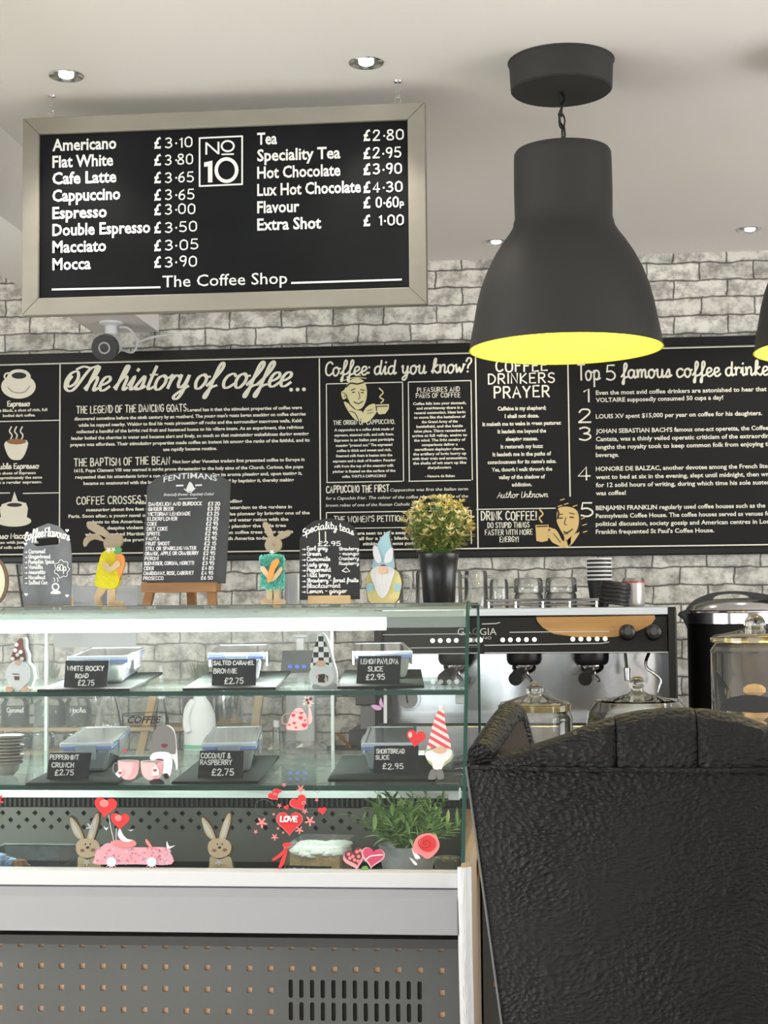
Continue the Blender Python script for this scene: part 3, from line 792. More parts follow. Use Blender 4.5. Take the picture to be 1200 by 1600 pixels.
SH(b, pm, ell(22, 814, 27, 9)); SH(b, pm, [(3, 788), (41, 786), (40, 815), (30, 819), (12, 819), (4, 816)], .0016); LN(b, pm, [(4, 793), (-5, 796), (-5, 808), (5, 810)], 3, .0014, True)
SH(dk, pm, ell(23, 789, 12, 3), .0022); SH(b, pm, [(18, 785), (23, 768), (29, 785)], .0024, False)
endcup()
# man with cup
m_ = MB()
KM = lambda *p: K(.3417, 490, 540, *p)
SH(m_, pm, KM((150, 185), (165, 160), (200, 148), (232, 165), (244, 205), (240, 250), (222, 285), (195, 292), (170, 270), (155, 240), (135, 247), (126, 215), (140, 203)))
SH(m_, pm, KM((138, 258), (165, 310), (200, 345), (222, 325), (222, 300), (195, 294), (165, 268)))
SH(m_, pm, KM((218, 335), (238, 285), (275, 265), (290, 285), (285, 310), (255, 345), (230, 352)), .0014)
SH(m_, pm, KM((282, 270), (345, 268), (344, 290), (328, 312), (300, 315), (287, 300)), .0014, False)
LN(m_, pm, KM((300, 195), (318, 215), (302, 235), (320, 248), (308, 262)), 2, O1, True)
for a, c in (((138, 160), (240, 150)), ((150, 145), (215, 138))): LN(m_, pm, KM(a, ((a[0] + c[0]) / 2, a[1] - 14), c), 1.4, O1, True)
man_o = m_.build('printed_man', tan_print, mb_, fix=False, label='pale gold print of a man with a cup')
for pts, w in ((((150, 190), (170, 172), (200, 176), (230, 168)), 2.2), (((172, 205), (190, 198)), 1.4), (((215, 202), (233, 205)), 1.4), (((178, 215), (188, 213)), 1.6), (((218, 215), (228, 216)), 1.6), (((206, 212), (212, 240), (203, 245)), .9), (((185, 258), (205, 266), (225, 255)), 1.6), (((150, 225), (160, 260), (190, 292)), 1.5), (((165, 300), (190, 310), (205, 340)), 1.2), (((245, 300), (270, 292)), .9), (((245, 312), (272, 305)), .9), (((290, 279), (338, 277)), 1.6), (((132, 215), (145, 220), (140, 235)), .9)):
    LN(dk, pm, KM(*pts), w, .0022, True)
dk.build('drawing_ink', ink, man_o, fix=False); dk = MB()
w_ = MB(); KW = lambda *p: K(.3917, 730, 540, *p)
SH(w_, pm, KM((0, 0), (1, 0), (1, 1))) if False else None
SH(w_, pm, KW((360, 655), (380, 643), (415, 645), (440, 662), (446, 700), (436, 740), (415, 765), (412, 790), (395, 805), (380, 800), (388, 768), (372, 735), (357, 700)))
SH(w_, pm, KW((322, 745), (345, 730), (362, 745), (378, 775), (398, 795), (385, 808), (360, 795), (335, 780)), .0014)
SH(w_, pm, KW((272, 716), (325, 714), (322, 778), (298, 784), (276, 779)), .0014, False); LN(w_, pm, KW((325, 728), (342, 735), (338, 760), (322, 765)), 2.6, .0014, True)
SH(w_, pm, KW((400, 775), (440, 745), (446, 752), (410, 800))); LN(w_, pm, KW((290, 655), (302, 672), (288, 688), (298, 705)), 2.4, O1, True)
for x, y in ((370, 640), (395, 632), (380, 615), (430, 640), (468, 715), (470, 743), (460, 690)): LN(w_, pm, KW((x - 8, y + 2), (x + 8, y - 3)), 1.5)
wom_o = w_.build('printed_woman', gold_print, mb_, fix=False, label='gold print of a woman drinking coffee')
for pts, w in ((((362, 676), (380, 672)), 1.3), (((408, 668), (428, 672)), 1.3), (((366, 688), (380, 688)), 1.8), (((410, 684), (424, 686)), 1.8), (((394, 686), (388, 710), (398, 716)), 1), (((385, 742), (400, 746), (420, 732)), 1.8), (((384, 752), (402, 750)), 1.2), (((412, 795), (395, 775)), 1), (((345, 750), (372, 785)), 1), (((278, 722), (320, 720)), 1.8), (((358, 652), (365, 668), (360, 690)), 2.5), (((440, 650), (452, 700), (440, 745)), 2.5)):
    LN(dk, pm, KW(*pts), w, .0022, True)
dk.build('drawing_ink', ink, wom_o, fix=False)

# ================================================================== the cake display case
XR, XL = -.112, -1.50
Zc = lambda y, Y: at(300, y, Y).z
Z0 = Zc(1362, 2.35); ZT = 1.288
GP = [(2.352, Z0), (2.632, 1.246), (2.640, 1.260), (2.652, 1.272), (2.670, 1.282), (2.695, ZT), (3.15, ZT)]   # front and top glass in section
def gy(z): return GP[0][0] + (GP[1][0] - GP[0][0]) * (z - GP[0][1]) / (GP[1][1] - GP[0][1])
case = thing('cake_display_case', 'long glass fronted cake display case with a white bumper and perforated steel base', 'display case', ((XL + XR) / 2, 2.8, 0))
case_glass = glass('case_glass', (.965, .985, .975), milk=.015, mcol=(.85, .95, .9), refl=.8)
b = MB()
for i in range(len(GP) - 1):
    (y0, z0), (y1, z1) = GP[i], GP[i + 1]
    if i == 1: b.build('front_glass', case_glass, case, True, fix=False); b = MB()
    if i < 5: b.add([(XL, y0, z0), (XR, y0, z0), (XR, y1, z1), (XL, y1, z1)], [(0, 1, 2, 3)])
b.build('curved_glass', glass('curved_glass_reflection', (.80, .90, .86), milk=.28, mcol=(.70, .84, .78), refl=1.5, rough=.05), case, True, fix=False)  # pale green diffuse mix stands in for the ceiling reflected along the curve
MB().box(XL, XR, 2.695, 3.15, ZT - .006, ZT).build('top_glass', [case_glass], case)
MB().box(XL, XR, 2.6935, 2.697, ZT - .008, ZT + .0005).box(XL, XR, 3.13, 3.16, ZT - .012, ZT + .001).build('top_trim', mat('dark_steel', (.10, .10, .10), .35, .8), case)
for x in (XR, XL):
    b = MB(); P = [(x, y, z) for y, z in GP] + [(x, 3.15, Z0)]
    b.sheet(P); b.build('side_glass', case_glass, case, fix=False)
    b = MB(); b.tube([(x, y, z) for y, z in GP[:6]], .0035, 6); b.tube([(x, 2.695, ZT - .003), (x, 3.15, ZT - .003), (x, 3.15, Z0)], .003, 6)
    b.build('glass_edge', green_edge, case, True)
# shelves
ZU, ZL = Zc(1080, 2.60), Zc(1227, 2.49)
for z, y0, x1 in ((ZU, 2.60, XR - .004), (ZL, 2.49, XR - .012)):
    b = MB(); b.box(XL + .01, x1, y0, 3.10, z - .008, z)
    b.m[2] = 1; b.m[3] = 1
    b.build('glass_shelf', [glass('shelf_glass', (.93, .975, .955), milk=.03, mcol=(.7, .9, .8), refl=.5), green_edge], case, fix=False)
    for x in (x1, -1.45, -.8):
        if x == x1: MB().box(x - .017, x + .002, y0 + .005, y0 + .05, z - .024, z - .008).build('shelf_clip', mat('clip_plastic', (.62, .66, .66), .4), case, bevel=.002)
# light tube
xt = at(603, 978, 2.735).x
zt_ = Zc(977, 2.735)
MB().tube([(XL + .03, 2.735, zt_), (xt, 2.735, zt_)], .0115, 12).build('light_tube', mat('tube_glow', (1, 1, 1), .4, emit=7, ecol=(.97, 1, .98)), case, True)
MB().box(XL + .02, XR - .01, 2.725, 2.76, zt_ + .012, zt_ + .022).build('light_rail', mat('pale_rail', (.70, .74, .72), .4), case)
a_ = area('case_tube_light', ((XL + xt) / 2, 2.745, zt_ - .013), ((XL + xt) / 2, 2.80, .8), xt - XL - .1, .02, 26, (1, .995, .97))
# back doors
for x0, x1, y in ((at(50, 1150, 3.12).x, at(520, 1150, 3.12).x, 3.125), (at(330, 1150, 3.12).x - 1.2, at(52, 1150, 3.12).x + .02, 3.145)):
    x0 = max(x0, XL)
    MB().box(x0, x1, y, y + .005, Z0, ZT - .012).build('sliding_door', glass('door_glass', (.955, .965, .96), milk=.05, mcol=(.78, .80, .79), refl=.7), case)
    MB().box(x1 - .004, x1 + .002, y - .002, y + .008, Z0, ZT - .012).build('door_edge', mat('pale_edge', (.7, .72, .7), .4), case)
# inner deck, rear perforated panel and rails
inner = mat('case_inner_steel', (.115, .112, .10), .45, .4, vary=.08, vscale=4)
YB = 2.96
z_t, z_b = Zc(1262, YB), Zc(1346, YB)
MB().box(XL, XR, 2.36, 3.12, z_b - .03, z_b - .016).build('deck', mat('deck_dark', (.06, .06, .06), .4), case)
b = MB()
pitch = 26.3 * ps(300, 1280, YB)
xs = at(8, 1282, YB).x - 20 * pitch
rows = [Zc(1271, YB), Zc(1282, YB), Zc(1293, YB)]
zmid0, zmid1 = rows[0] + (rows[0] - rows[1]) * .52, rows[2] - (rows[0] - rows[1]) * .52
xe0, xe1 = XL, at(590, 1280, YB).x
r_ = 4.6 * ps(300, 1280, YB)
def dia(x, z): return [(x - r_, YB, z), (x, YB, z - r_), (x + r_, YB, z), (x, YB, z + r_)]
x = max(xe0, xs); n0 = 0
while x < xe1:
    holes = []
    holes.append(dia(x + pitch * .5, rows[1])); holes.append(dia(x + pitch * .999 - r_ * 1.2 - pitch * .0, rows[0]) if False else None)
    h = [q for q in holes if q]
    b.slab([(x, YB, zmid1), (x + pitch, YB, zmid1), (x + pitch, YB, zmid0), (x, YB, zmid0)], (0, .002, 0), h)
    x += pitch
b2 = MB(); x = max(xe0, xs)
# the two outer rows sit half a pitch aside: strips above and below
b = MB(); za, zb2 = (rows[0] + rows[1]) / 2, (rows[1] + rows[2]) / 2
while x < xe1:
    b.slab([(x, YB, zb2), (x + pitch, YB, zb2), (x + pitch, YB, za), (x, YB, za)], (0, .002, 0), [dia(x + pitch / 2, rows[1])])
    for r0, lo, hi in ((rows[0], za, zmid0), (rows[2], zmid1, zb2)):
        xx = x + pitch / 2
        if abs(hi - lo) > .001: b.slab([(xx, YB, lo), (xx + pitch, YB, lo), (xx + pitch, YB, hi), (xx, YB, hi)], (0, .002, 0), [dia(xx + pitch / 2, r0)])
    x += pitch
b.box(xe0, XR - .005, YB, YB + .002, zmid0, z_t); b.box(xe0, XR - .005, YB, YB + .002, z_b, zmid1)
b.box(x + pitch / 2, XR - .005, YB, YB + .002, zmid1, zmid0)
b.build('perforated_back', inner, case)
MB().box(XL, XR - .004, YB + .03, YB + .034, z_b - .016, z_t + .02).build('duct', mat('dark_void', (.006, .006, .006), .8), case)
b = MB(); zz = Zc(1246, YB)
b.box(XL, XR - .004, YB - .004, YB + .03, zz, Zc(1238, YB)); b.build('rear_rail', mat('pale_rail', (.7, .74, .72), .4), case)
b = MB()
for i in range(140):
    x = XL + .01 + i * .0098
    if x < XR - .01: b.box(x, x + .004, YB - .002, YB, z_t + .002, zz - .002)
b.build('air_grille', mat('grille_dark', (.02, .02, .02), .5), case)
MB().box(XL, XR - .01, 2.84, 2.845, z_b - .016, z_b - .004).build('deck_rail', steel, case)
# bumper and face
zs = [Zc(1362, 2.325), Zc(1384.5, 2.325), Zc(1386.5, 2.325), Zc(1400, 2.325), Zc(1457, 2.31)]
XE = XR - .006
MB().box(XL, XE, 2.322, 2.362, zs[1], zs[0]).build('bumper', white_m, case, bevel=.002)
MB().box(XL, XE, 2.327, 2.362, zs[2] - .02, zs[1]).build('bumper_groove', mat('groove', (.12, .12, .16), .5), case)
b = MB(); b.add([(XL, 2.322, zs[2]), (XE, 2.322, zs[2]), (XE, 2.311, zs[3]), (XL, 2.311, zs[3]), (XL, 2.308, zs[4]), (XE, 2.308, zs[4]), (XE, 2.50, zs[4]), (XL, 2.50, zs[4]), (XL, 2.36, zs[2]), (XE, 2.36, zs[2])],
    [(0, 1, 2, 3), (3, 2, 5, 4), (4, 5, 6, 7), (0, 1, 9, 8), (8, 9, 6, 7), (1, 2, 5, 6, 9), (0, 3, 4, 7, 8)])
b.build('front_face', mat('silver_white_face', (.38, .38, .395), .4), case, bevel=.0015)
# perforated base with copper squares and slotted vent
YF = 2.44
def cellplate(b, x0, x1, z0, z1, hole, Y, th=.0015):
    b.slab([(x0, Y, z0), (x1, Y, z0), (x1, Y, z1), (x0, Y, z1)], (0, th, 0), [hole] if hole else [])
def facade(par, xa, xb, ztop, Y, p, xo, zo, sq, vent=None):
    b = MB(); k0 = math.floor((xa - xo) / p)
    nrow = 5
    for r in range(nrow):
        zc_ = zo - r * p
        k = k0
        while True:
            xc = xo + k * p
            if xc - p / 2 > xb: break
            x0, x1 = max(xa, xc - p / 2), min(xb, xc + p / 2)
            invent = vent and r >= 2 and vent[0] - p * .1 < xc < vent[1] + p * .1
            if x1 - x0 > .002 and not invent:
                ok = xc - sq / 2 > x0 and xc + sq / 2 < x1
                h = [(xc - sq / 2, Y, zc_ - sq / 2), (xc - sq / 2, Y, zc_ + sq / 2), (xc + sq / 2, Y, zc_ + sq / 2), (xc + sq / 2, Y, zc_ - sq / 2)] if ok else None
                cellplate(b, x0, x1, zc_ - p / 2, zc_ + p / 2, h, Y)
            k += 1
    zlow = zo - (nrow - .5) * p
    if zo + p / 2 < ztop: cellplate(b, xa, xb, zo + p / 2, ztop, None, Y)
    cellplate(b, xa, xb, 0.06, zlow, None, Y)
    b.build('perforated_front', mat('base_steel', (.13, .134, .135), .42, .75, vary=.12, vscale=3), par)
    MB().box(xa, xb, Y + .0045, Y + .012, .06, ztop).build('copper_backing', mat('copper_backing', (.82, .50, .30), .5), par)
px_ = ps(300, 1510, YF)
xo = at(32, 1509, YF).x; p_ = (at(690, 1517, YF).x - xo) / 20
zo = Zc(1478, YF)
v0, v1 = xo + p_ * 12.55, xo + p_ * 19.45
facade(case, XL, XR - .004, zs[4] + .02, YF, p_, xo, zo, .0085, (v0, v1))
b = MB(); n = 13; vx0 = at(446, 1540, YF).x; vx1 = at(664, 1540, YF).x; vp = (vx1 - vx0) / n
# cells of the vent
kx0 = xo + p_ * 12.5; kx1 = xo + p_ * 19.5
zt0 = zo - 1.5 * p_; zsl = [(Zc(1528, YF), Zc(1557, YF)), (Zc(1563, YF), Zc(1592, YF)), (Zc(1598, YF), Zc(1627, YF))]
zlim = zo - 4.5 * p_
cuts = [zt0] + [(zsl[i][1] + zsl[i + 1][0]) / 2 for i in range(2)] + [zlim]
for r in range(3):
    for i in range(n):
        xc = vx0 + vp * (i + .5); w = vp * .21; a0, a1 = zsl[r][1], zsl[r][0]
        h = [(xc + w * math.cos(t), YF, (a1 - w if math.sin(t) > 0 else a0 + w) + w * math.sin(t)) for t in [math.pi * 2 * (j + .5) / 10 for j in range(10)]]
        cellplate(b, xc - vp / 2, xc + vp / 2, cuts[r + 1], cuts[r], h, YF)
cellplate(b, kx0, vx0, zlim, zt0, None, YF); cellplate(b, vx1, kx1, zlim, zt0, None, YF)
b.build('vent_grille', mat('base_steel', (.13, .134, .135), .42, .75), case)
MB().box(kx0, kx1, YF + .0022, YF + .004, zlim, zt0).build('vent_back', mat('dark_void', (.006, .006, .006), .8), case)
# end panel: white moulded front edge, side with its lit tan tone put into the colour
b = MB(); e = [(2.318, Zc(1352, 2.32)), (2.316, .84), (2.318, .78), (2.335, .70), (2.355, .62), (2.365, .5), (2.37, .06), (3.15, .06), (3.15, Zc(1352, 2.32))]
b.slab([(XR - .002, y, z) for y, z in e], (.012, 0, 0)); b.build('end_panel', mat('tan_lit_side', (.40, .31, .22), .5), case)
b = MB(); b.tube([(XR + .004, y, z) for y, z in smooth_pts([Vector(q) for q in e[:6]], 4)] + [(XR + .004, 2.37, .06)], .0105, 12)
b.build('end_trim', mat('cracked_white_paint', (.76, .76, .77), .45, bump=.9, bscale=60, stretch=(6, 6, .35)), case, True)
MB().box(XL, XR, 2.52, 3.12, .0, .06).build('plinth', blackp, case)
MB().box(XL - .012, XL, 2.33, 3.15, .06, Z0).build('end_panel', mat('tan_lit_side', (.40, .31, .22), .5), case)
MB().box(XL, XR, 3.12, 3.15, .06, Z0).build('rear_panel', steel, case)

# ------------------------------------------------------------------ stickers on the front glass
gp = PL((0, GP[0][0], GP[0][1]), (0, -(GP[1][1] - GP[0][1]), GP[1][0] - GP[0][0]))
red = mat('sticker_red', (.72, .045, .05), .4); red2 = mat('sticker_light_red', (.82, .26, .26), .4); pink = mat('sticker_pink', (.80, .38, .42), .45)
pinkl = mat('sticker_pale_pink', (.84, .55, .55), .45); stw = mat('sticker_white', (.82, .82, .84), .45); sgrey = mat('sticker_grey', (.19, .19, .18), .6)
stink = mat('sticker_ink', (.03, .025, .025), .5); beige = mat('sticker_skin', (.72, .47, .33), .5); stgreen = mat('sticker_green', (.15, .35, .09), .5)
G = 'window stickers on the display case glass'
def stick(name, label, layers, group=G):
    pts = [p for l in layers for p in l[1][0]]
    c = gp.P(sum(p[0] for p in pts) / len(pts), max(p[1] for p in pts), .001)
    t = thing(name, label, 'window sticker', c, group)
    for i, (nm, outs, m_, kind) in enumerate(layers):
        for grp in ([outs] if len(outs) > 20 else [[q] for q in outs]):
            b = MB()
            for q in grp:
                if kind == 's': SH(b, gp, q, .0010 + i * .0005)
                elif kind == 'p': SH(b, gp, q, .0010 + i * .0005, False)
                else: LN(b, gp, q, kind, .0010 + i * .0005, True)
            b.build(nm, m_, t, fix=False)
    return t
t = stick('coffee_sticker', 'clear window sticker reading COFFEE in a black rounded outline', [('outline', [[(195, 1115), (255, 1113), (259, 1117), (259, 1130), (255, 1134), (196, 1134.5), (192, 1131), (192, 1118), (195, 1115)]], stink, 1.2)])
b = MB(); T(b, gp, 'COFFEE', 198, 1130.5, 249, 11, bold=.03, shear=.12, off=.0015); b.build('lettering', stink, t, fix=False)
k6 = lambda *p: K(1 / 6, 0, 1070, *p); k6b = lambda *p: K(1 / 6, 200, 1070, *p); k6c = lambda *p: K(1 / 6, 380, 1070, *p); k6d = lambda *p: K(1 / 6, 560, 1070, *p)
stick('gnome_sticker', 'window sticker of a gnome in a tall grey hat with white beard', [
    ('edge', [k6b((230, 600), (245, 470), (315, 385), (390, 385), (438, 435), (458, 560), (468, 760), (455, 800), (425, 700), (300, 640))], stw, 's'),
    ('hat', [k6b((205, 640), (225, 560), (240, 450), (310, 380), (390, 400), (440, 470), (450, 640), (400, 650), (300, 640))], sgrey, 's'),
    ('beard', [k6b((205, 690), (250, 640), (380, 640), (415, 700), (415, 780), (390, 870), (340, 850), (300, 780), (230, 720))], stw, 's'),
    ('trim', [k6b((250, 715), (290, 700), (335, 710), (320, 730), (270, 730)), k6b((310, 570), (345, 560), (370, 570), (345, 595))], mat('sticker_maroon', (.2, .04, .06), .5), 's'),
    ('shoe', [k6b((205, 915), (260, 890), (320, 900), (340, 940), (230, 945)), k6b((335, 850), (370, 840), (390, 880), (350, 890))], stink, 's')])
def ucup(x0, x1, y0, y1, e=0):
    c, w, h = (x0 + x1) / 2, (x1 - x0) / 2 + e, y1 - y0 + e
    return [(c - w, y0)] + [(c + w * math.copysign(abs(math.cos(a)) ** .8, math.cos(a)), y0 + 1 + (h - 1) * math.sin(a) ** .75) for a in [math.pi * (1 - i / 14) for i in range(15)]] + [(c + w, y0)]
stick('mugs_sticker', 'window sticker of two pink cups with heart tea tags below the grey gnome', [
    ('handle', [k6((1110, 745), (1075, 740), (1060, 790), (1075, 830), (1110, 830)), k6b((330, 745), (365, 750), (350, 800), (330, 830))], sgrey, 2.2),
    ('outline', [ucup(185, 217.5, 1190.5, 1219, .9), ucup(220.3, 256, 1191, 1220, .9)], mat('sticker_mauve', (.45, .27, .28), .5), 'p'),
    ('cup', [ucup(185, 217.5, 1190.5, 1219), ucup(220.3, 256, 1191, 1220)], pinkl, 'p'),
    ('shading', [[(209, 1192), (216.5, 1192), (214, 1207), (206, 1216), (200, 1217.5), (207, 1208)], [(247, 1193), (255, 1193), (253, 1206), (246, 1216), (238, 1218), (245, 1209)]], pink, 's'),
    ('rim', [ell(201, 1190.5, 16.6, 1.8), ell(238, 1191.3, 18, 1.9)], stw, 's'), ('drink', [ell(201, 1190.7, 15, 1.1), ell(238, 1191.5, 16, 1.2)], mat('sticker_tea', (.35, .24, .24), .5), 's'),
    ('tea_tag', [k6((1085, 850), (1130, 795), (1165, 840), (1120, 885)), k6b((230, 800), (260, 770), (295, 805), (295, 860), (230, 865))], stw, 'p'),
    ('heart', [heart(1131 / 6, 1210, 3), heart(200 + 258 / 6, 1206, 3), heart(196, 1175, 3)], red, 'p')])
stick('teapot_sticker', 'window sticker of a pink teapot with red hearts', [
    ('handle', [k6c((440, 270), (390, 280), (365, 320), (375, 365), (410, 370)), k6c((610, 360), (635, 320), (628, 260), (620, 225))], mat('sticker_mauve', (.45, .27, .28), .5), 2.0),
    ('spout', [k6c((595, 390), (640, 360), (648, 310), (632, 225), (612, 225), (615, 300), (600, 330))], pinkl, 's'),
    ('pot', [k6c((405, 425), (420, 350), (460, 260), (500, 225), (550, 225), (590, 280), (608, 350), (602, 420), (500, 435))], pinkl, 's'),
    ('outline', [k6c((405, 425), (430, 330), (462, 262), (530, 268), (580, 260)), k6c((405, 425), (500, 437), (602, 422), (606, 350), (590, 280), (550, 225), (500, 225), (462, 262))], mat('sticker_mauve', (.45, .27, .28), .5), .9),
    ('heart', [heart(380 + x / 6, 1070 + y / 6, r) for x, y, r in ((472, 295, 3), (540, 318, 3.4), (480, 368, 2.6), (574, 388, 4), (435, 385, 2), (495, 410, 2), (545, 275, 2.4), (580, 342, 1.8))], red, 'p'),
    ('flower', [flower(380 + x / 6, 1070 + y / 6, r) for x, y, r in ((600, 150, 7), (635, 180, 5.5), (575, 190, 4), (625, 205, 4))], mat('sticker_bloom', (.72, .62, .55), .5), 'p'),
    ('bloom_heart', [ell(380 + 600 / 6, 1070 + 155 / 6, 2.4), ell(380 + 635 / 6, 1070 + 145 / 6, 2.6), ell(380 + 612 / 6, 1070 + 182 / 6, 2)], mat('sticker_maroon', (.2, .04, .06), .5), 'p')])
lil = mat('sticker_lilac', (.52, .30, .52), .5)
stick('butterfly_sticker', 'small lilac butterfly window sticker', [('wing', [k6d((118, 200), (150, 190), (205, 205), (215, 235), (165, 240)), k6d((195, 175), (210, 125), (230, 180), (240, 215), (215, 210))], lil, 's')])
stick('striped_gnome_sticker', 'window sticker of a gnome in a red and white striped hat', [
    ('hat', [k6d((635, 630), (660, 530), (690, 400), (720, 310), (760, 225), (800, 235), (820, 390), (865, 560), (850, 600), (700, 585))], stripe_mat('gnome_stripes', (.74, .10, .12), (.86, .72, .70), 32, (0, R(-28), 0)), 's'),
    ('pompom', [ell(560 + 770 / 6, 1070 + 212 / 6, 3.4)], stw, 's'),
    ('coat', [k6d((620, 640), (650, 610), (860, 600), (885, 690), (800, 770), (740, 790), (660, 740))], mat('sticker_olive', (.42, .45, .25), .5), 's'),
    ('beard', [k6d((630, 640), (700, 620), (860, 610), (870, 680), (810, 735), (780, 800), (740, 805), (700, 790), (690, 740), (640, 700))], stw, 's'),
    ('nose', [k6d((700, 620), (760, 585), (825, 610), (820, 640), (765, 655), (715, 640))], beige, 's'),
    ('boot', [k6d((655, 880), (680, 810), (725, 810), (725, 890), (670, 900)), k6d((740, 890), (740, 810), (785, 810), (805, 870), (790, 895))], sgrey, 's')])
h_ = stick('heart_sticker', 'single glossy red heart window sticker beside the striped gnome', [('heart', [heart(650, 1153, 15, .15, 28)], red, 'p'), ('shine', [ell(641, 1149, 3, 4.4)], pinkl, 's')])
kh = lambda x, y: (380 + x * .18333, 1220 + y * .18333)
hs = [(395, 355, 20, 0), (475, 190, 13, -.5), (262, 125, 8.5, -.7), (675, 258, 7, -.1), (370, 230, 4.6, -.4), (300, 92, 5, .3)]
fl = [(160, 362, 9.5), (570, 348, 9), (480, 425, 7), (270, 485, 6), (492, 75, 7), (528, 265, 5), (310, 217, 4), (108, 440, 4), (350, 40, 4), (628, 168, 3.6), (262, 290, 2.8), (298, 412, 3), (342, 447, 2.4)]
t = stick('love_hearts_sticker', 'window sticker of red hearts and flowers bursting around a big LOVE heart', [
    ('heart_edge', [heart(*kh(x, y), r + 1.2, a) for x, y, r, a in hs[:3]], red2, 'p'),
    ('heart', [heart(*kh(x, y), r, a) for x, y, r, a in hs], red, 'p'),
    ('flower', [flower(*kh(x, y), r) for x, y, r in fl], red2, 'p'),
    ('swirl', [[(kh(515, 200)[0] + q * .9 * math.cos(q * 1.3), kh(515, 200)[1] + q * .9 * math.sin(q * 1.3)) for q in range(6)], [(kh(272, 125)[0] + q * .7 * math.cos(q * 1.3), kh(272, 125)[1] + q * .7 * math.sin(q * 1.3)) for q in range(6)]], pinkl, .8),
    ('curl', [[kh(x, y) for x, y in ((270, 220), (200, 170), (130, 180), (105, 230), (140, 290), (210, 310))], [kh(x, y) for x, y in ((600, 90), (640, 110), (650, 70), (610, 60), (600, 95))]], sgrey, .5),
    ('ribbon', [[kh(x, y) for x, y in ((340, 550), (370, 535), (415, 545), (400, 570), (345, 575))], [kh(x, y) for x, y in ((365, 580), (300, 640), (250, 675), (265, 690), (330, 650), (375, 590))], [kh(x, y) for x, y in ((370, 590), (330, 670), (300, 760), (350, 720), (380, 600))]], red, 's')])
b = MB(); S(b, gp, 'LOVE', *kh(318, 358), kh(460, 358)[0], 8, 2.6, off=.004, gap=1.2); b.build('lettering', stw, t, fix=False)
kc = lambda *p: K(1 / 3, 0, 1200, *p)
rnd = random.Random(4)
car = [('balloon', [heart(495 / 3, 1200 + 180 / 3, 18, .12), heart(563 / 3, 1200 + 247 / 3, 15, .05)], red, 'p'),
       ('balloon_shine', [ell(163, 1256, 7, 6), ell(185, 1279, 5.5, 5)], red2, 's'),
       ('string', [kc((510, 225), (520, 280), (535, 345)), kc((548, 285), (545, 320), (548, 350))], stw, .9),
       ('body', [kc((450, 400), (480, 370), (520, 355), (640, 375), (770, 375), (800, 400), (805, 455), (640, 455), (450, 455), (445, 430))], pink, 's'),
       ('blossom', [flower((450 + rnd.random() * 345) / 3, 1200 + (378 + rnd.random() * 72) / 3, 3 + rnd.random() * 2) for _ in range(60)], mat('sticker_blossom', (.82, .50, .60), .5), 'p'),
       ('rose', [flower((455 + rnd.random() * 335) / 3, 1200 + (380 + rnd.random() * 70) / 3, 2.2) for _ in range(34)], mat('sticker_rose', (.66, .16, .28), .5), 'p'),
       ('wheel_rim', [flower(525 / 3, 1200 + 447 / 3, 11.5, 12, 48), flower(713 / 3, 1200 + 447 / 3, 11.5, 12, 48)], pinkl, 'p'),
       ('wheel', [ell(525 / 3, 1200 + 447 / 3, 7.5), ell(713 / 3, 1200 + 447 / 3, 7.5)], mat('sticker_wheel', (.70, .74, .80), .5), 's'),
       ('seat', [kc((520, 355), (560, 345), (600, 350), (630, 345), (640, 370), (580, 380)), kc((690, 340), (715, 375), (705, 380), (685, 355))], red2, 's'),
       ('butterfly', [kc((565, 292), (580, 320), (600, 340), (625, 345), (600, 355), (570, 345), (555, 320)), kc((785, 350), (797, 375), (825, 370), (800, 385), (785, 385)), kc((490, 280), (500, 290), (512, 285), (500, 300)), kc((600, 293), (612, 300), (630, 295), (615, 304))], stw, 's')]
stick('flower_car_sticker', 'window sticker of a pink blossom car towing two red heart balloons', car)
stick('chocolates_sticker', 'window sticker of an open heart shaped box of chocolates and its lid', [
    ('box_side', [heart(*kh(950, 670), 17.5, -.25, 30)], pink, 'p'), ('box_inside', [heart(*kh(950, 645), 15, -.3, 30)], mat('sticker_maroon', (.2, .04, .06), .5), 'p'),
    ('chocolate', [ell(*kh(x, y), 2.7) for x, y in ((900, 630), (935, 650), (970, 610), (1000, 600), (910, 665), (950, 680), (985, 650), (980, 690))], red2, 's'),
    ('lid_edge', [heart(*kh(1105, 655), 18.5, .15, 30)], pinkl, 'p'), ('lid', [heart(*kh(1107, 650), 16.5, .15, 30)], mat('sticker_cerise', (.66, .08, .16), .4), 'p'),
    ('bow', [[kh(x, y) for x, y in ((1040, 690), (1080, 655), (1130, 645), (1190, 640))]], stw, 2.0), ('leaf', [[kh(x, y) for x, y in ((1010, 750), (1050, 735), (1070, 765), (1030, 775))]], stgreen, 's')])
stick('rose_sticker', 'window sticker of one open red rose with white leaves', [
    ('leaf', [kc2 for kc2 in ([(643, 1325), (650, 1333), (657, 1341), (649, 1342)], [(640, 1340), (652, 1350), (648, 1352)])], stw, 's'),
    ('petals', [[(645, 1325), (650, 1311), (660, 1304), (674, 1303), (684, 1311), (687, 1323), (681, 1334), (668, 1343), (658, 1337), (648, 1333)]], red2, 's'),
    ('bloom', [[(655, 1322), (660, 1310), (670, 1306), (680, 1313), (681, 1324), (672, 1332), (661, 1330)]], red, 's'),
    ('fold', [[(665 + q * 1.1 * math.cos(q * .9), 1319 + q * .8 * math.sin(q * .9)) for q in range(1, 13)]], mat('sticker_dark_red', (.42, .02, .03), .5), 1.0)])
stick('blossom_sticker', 'red flower window sticker cut by the left edge of the picture', [('petals', [flower(-2, 1252, 9), flower(1, 1246, 5)], red, 'p')])

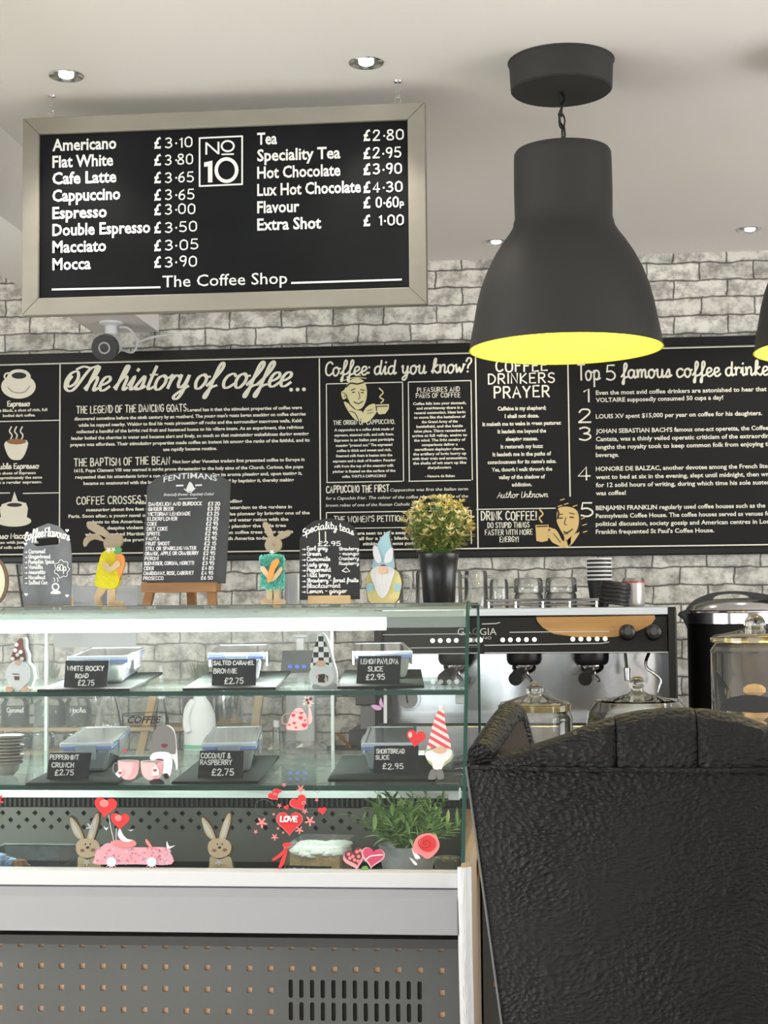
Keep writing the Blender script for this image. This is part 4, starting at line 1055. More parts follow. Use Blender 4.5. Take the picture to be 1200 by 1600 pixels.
# ------------------------------------------------------------------ what is inside the case
class FR:      # local frame on a tilted plane
    def __init__(s, o, n, rot=0.0):
        s.o = Vector(o); s.w = Vector(n).normalized()
        u = Vector((math.cos(rot), math.sin(rot), 0)); s.u = (u - s.w * u.dot(s.w)).normalized(); s.v = s.w.cross(s.u)
    def __call__(s, a, b, c): return s.o + s.u * a + s.v * b + s.w * c
    def hexa(s, mb, x0, x1, y0, y1, z0, z1, t=0.0):
        return mb.hexa([s(x0 + t, y0 + t, z0), s(x1 - t, y0 + t, z0), s(x1 - t, y1 - t, z0), s(x0 + t, y1 - t, z0), s(x0, y0, z1), s(x1, y0, z1), s(x1, y1, z1), s(x0, y1, z1)])
boxp = glass('tub_plastic', (.90, .95, .96), milk=.34, mcol=(.80, .89, .93), refl=1.4, rough=.05)
lidp = glass('lid_plastic', (.86, .94, .96), milk=.72, mcol=(.82, .92, .98), refl=1.6, rough=.08)
blue = mat('lid_seal_blue', (.22, .32, .68), .35); clipm = mat('clip_pale_blue', (.55, .66, .80), .4)
slate_b = mat('slate_board', (.022, .028, .025), .75, spec=.12, vary=.3, vscale=25)
card_m = slate_m
UPN = lambda deg: (0, -math.sin(R(deg)), math.cos(R(deg)))
PU = PL((0, 2.60, ZU + .001), UPN(2.0)); PLW = PL((0, 2.49, ZL + .001), UPN(1.0))
GS, GB, GC = 'slate serving boards in the display case', 'clip lid plastic tubs in the display case', 'chalk price cards in the display case'
def slate(pl, fl, fr, y, depth, rot, label):
    a, c = pl.P(fl, y), pl.P(fr, y)
    f = FR(a, pl.n, rot); w = (c - a).length
    t = thing('slate_board', label, 'slate board', a, GS)
    b = MB(); f.hexa(b, 0, w, 0, depth, 0, .005); b.build('board', slate_b, t, bevel=.001)
    b = MB()
    for q in (.03, w - .03):
        p = f(q, depth - .04, 0); zs_ = ZU if pl is PU else ZL
        b.box(p.x - .008, p.x + .008, p.y - .008, p.y + .008, zs_, p.z + .0005)
    b.build('rubber_feet', blackp, t)
def tub(pl, fl, fr, ylid, ybase, depth, rot, label, fill, fh):
    a, c = pl.P(fl, ybase, .0055), pl.P(fr, ybase, .0055)
    w = (c - a).length * 1.0; h = (ybase - ylid) * ps(fl, ybase, a.y) * 1.02
    f = FR(a, pl.n, rot)
    t = thing('food_tub', label, 'plastic tub', a, GB)
    b = MB(); f.hexa(b, .004, w - .004, .004, depth - .004, 0, h, .008); b.build('tub', boxp, t, bevel=.006)
    b = MB(); f.hexa(b, .007, w - .007, .009, depth - .012, h + .0085, h + .011, .002); b.build('lid', lidp, t, bevel=.002)
    b = MB()
    for x0, x1, y0, y1 in ((0, w, 0, .008), (0, w, depth - .008, depth), (0, .008, .008, depth - .008), (w - .008, w, .008, depth - .008)):
        f.hexa(b, x0, x1, y0, y1, h + .004, h + .012)
    b.build('rim', lidp, t, bevel=.002)
    b = MB()
    for x0, x1, y0, y1 in ((.001, w - .001, .0005, .005), (.001, .005, .005, depth - .005), (w - .005, w - .001, .005, depth - .005), (.001, w - .001, depth - .005, depth - .001)):
        f.hexa(b, x0, x1, y0, y1, h, h + .005)
    b.build('seal', blue, t, label='blue sealing strip')
    for q in ((w * .3, w * .7, -.004, 0), (-.004, 0, depth * .3, depth * .6), (w, w + .004, depth * .3, depth * .6)):
        b = MB(); f.hexa(b, q[0], q[1], q[2], q[3], h - .018, h + .008); b.build('clip', boxp, t, bevel=.001)
    b = MB(); rr = random.Random(fl); nx = 3
    for i in range(nx):
        for j in range(4):
            x0 = .016 + (w - .032) * i / nx; y0 = .018 + (depth - .036) * j / 4
            f.hexa(b, x0, x0 + (w - .032) / nx * .9, y0, y0 + (depth - .036) / 4 * .9, .003, fh * (.85 + .3 * rr.random()), .001)
    b.build('cake_slices', fill, t, bevel=.003)
crumb = mat('crumb_brown', (.34, .20, .09), .9, bump=1, bscale=150, vary=.35, vscale=80)
lemonc = mat('lemon_slice', (.66, .58, .24), .9, bump=1, bscale=150, vary=.25, vscale=60)
mintc = mat('mint_slice', (.34, .40, .33), .9, bump=1, bscale=150, vary=.3, vscale=60)
palec = mat('pale_slice', (.66, .62, .50), .9, bump=1, bscale=150, vary=.2, vscale=60)
slate(PU, 58, 198, 1082, .37, R(5), 'slate board under the white rocky road tub, top glass shelf')
slate(PU, 285, 428, 1080, .37, R(5), 'slate board under the salted caramel brownie tub, top glass shelf')
slate(PU, 527, 662, 1077, .37, R(5), 'slate board under the lemon pavlova tub, top glass shelf')
slate(PLW, 40, 182, 1228, .37, R(4), 'slate board under the peppermint crunch tub, lower glass shelf')
slate(PLW, 268, 402, 1226, .37, R(4), 'slate board under the coconut and raspberry tub, lower glass shelf')
slate(PLW, 512, 680, 1222, .34, R(3), 'slate board under the shortbread tub, lower glass shelf')
tub(PU, 105, 197, 1042, 1074, .27, R(8), 'blue lidded plastic tub behind the white rocky road card', palec, .025)
tub(PU, 325, 411, 1037, 1070, .27, R(8), 'blue lidded plastic tub behind the salted caramel brownie card', mintc, .025)
tub(PU, 556, 645, 1034, 1066, .27, R(8), 'blue lidded plastic tub behind the lemon pavlova card', lemonc, .03)
tub(PLW, 93, 173, 1178, 1213, .30, R(9), 'blue lidded plastic tub behind the peppermint crunch card', mat('grey_slice', (.30, .31, .33), .9), .012)
tub(PLW, 315, 400, 1178, 1213, .30, R(8), 'blue lidded plastic tub behind the coconut and raspberry card', crumb, .035)
tub(PLW, 565, 650, 1178, 1210, .30, R(4), 'blue lidded plastic tub behind the shortbread card', palec, .02)
def card(pl, tl, tr, br_, bl, lines, label, tilt=10):
    base = pl.P((bl[0] + br_[0]) / 2, (bl[1] + br_[1]) / 2, .0062)
    if pl is None: pass
    cp = PL(base, (0, -math.cos(R(tilt)), math.sin(R(tilt))))
    t = thing('price_card', label, 'price card', base, GC)
    b = MB(); CU(b, cp, [tl, tr, br_, bl], 0, .002, False); b.build('card', card_m, t, bevel=.0006)
    f = FR(base, pl.n, 0)
    b = MB(); w = .03; f.hexa(b, -w, w, .001, .022, -.0005, .006); b.build('stand', blackp, t)
    b = MB()
    for s, x0, y, x1, h in lines: S(b, cp, s, x0, y, x1, h, max(1.5, h * .19), off=.0006, gap=1.9, jit=.5, space=3.6)
    b.build('lettering', chalk, t, fix=False)
card(PU, (102.5, 1032), (170, 1032), (166, 1077.5), (99, 1078), [('WHITE ROCKY', 105, 1048, 162, 7), ('ROAD', 118, 1059.5, 138, 6.5), ('£2.75', 122, 1071, 147, 8)], 'chalk price card reading White Rocky Road')
card(PU, (332, 1030), (400.5, 1029.5), (399.5, 1074.5), (330.5, 1075.5), [('SALTED CARAMEL', 334, 1039, 397, 6), ('BROWNIE', 334, 1052, 370, 7), ('£2.75', 351, 1068, 380, 8.5)], 'chalk price card reading Salted Caramel Brownie')
card(PU, (559.5, 1025), (627, 1024.5), (624.5, 1072), (556, 1072.5), [('LEMON PAVLOVA', 564, 1037.5, 622, 7.5), ('SLICE', 575, 1049, 598, 7), ('£2.95', 572, 1062, 601, 8)], 'chalk price card reading Lemon Pavlova Slice')
card(PLW, (77, 1176), (143, 1176), (136, 1222.5), (72, 1222), [('PEPPERMINT', 78, 1186.5, 123, 7), ('CRUNCH', 81, 1199, 115, 7), ('£2.75', 86, 1211, 115, 8)], 'chalk price card reading Peppermint Crunch')
card(PLW, (312.5, 1173), (381, 1173), (378.5, 1220), (308, 1220.5), [('COCONUT &', 314, 1184.5, 360, 7.5), ('RASPBERRY', 313, 1195, 362, 7.5), ('£2.75', 331, 1211, 365, 9.5)], 'chalk price card reading Coconut and Raspberry')
card(PLW, (585, 1165.5), (654, 1164.5), (652, 1211), (583, 1213), [('SHORTBREAD', 588, 1177, 632, 6.5), ('SLICE', 587, 1186.5, 608, 6), ('£2.95', 598, 1201.5, 630, 8)], 'chalk price card reading Shortbread Slice')

# gnome ornaments on the top shelf
def orn(name, label, cat, pl, layers, base, group=None, th=.012, depth0=.0):
    t = thing(name, label, cat, base, group)
    off = 0
    for i, l in enumerate(layers):
        nm, outs, m_, o1, th1 = l[:5]
        for q in outs:
            b = MB(); CU(b, pl, q, o1, th1, l[5] if len(l) > 5 else True); b.build({'dots': 'dot'}.get(nm, nm), m_, t, bevel=.0005)
    return t
k3 = lambda *p: K(1 / 3, 0, 940, *p)
yb = atZ(32, 1081, ZU).y; pg = PY(yb)
skin = mat('felt_skin', (.72, .46, .34), .7); whitef = mat('ornament_white', (.72, .73, .75), .6); mintedge = mat('ornament_edge', (.62, .74, .68), .6)
hatdot = mat('hat_brown_red', (.20, .085, .075), .7)
t = orn('gnome_ornament', 'standing gnome ornament with a white dotted brown hat', 'gnome ornament', pg, [
    ('edge', [k3((40, 415), (55, 300), (75, 200), (100, 168), (118, 180), (118, 220), (130, 250), (130, 285), (150, 310), (156, 360), (142, 400), (148, 415))], mintedge, -.004, .014),
    ('hat', [k3((48, 280), (60, 235), (75, 195), (92, 172), (104, 178), (106, 210), (115, 240), (120, 280), (85, 270))], hatdot, 0, .004),
    ('beard', [k3((28, 340), (45, 295), (85, 275), (125, 295), (142, 335), (135, 375), (105, 405), (85, 422), (60, 405), (35, 370))], whitef, .001, .004),
    ('dots', [ell(*q, 3, 3, 10) for q in k3((78, 202), (72, 228), (97, 236), (82, 250), (60, 268), (103, 268))], chalk, .0012, .001),
    ('nose', [ell(*k3((85, 287))[0], 4.4, 3.6, 12)], skin, .004, .004),
    ('mug_print', [k3((66, 350), (92, 350), (92, 368), (70, 368)), k3((60, 336), (92, 338), (92, 342), (60, 342))], mat('mug_print_brown', (.12, .07, .05), .6), .0016, .0005, False),
    ('foot', [k3((32, 400), (55, 398), (62, 420), (35, 422)), k3((105, 405), (135, 398), (145, 410), (130, 422), (105, 422))], skin, .006, .012)], pg.P(32, 1081))
yb = atZ(507, 1076, ZU).y; pg = PY(yb); k3b = lambda *p: K(1 / 3, 380, 940, *p)
ck = checker_mat('gingham_check', (.85, .85, .85), (.03, .03, .03), 1 / .0092)
orn('gnome_ornament', 'standing gnome ornament with a black and white gingham hat', 'gnome ornament', pg, [
    ('edge', [k3b((325, 405), (318, 300), (340, 190), (362, 148), (385, 160), (405, 210), (420, 270), (437, 330), (438, 380), (430, 405))], whitef, -.004, .014),
    ('hat', [k3b((316, 312), (325, 250), (340, 190), (358, 155), (372, 160), (395, 220), (408, 260), (414, 312), (365, 285))], ck, 0, .004),
    ('body', [ell(*k3b((368, 346))[0], 19.5, 19, 24)], whitef, .001, .004),
    ('nose', [k3b((345, 278), (382, 278), (382, 300), (345, 300))], skin, .004, .004),
    ('mug', [k3b((350, 342), (383, 338), (385, 380), (352, 378))], mat('mug_print_black', (.03, .02, .02), .6), .0018, .002, False),
    ('mug_handle', [k3b((385, 345), (398, 347), (398, 372), (386, 374), (386, 369), (393, 367), (393, 352), (386, 350))], mat('mug_print_black', (.03, .02, .02), .6), .0018, .002, False),
    ('hand', [ell(*k3b((347, 352))[0], 2.6), ell(*k3b((388, 366))[0], 2.6)], skin, .0022, .003),
    ('feet', [k3b((330, 385), (380, 398), (425, 382), (438, 395), (430, 410), (330, 410))], mat('ornament_grey', (.35, .35, .36), .7), .0024, .01)], pg.P(507, 1076))

# ------------------------------------------------------------------ on the case deck
ZD = z_b - .0158
GR = 'wooden rabbit figures on the case deck'
pr_ = PY(2.43)
rabw = mat('rabbit_wood', (.80, .62, .40), .6); earin = mat('rabbit_ear_inside', (.88, .84, .74), .7); cheek = mat('cheek_brown', (.42, .21, .12), .7); edgew = mat('burnt_edge', (.12, .08, .045), .8)
def rabbit(cx, label, blossom):
    k = lambda *p: [(cx + (x - 1027) / 3, 1200 + y / 3) for x, y in p]
    t = thing('rabbit_figure', label, 'rabbit figure', (pr_.P(cx, 1300).x, 2.43, ZD), GR)
    bz = 1200 + 515 / 3
    L = [('edge', [k((940, 240), (948, 225), (975, 250), (1005, 320), (1020, 335), (1030, 290), (1050, 235), (1073, 205), (1083, 240), (1070, 300), (1058, 345), (1088, 375), (1085, 400), (1068, 420), (1088, 450), (1090, 520), (972, 520), (975, 450), (990, 415), (970, 390), (968, 360), (995, 335), (960, 300))], edgew, -.003, .006),
         ('ear', [k((943, 240), (955, 238), (985, 275), (1008, 330), (990, 335), (960, 305)), k((1025, 335), (1035, 285), (1055, 235), (1072, 212), (1078, 240), (1068, 290), (1050, 340))], rabw, 0, .003),
         ('ear_inside', [k((952, 250), (975, 275), (998, 322), (985, 320), (962, 290)), k((1034, 325), (1042, 285), (1060, 240), (1068, 238), (1062, 290), (1045, 330))], earin, .0008, .001),
         ('head', [k((972, 370), (985, 340), (1025, 330), (1065, 340), (1082, 370), (1070, 405), (1028, 422), (985, 408))], rabw, .001, .003),
         ('cheek', [ell(*k((1003, 386))[0], 3.6, 2.6), ell(*k((1053, 384))[0], 3.6, 2.6)], cheek, .0016, .001),
         ('face', [ell(*k((1028, 372))[0], 2.4, 1.8), ell(*k((1018, 356))[0], 1, 1.3, 8), ell(*k((1040, 356))[0], 1, 1.3, 8)], ink, .002, .001),
         ('body', [k((985, 415), (1028, 430), (1072, 415), (1086, 455), (1086, 515), (976, 515), (980, 455))], mat('rabbit_coat', (.70, .58, .36), .7), .0005, .003),
         ('bow', [k((1025, 440), (985, 470), (978, 484), (1000, 482)), k((1030, 440), (1068, 462), (1082, 480), (1055, 478))], mat('raffia', (.66, .52, .28), .8), .003, .002),
         ('flower', [flower(*k((1027, 440))[0], 6)] + ([flower(*k((1043, 275))[0], 7)] if blossom else []), chalk, .005, .0015)]
    for l in L:
        b = MB()
        for i, q in enumerate(l[1]):
            if i: b.build(l[0], l[2], t); b = MB()
            CU(b, pr_, q, l[3], l[4])
        if l[0] == 'edge':
            x0, x1 = pr_.P(cx - 18, 1370).x, pr_.P(cx + 18, 1370).x
            b.box(x0, x1, 2.43, 2.445, ZD, pr_.P(cx, 1371).z + .003)
        b.build(l[0], l[2], t)
rabbit(137, 'wooden rabbit figure with a white blossom on its ear, left of the flower car', True)
rabbit(343, 'wooden rabbit figure with plain ears, right of the flower car', False)

# cake slab, tray, planted bucket, grey pot
cpl = lambda x, y, Y: at(x, y, Y)
a, c = at(456, 1330, 2.55), at(535, 1330, 2.55)
t = thing('cake_slab', 'slab of pale sponge cake with white icing in clear wrap', 'cake', ((a.x + c.x) / 2, 2.55, ZD))
zc1, zc2 = Zc(1333, 2.55), Zc(1326, 2.55)
b = MB(); b.rbox(((a.x + c.x) / 2, 2.60, ZD), c.x - a.x, .11, zc1 - ZD, R(-4)); b.build('sponge', mat('yellow_sponge', (.78, .58, .30), .95, bump=1.2, bscale=120, vary=.25, vscale=60), t, bevel=.003)
b = MB(); rr = random.Random(2)
for i in range(16):
    for j in range(9):
        b.ball((a.x + .004 + (c.x - a.x - .008) * i / 15 + rr.uniform(-.002, .002), 2.549 + j * .0125, zc1 + .001 + rr.random() * .003 - (.006 * rr.random() if j == 0 else 0)), .0095, .5, 8)
b.build('icing', mat('white_icing', (.86, .85, .80), .6, bump=.6, bscale=60), t, True)
b = MB(); b.rbox(((a.x + c.x) / 2, 2.60, ZD), c.x - a.x + .016, .135, zc2 - ZD + .008, R(-4), .96); b.build('clear_wrap', glass('wrap_film', (.97, .97, .97), milk=.02, mcol=(.7, .72, .74), refl=.7, rough=.15), t, bevel=.004)
pc = PL((0, 2.50, ZD), (0, -1, .12))
t = thing('price_card', 'chalk price card reading Lemon, half hidden in front of the cake slab', 'price card', pc.P(482, 1372), GC)
b = MB(); CU(b, pc, [(446, 1352), (518, 1354), (516, 1385), (445, 1384)], 0, .002, False); b.build('card', card_m, t)
b = MB(); S(b, pc, 'LEMON', 452, 1364.5, 482, 8, 1.8, off=.0006); b.build('lettering', chalk, t, fix=False)
b = MB(); b.box(pc.P(450, 1380).x, pc.P(512, 1380).x, 2.502, 2.52, ZD, pc.P(480, 1383).z + .004); b.build('stand', blackp, t)
# tray at the left
x0, x1 = at(-70, 1340, 2.45).x, at(92, 1340, 2.45).x
t = thing('clear_tray', 'clear plastic tray at the left end of the case deck', 'tray', ((x0 + x1) / 2, 2.45, ZD))
zt1 = Zc(1322, 2.68)
b = MB(); b.box(x0, x1 - .008, 2.44, 2.68, ZD, ZD + .002)
for q in ((x0, x1, 2.44, 2.443), (x0, x1, 2.68, 2.683), (x0, x0 + .003, 2.44, 2.68)): b.box(*q, ZD, zt1)
b.slab([(x1 - .008, 2.44, ZD), (x1 - .008, 2.68, ZD), (x1 + .004, 2.68, zt1), (x1 + .004, 2.44, zt1)], (.003, 0, 0))
b.build('tray', glass('smoky_plastic', (.72, .74, .75), milk=.05, refl=1.8), t)
b = MB(); b.tube([(x0, 2.44, zt1), (x1 + .004, 2.44, zt1), (x1 + .004, 2.683, zt1), (x0, 2.683, zt1)], .0025, 6, True); b.build('rim', glass('rim_plastic', (.5, .52, .53), milk=.2, refl=2), t, True)
G2 = 'wrapped cakes in the clear tray'
for i, (px, py, m_, lb) in enumerate(((2, 1335, mat('blue_wrapper', (.30, .45, .66), .35, bump=1, bscale=30), 'blue wrapped cake at the left end of the clear tray'), (40, 1343, mat('nutty_crumb', (.22, .13, .07), .9, bump=1.4, bscale=90, vary=.5, vscale=60), 'brown nutty cake in the clear tray'), (-36, 1338, mat('blue_wrapper', (.30, .45, .66), .35), 'blue wrapped cake in the clear tray, cut off by the left edge'))):
    p = at(px, py, 2.55); b = MB(); rr = random.Random(i); ztop = at(px, py, 2.55).z - .008
    for q in range(18): b.ball((p.x + rr.uniform(-.012, .012), 2.55 + rr.uniform(-.02, .02), ZD + .0165 + (ztop - ZD - .0145) * (q / 17)), .014, .8, 8)
    tag(b.build('wrapped_cake', m_, smooth=True), lb, 'cake', G2)

def leafmesh(b, base, d, L, w, droop=.25, seg=4, up=Vector((0, 0, 1))):
    d = Vector(d).normalized(); side = d.cross(up)
    if side.length < .05: side = Vector((1, 0, 0))
    side.normalize(); vs = []
    for i in range(seg + 1):
        t = i / seg; p = Vector(base) + d * L * t - up * droop * L * t * t
        ww = w * math.sin(math.pi * min(.97, .08 + t * .9)) / 2
        nn = d.cross(side) * ww * .35
        vs += [p - side * ww + nn, p, p + side * ww + nn]
    fs = []
    for i in range(seg):
        k = i * 3; fs += [(k, k + 1, k + 4, k + 3), (k + 1, k + 2, k + 5, k + 4)]
    b.add(vs, fs)
leafg = mat('leaf_green', (.27, .46, .13), .45, vary=.35, vscale=40); leafd = mat('leaf_dark_green', (.13, .26, .07), .5, vary=.3, vscale=40); leafl = mat('leaf_light_green', (.48, .66, .24), .45, vary=.2, vscale=40)
# bucket
YK = 2.56; cx = 637; bk = at(cx, 1340, YK); s_ = ps(cx, 1340, YK)
t = thing('planted_bucket', 'small galvanised bucket with a bushy green bamboo-leaf plant', 'plant', (bk.x, YK, ZD))
c = (bk.x, YK, ZD); H = Zc(1318, YK) - ZD; r0, r1 = 33 * s_, 43 * s_
pf = [(r0 * .98, 0), (r0, .002)]
for i in range(1, 12):
    q = i / 12; rad = r0 + (r1 - r0) * q + (.0012 if i in (5, 7, 9) else 0); pf.append((rad, H * q))
pf += [(r1 + .002, H - .002), (r1 + .003, H), (r1, H + .001), (r1 - .004, H - .006), (r1 - .006, H - .012), (.001, H - .012)]
MB().lathe(c, pf, 40).build('bucket', mat('galvanised', (.62, .66, .68), .42, .35, vary=.15, vscale=30), t, True)
b = MB(); rr = random.Random(11); st = MB()
for i in range(70):
    an = rr.uniform(0, 2 * math.pi); lean = rr.uniform(.1, 1.15)
    tip_l = rr.uniform(.055, .105)
    d = Vector((math.cos(an) * math.sin(lean), math.sin(an) * math.sin(lean) * .8, math.cos(lean)))
    p0 = Vector((bk.x + rr.uniform(-.02, .02), YK + rr.uniform(-.02, .02), ZD + H - .01))
    p1 = p0 + d * tip_l; p1.z = min(p1.z, ZL - .025 if p1.y > 2.46 else p1.z)
    st.tube([p0, (p0 + p1) / 2 + Vector((0, 0, .006)), p1], .0009, 4, caps=False)
    for j in range(7):
        q = p0.lerp(p1, .35 + .65 * j / 6); a2 = rr.uniform(0, 6.28)
        dd = (d + Vector((math.cos(a2), math.sin(a2), rr.uniform(-.3, .6))) * .9)
        b.cur = rr.choice((0, 0, 1, 2)); leafmesh(b, q, dd, rr.uniform(.022, .04), rr.uniform(.005, .008), rr.uniform(.1, .5))
b.v = [Vector((min(v.x, XR - .012), max(v.y, gy(v.z) + .012), min(v.z, ZL - .013))) for v in b.v]
b.build('foliage', [leafg, leafd, leafl], t, fix=False); st.build('stems', leafd, t, fix=False)
YP = 2.68; pp = at(699, 1350, YP); sp2 = ps(699, 1350, YP)
t = thing('grey_pot', 'small grey pot of dried leaves beside the galvanised bucket', 'plant pot', (pp.x, YP, ZD))
hh = Zc(1337, YP) - ZD
MB().lathe((pp.x, YP, ZD), [(17 * sp2, 0), (20.5 * sp2, hh), (19 * sp2, hh), (18 * sp2, hh - .008), (.001, hh - .008)], 28).build('pot', mat('grey_ceramic', (.42, .42, .39), .5), t, True)
b = MB()
for i in range(16):
    an = i * .9; leafmesh(b, (pp.x + .006 * math.cos(an), YP + .006 * math.sin(an), ZD + hh - .008), (math.cos(an), math.sin(an), .9), .028, .012, .5)
b.v = [Vector((min(v.x, XR - .006), v.y, v.z)) for v in b.v]
b.build('dried_leaves', mat('dried_leaf', (.52, .46, .28), .7, vary=.25, vscale=60), t, fix=False)

# ================================================================== on top of the case
YT = 2.86
pt = PY(YT)
def ybase(py): return ZT + .0003
def foot(b, x0, x1, y0=YT - .004, y1=YT + .02): b.box(x0, x1, y0, y1, ZT + .0002, ZT + .006)
kt = lambda *p: K(.31667, 0, 780, *p); kr = lambda *p: K(.31667, 380, 760, *p)
def layers(t, pl, L, bevel=.0004):
    for l in L:
        for q in l[1]:
            b = MB(); CU(b, pl, q, l[3], l[4], l[5] if len(l) > 5 else True)
            b.build(l[0], l[2], t, bevel=bevel, label=l[6] if len(l) > 6 else None)
def drop(b, pl, x0, x1, y, th=.012):       # small foot down to the case top
    p, q = pl.P(x0, y), pl.P(x1, y); b.box(p.x, q.x, p.y - .006, p.y + th, ZT + .0003, max(p.z, ZT + .002))
# partial round plaque at the left edge
t = thing('round_plaque', 'round wood edged cream plaque left of the coffee flavours sign', 'ornament', (pt.P(-18, 940).x, YT, ZT + .0003))
layers(t, pt, [('plaque', [[(-18 + 26 * math.cos(i * .2618), 908 + 38 * math.sin(i * .2618)) for i in range(24)]], mat('plaque_cream', (.74, .70, .50), .7), .002, .006),
               ('wood_edge', [[(-18 + 30 * math.cos(i * .2618), 908 + 41 * math.sin(i * .2618)) for i in range(24)]], mat('dark_wood_edge', (.20, .13, .08), .7), 0, .008)])
b = MB(); b.box(pt.P(-26, 940).x, pt.P(-8, 940).x, YT - .002, YT + .02, ZT + .0003, pt.P(-18, 945).z); b.build('foot', oak, t)

# coffee flavours chalk sign
pS = PL((0, 2.80, ZT), (.05, -1, .12))
t = thing('coffee_flavours_sign', 'arched grey chalk sign of coffee flavours on a pale wooden block', 'chalk sign', (pS.P(74, 948).x, 2.80, ZT + .0003))
so = [(36, 946), (35, 905), (35.5, 868), (38, 852), (46, 836), (58, 824), (75, 817.5), (92, 822), (103, 833), (109.5, 848), (111.5, 866), (111.5, 905), (111, 946)]
slot = [(52, 845), (56, 841.5), (88, 838.5), (93, 841.5), (93.5, 847), (90, 850.5), (58, 853.5), (52.5, 850.5)]
b = MB(); CU(b, pS, so, 0, .005, False, holes=[slot]); b.build('board', mat('grey_slate', (.16, .17, .18), .6, vary=.3, vscale=25), t, bevel=.0006)
b = MB(); O = .0008
S(b, pS, 'Coffee Flavours', 39, 846, 109, 13, 2.0, off=O, gap=.4, space=1.6, arc=.42)
for i, s in enumerate(('Caramel', 'Gingerbread', 'Pumpkin Spice', 'Vanilla', 'Amaretto', 'Hazelnut', 'Salted Car.')):
    y = 864.5 + i * 8.1; w = (26, 34, 40, 22, 26, 26, 30)[i]
    S(b, pS, s, 45, y, 45 + w, 5.6, 1.15, off=O, gap=.6); S(b, pS, '>', 39, y, 43, 5, 1, off=O)
S(b, pS, '60p', 89, 892, 104, 10, 1.5, off=O, gap=1)
LN(b, pS, [(97 + (11 + 1.6 * math.cos(i * .9 * 2)) * math.cos(i * .2618), 889 + (13 + 1.6 * math.cos(i * .9 * 2)) * math.sin(i * .2618)) for i in range(25)], 1.1, O, True)
SH(b, pS, [(80, 925), (85, 922), (94, 924), (94, 928), (80, 928)], O); LN(b, pS, ell(87, 917, 5, 5) + [(92, 917)], 2.4, O); LN(b, pS, [(85, 909), (86, 906), (84, 903)], 1.2, O, True); LN(b, pS, [(90, 909), (91, 906), (89, 903)], 1.2, O, True)
for x, y in ((40, 850), (105, 829), (41, 929), (105, 931)): SH(b, pS, heart(x, y, 3), O, False)
b.build('lettering', chalk, t, fix=False, label='white chalk lettering')
p0, p1 = at(38, 949, 2.775), at(100, 949, 2.775)
b = MB(); b.box(p0.x, p1.x, 2.775, 2.835, ZT + .0003, at(60, 932, 2.775).z); b.build('block', oak, t, bevel=.0015)

# yellow dress rabbit
yfab = mat('yellow_fabric', (.80, .68, .03), .95, bump=.8, bscale=120); orange = mat('carrot_orange', (.82, .32, .07), .7); gleaf = mat('felt_green', (.12, .35, .12), .8)
t = thing('rabbit_ornament', 'wooden rabbit ornament in a yellow dress holding a carrot', 'rabbit ornament', (pt.P(168, 947).x, YT, ZT + .0003), 'dressed rabbits on the case top')
layers(t, pt, [
    ('ear', [kt((428, 115), (445, 110), (490, 130), (530, 160), (548, 188), (520, 205), (490, 178), (455, 158), (430, 140)), kt((410, 225), (415, 195), (450, 172), (495, 176), (525, 195), (505, 207), (470, 198), (440, 208), (420, 234))], fur, 0, .006),
    ('head', [kt((513, 200), (545, 180), (575, 172), (598, 178), (606, 210), (592, 235), (560, 250), (525, 255), (512, 225))], fur, .001, .008),
    ('leg', [kt((493, 425), (532, 430), (505, 470), (492, 490), (503, 525), (485, 530), (463, 487)), kt((538, 430), (570, 430), (568, 500), (603, 505), (602, 529), (538, 529))], ply, 0, .008),
    ('dress', [kt((510, 262), (560, 250), (588, 265), (582, 300), (597, 360), (582, 430), (540, 442), (500, 437), (473, 425), (475, 380), (490, 320))], yfab, .006, .014),
    ('carrot', [kt((578, 278), (605, 272), (621, 290), (622, 330), (605, 378), (595, 396), (584, 350))], orange, .012, .006),
    ('carrot_leaf', [kt((568, 250), (590, 235), (608, 245), (602, 268), (578, 272))], gleaf, .013, .004),
    ('arm', [kt((518, 310), (545, 320), (556, 335), (588, 303), (606, 325), (580, 347), (550, 360), (525, 348))], ply, .016, .005),
    ('flower_collar', [flower(*kt((545, 252))[0], 5), flower(*kt((568, 250))[0], 4)], chalk, .014, .002)])
b = MB(); drop(b, pt, 152, 192, 947); b.build('base', ply, t)

# drinks menu on easel
pF = PL((0, 2.84, ZT), (.03, -1, .16))
t = thing('drinks_menu_board', 'arched blackboard listing cold drinks and prices, resting on the small easel', 'menu board', pF.P(286, 909))
b = MB(); CU(b, pF, [(221, 909), (225.5, 830), (230, 760), (244, 746), (270, 739), (297, 736.5), (322, 738.5), (343, 743), (360, 752), (357, 830), (352, 911)], 0, .005, False)
b.build('board', mat('charcoal_board', (.042, .046, .048), .6, vary=.3, vscale=12), t, bevel=.0005)
b = MB()
T(b, pF, 'FENTIMANS', 255.5, 754, 339, 9, bold=.01, off=O, arc=.26, rot=.01)
b.build('brand_lettering', mat('grey_print', (.62, .64, .62), .7), t, fix=False)
b = MB()
SH(b, pF, [(291, 766), (294, 757), (297, 753), (301, 757), (304, 765), (297.5, 767.5)], O); LN(b, pF, [(288, 764), (293, 768), (298, 769), (305, 763)], 1.6, O, True); LN(b, pF, [(276, 759), (286, 758.7)], 2.6, O); LN(b, pF, [(306, 758.5), (315, 758)], 2.6, O)
T(b, pF, 'Botanically Brewed - Exquisitely Crafted', 256, 775, 333, 4.5, off=O, shear=.3, bold=.01); LN(b, pF, [(280, 780), (308, 779)], 1, O)
b.build('printed_crest', mat('grey_print', (.62, .64, .62), .7), t, fix=False)
b = MB()
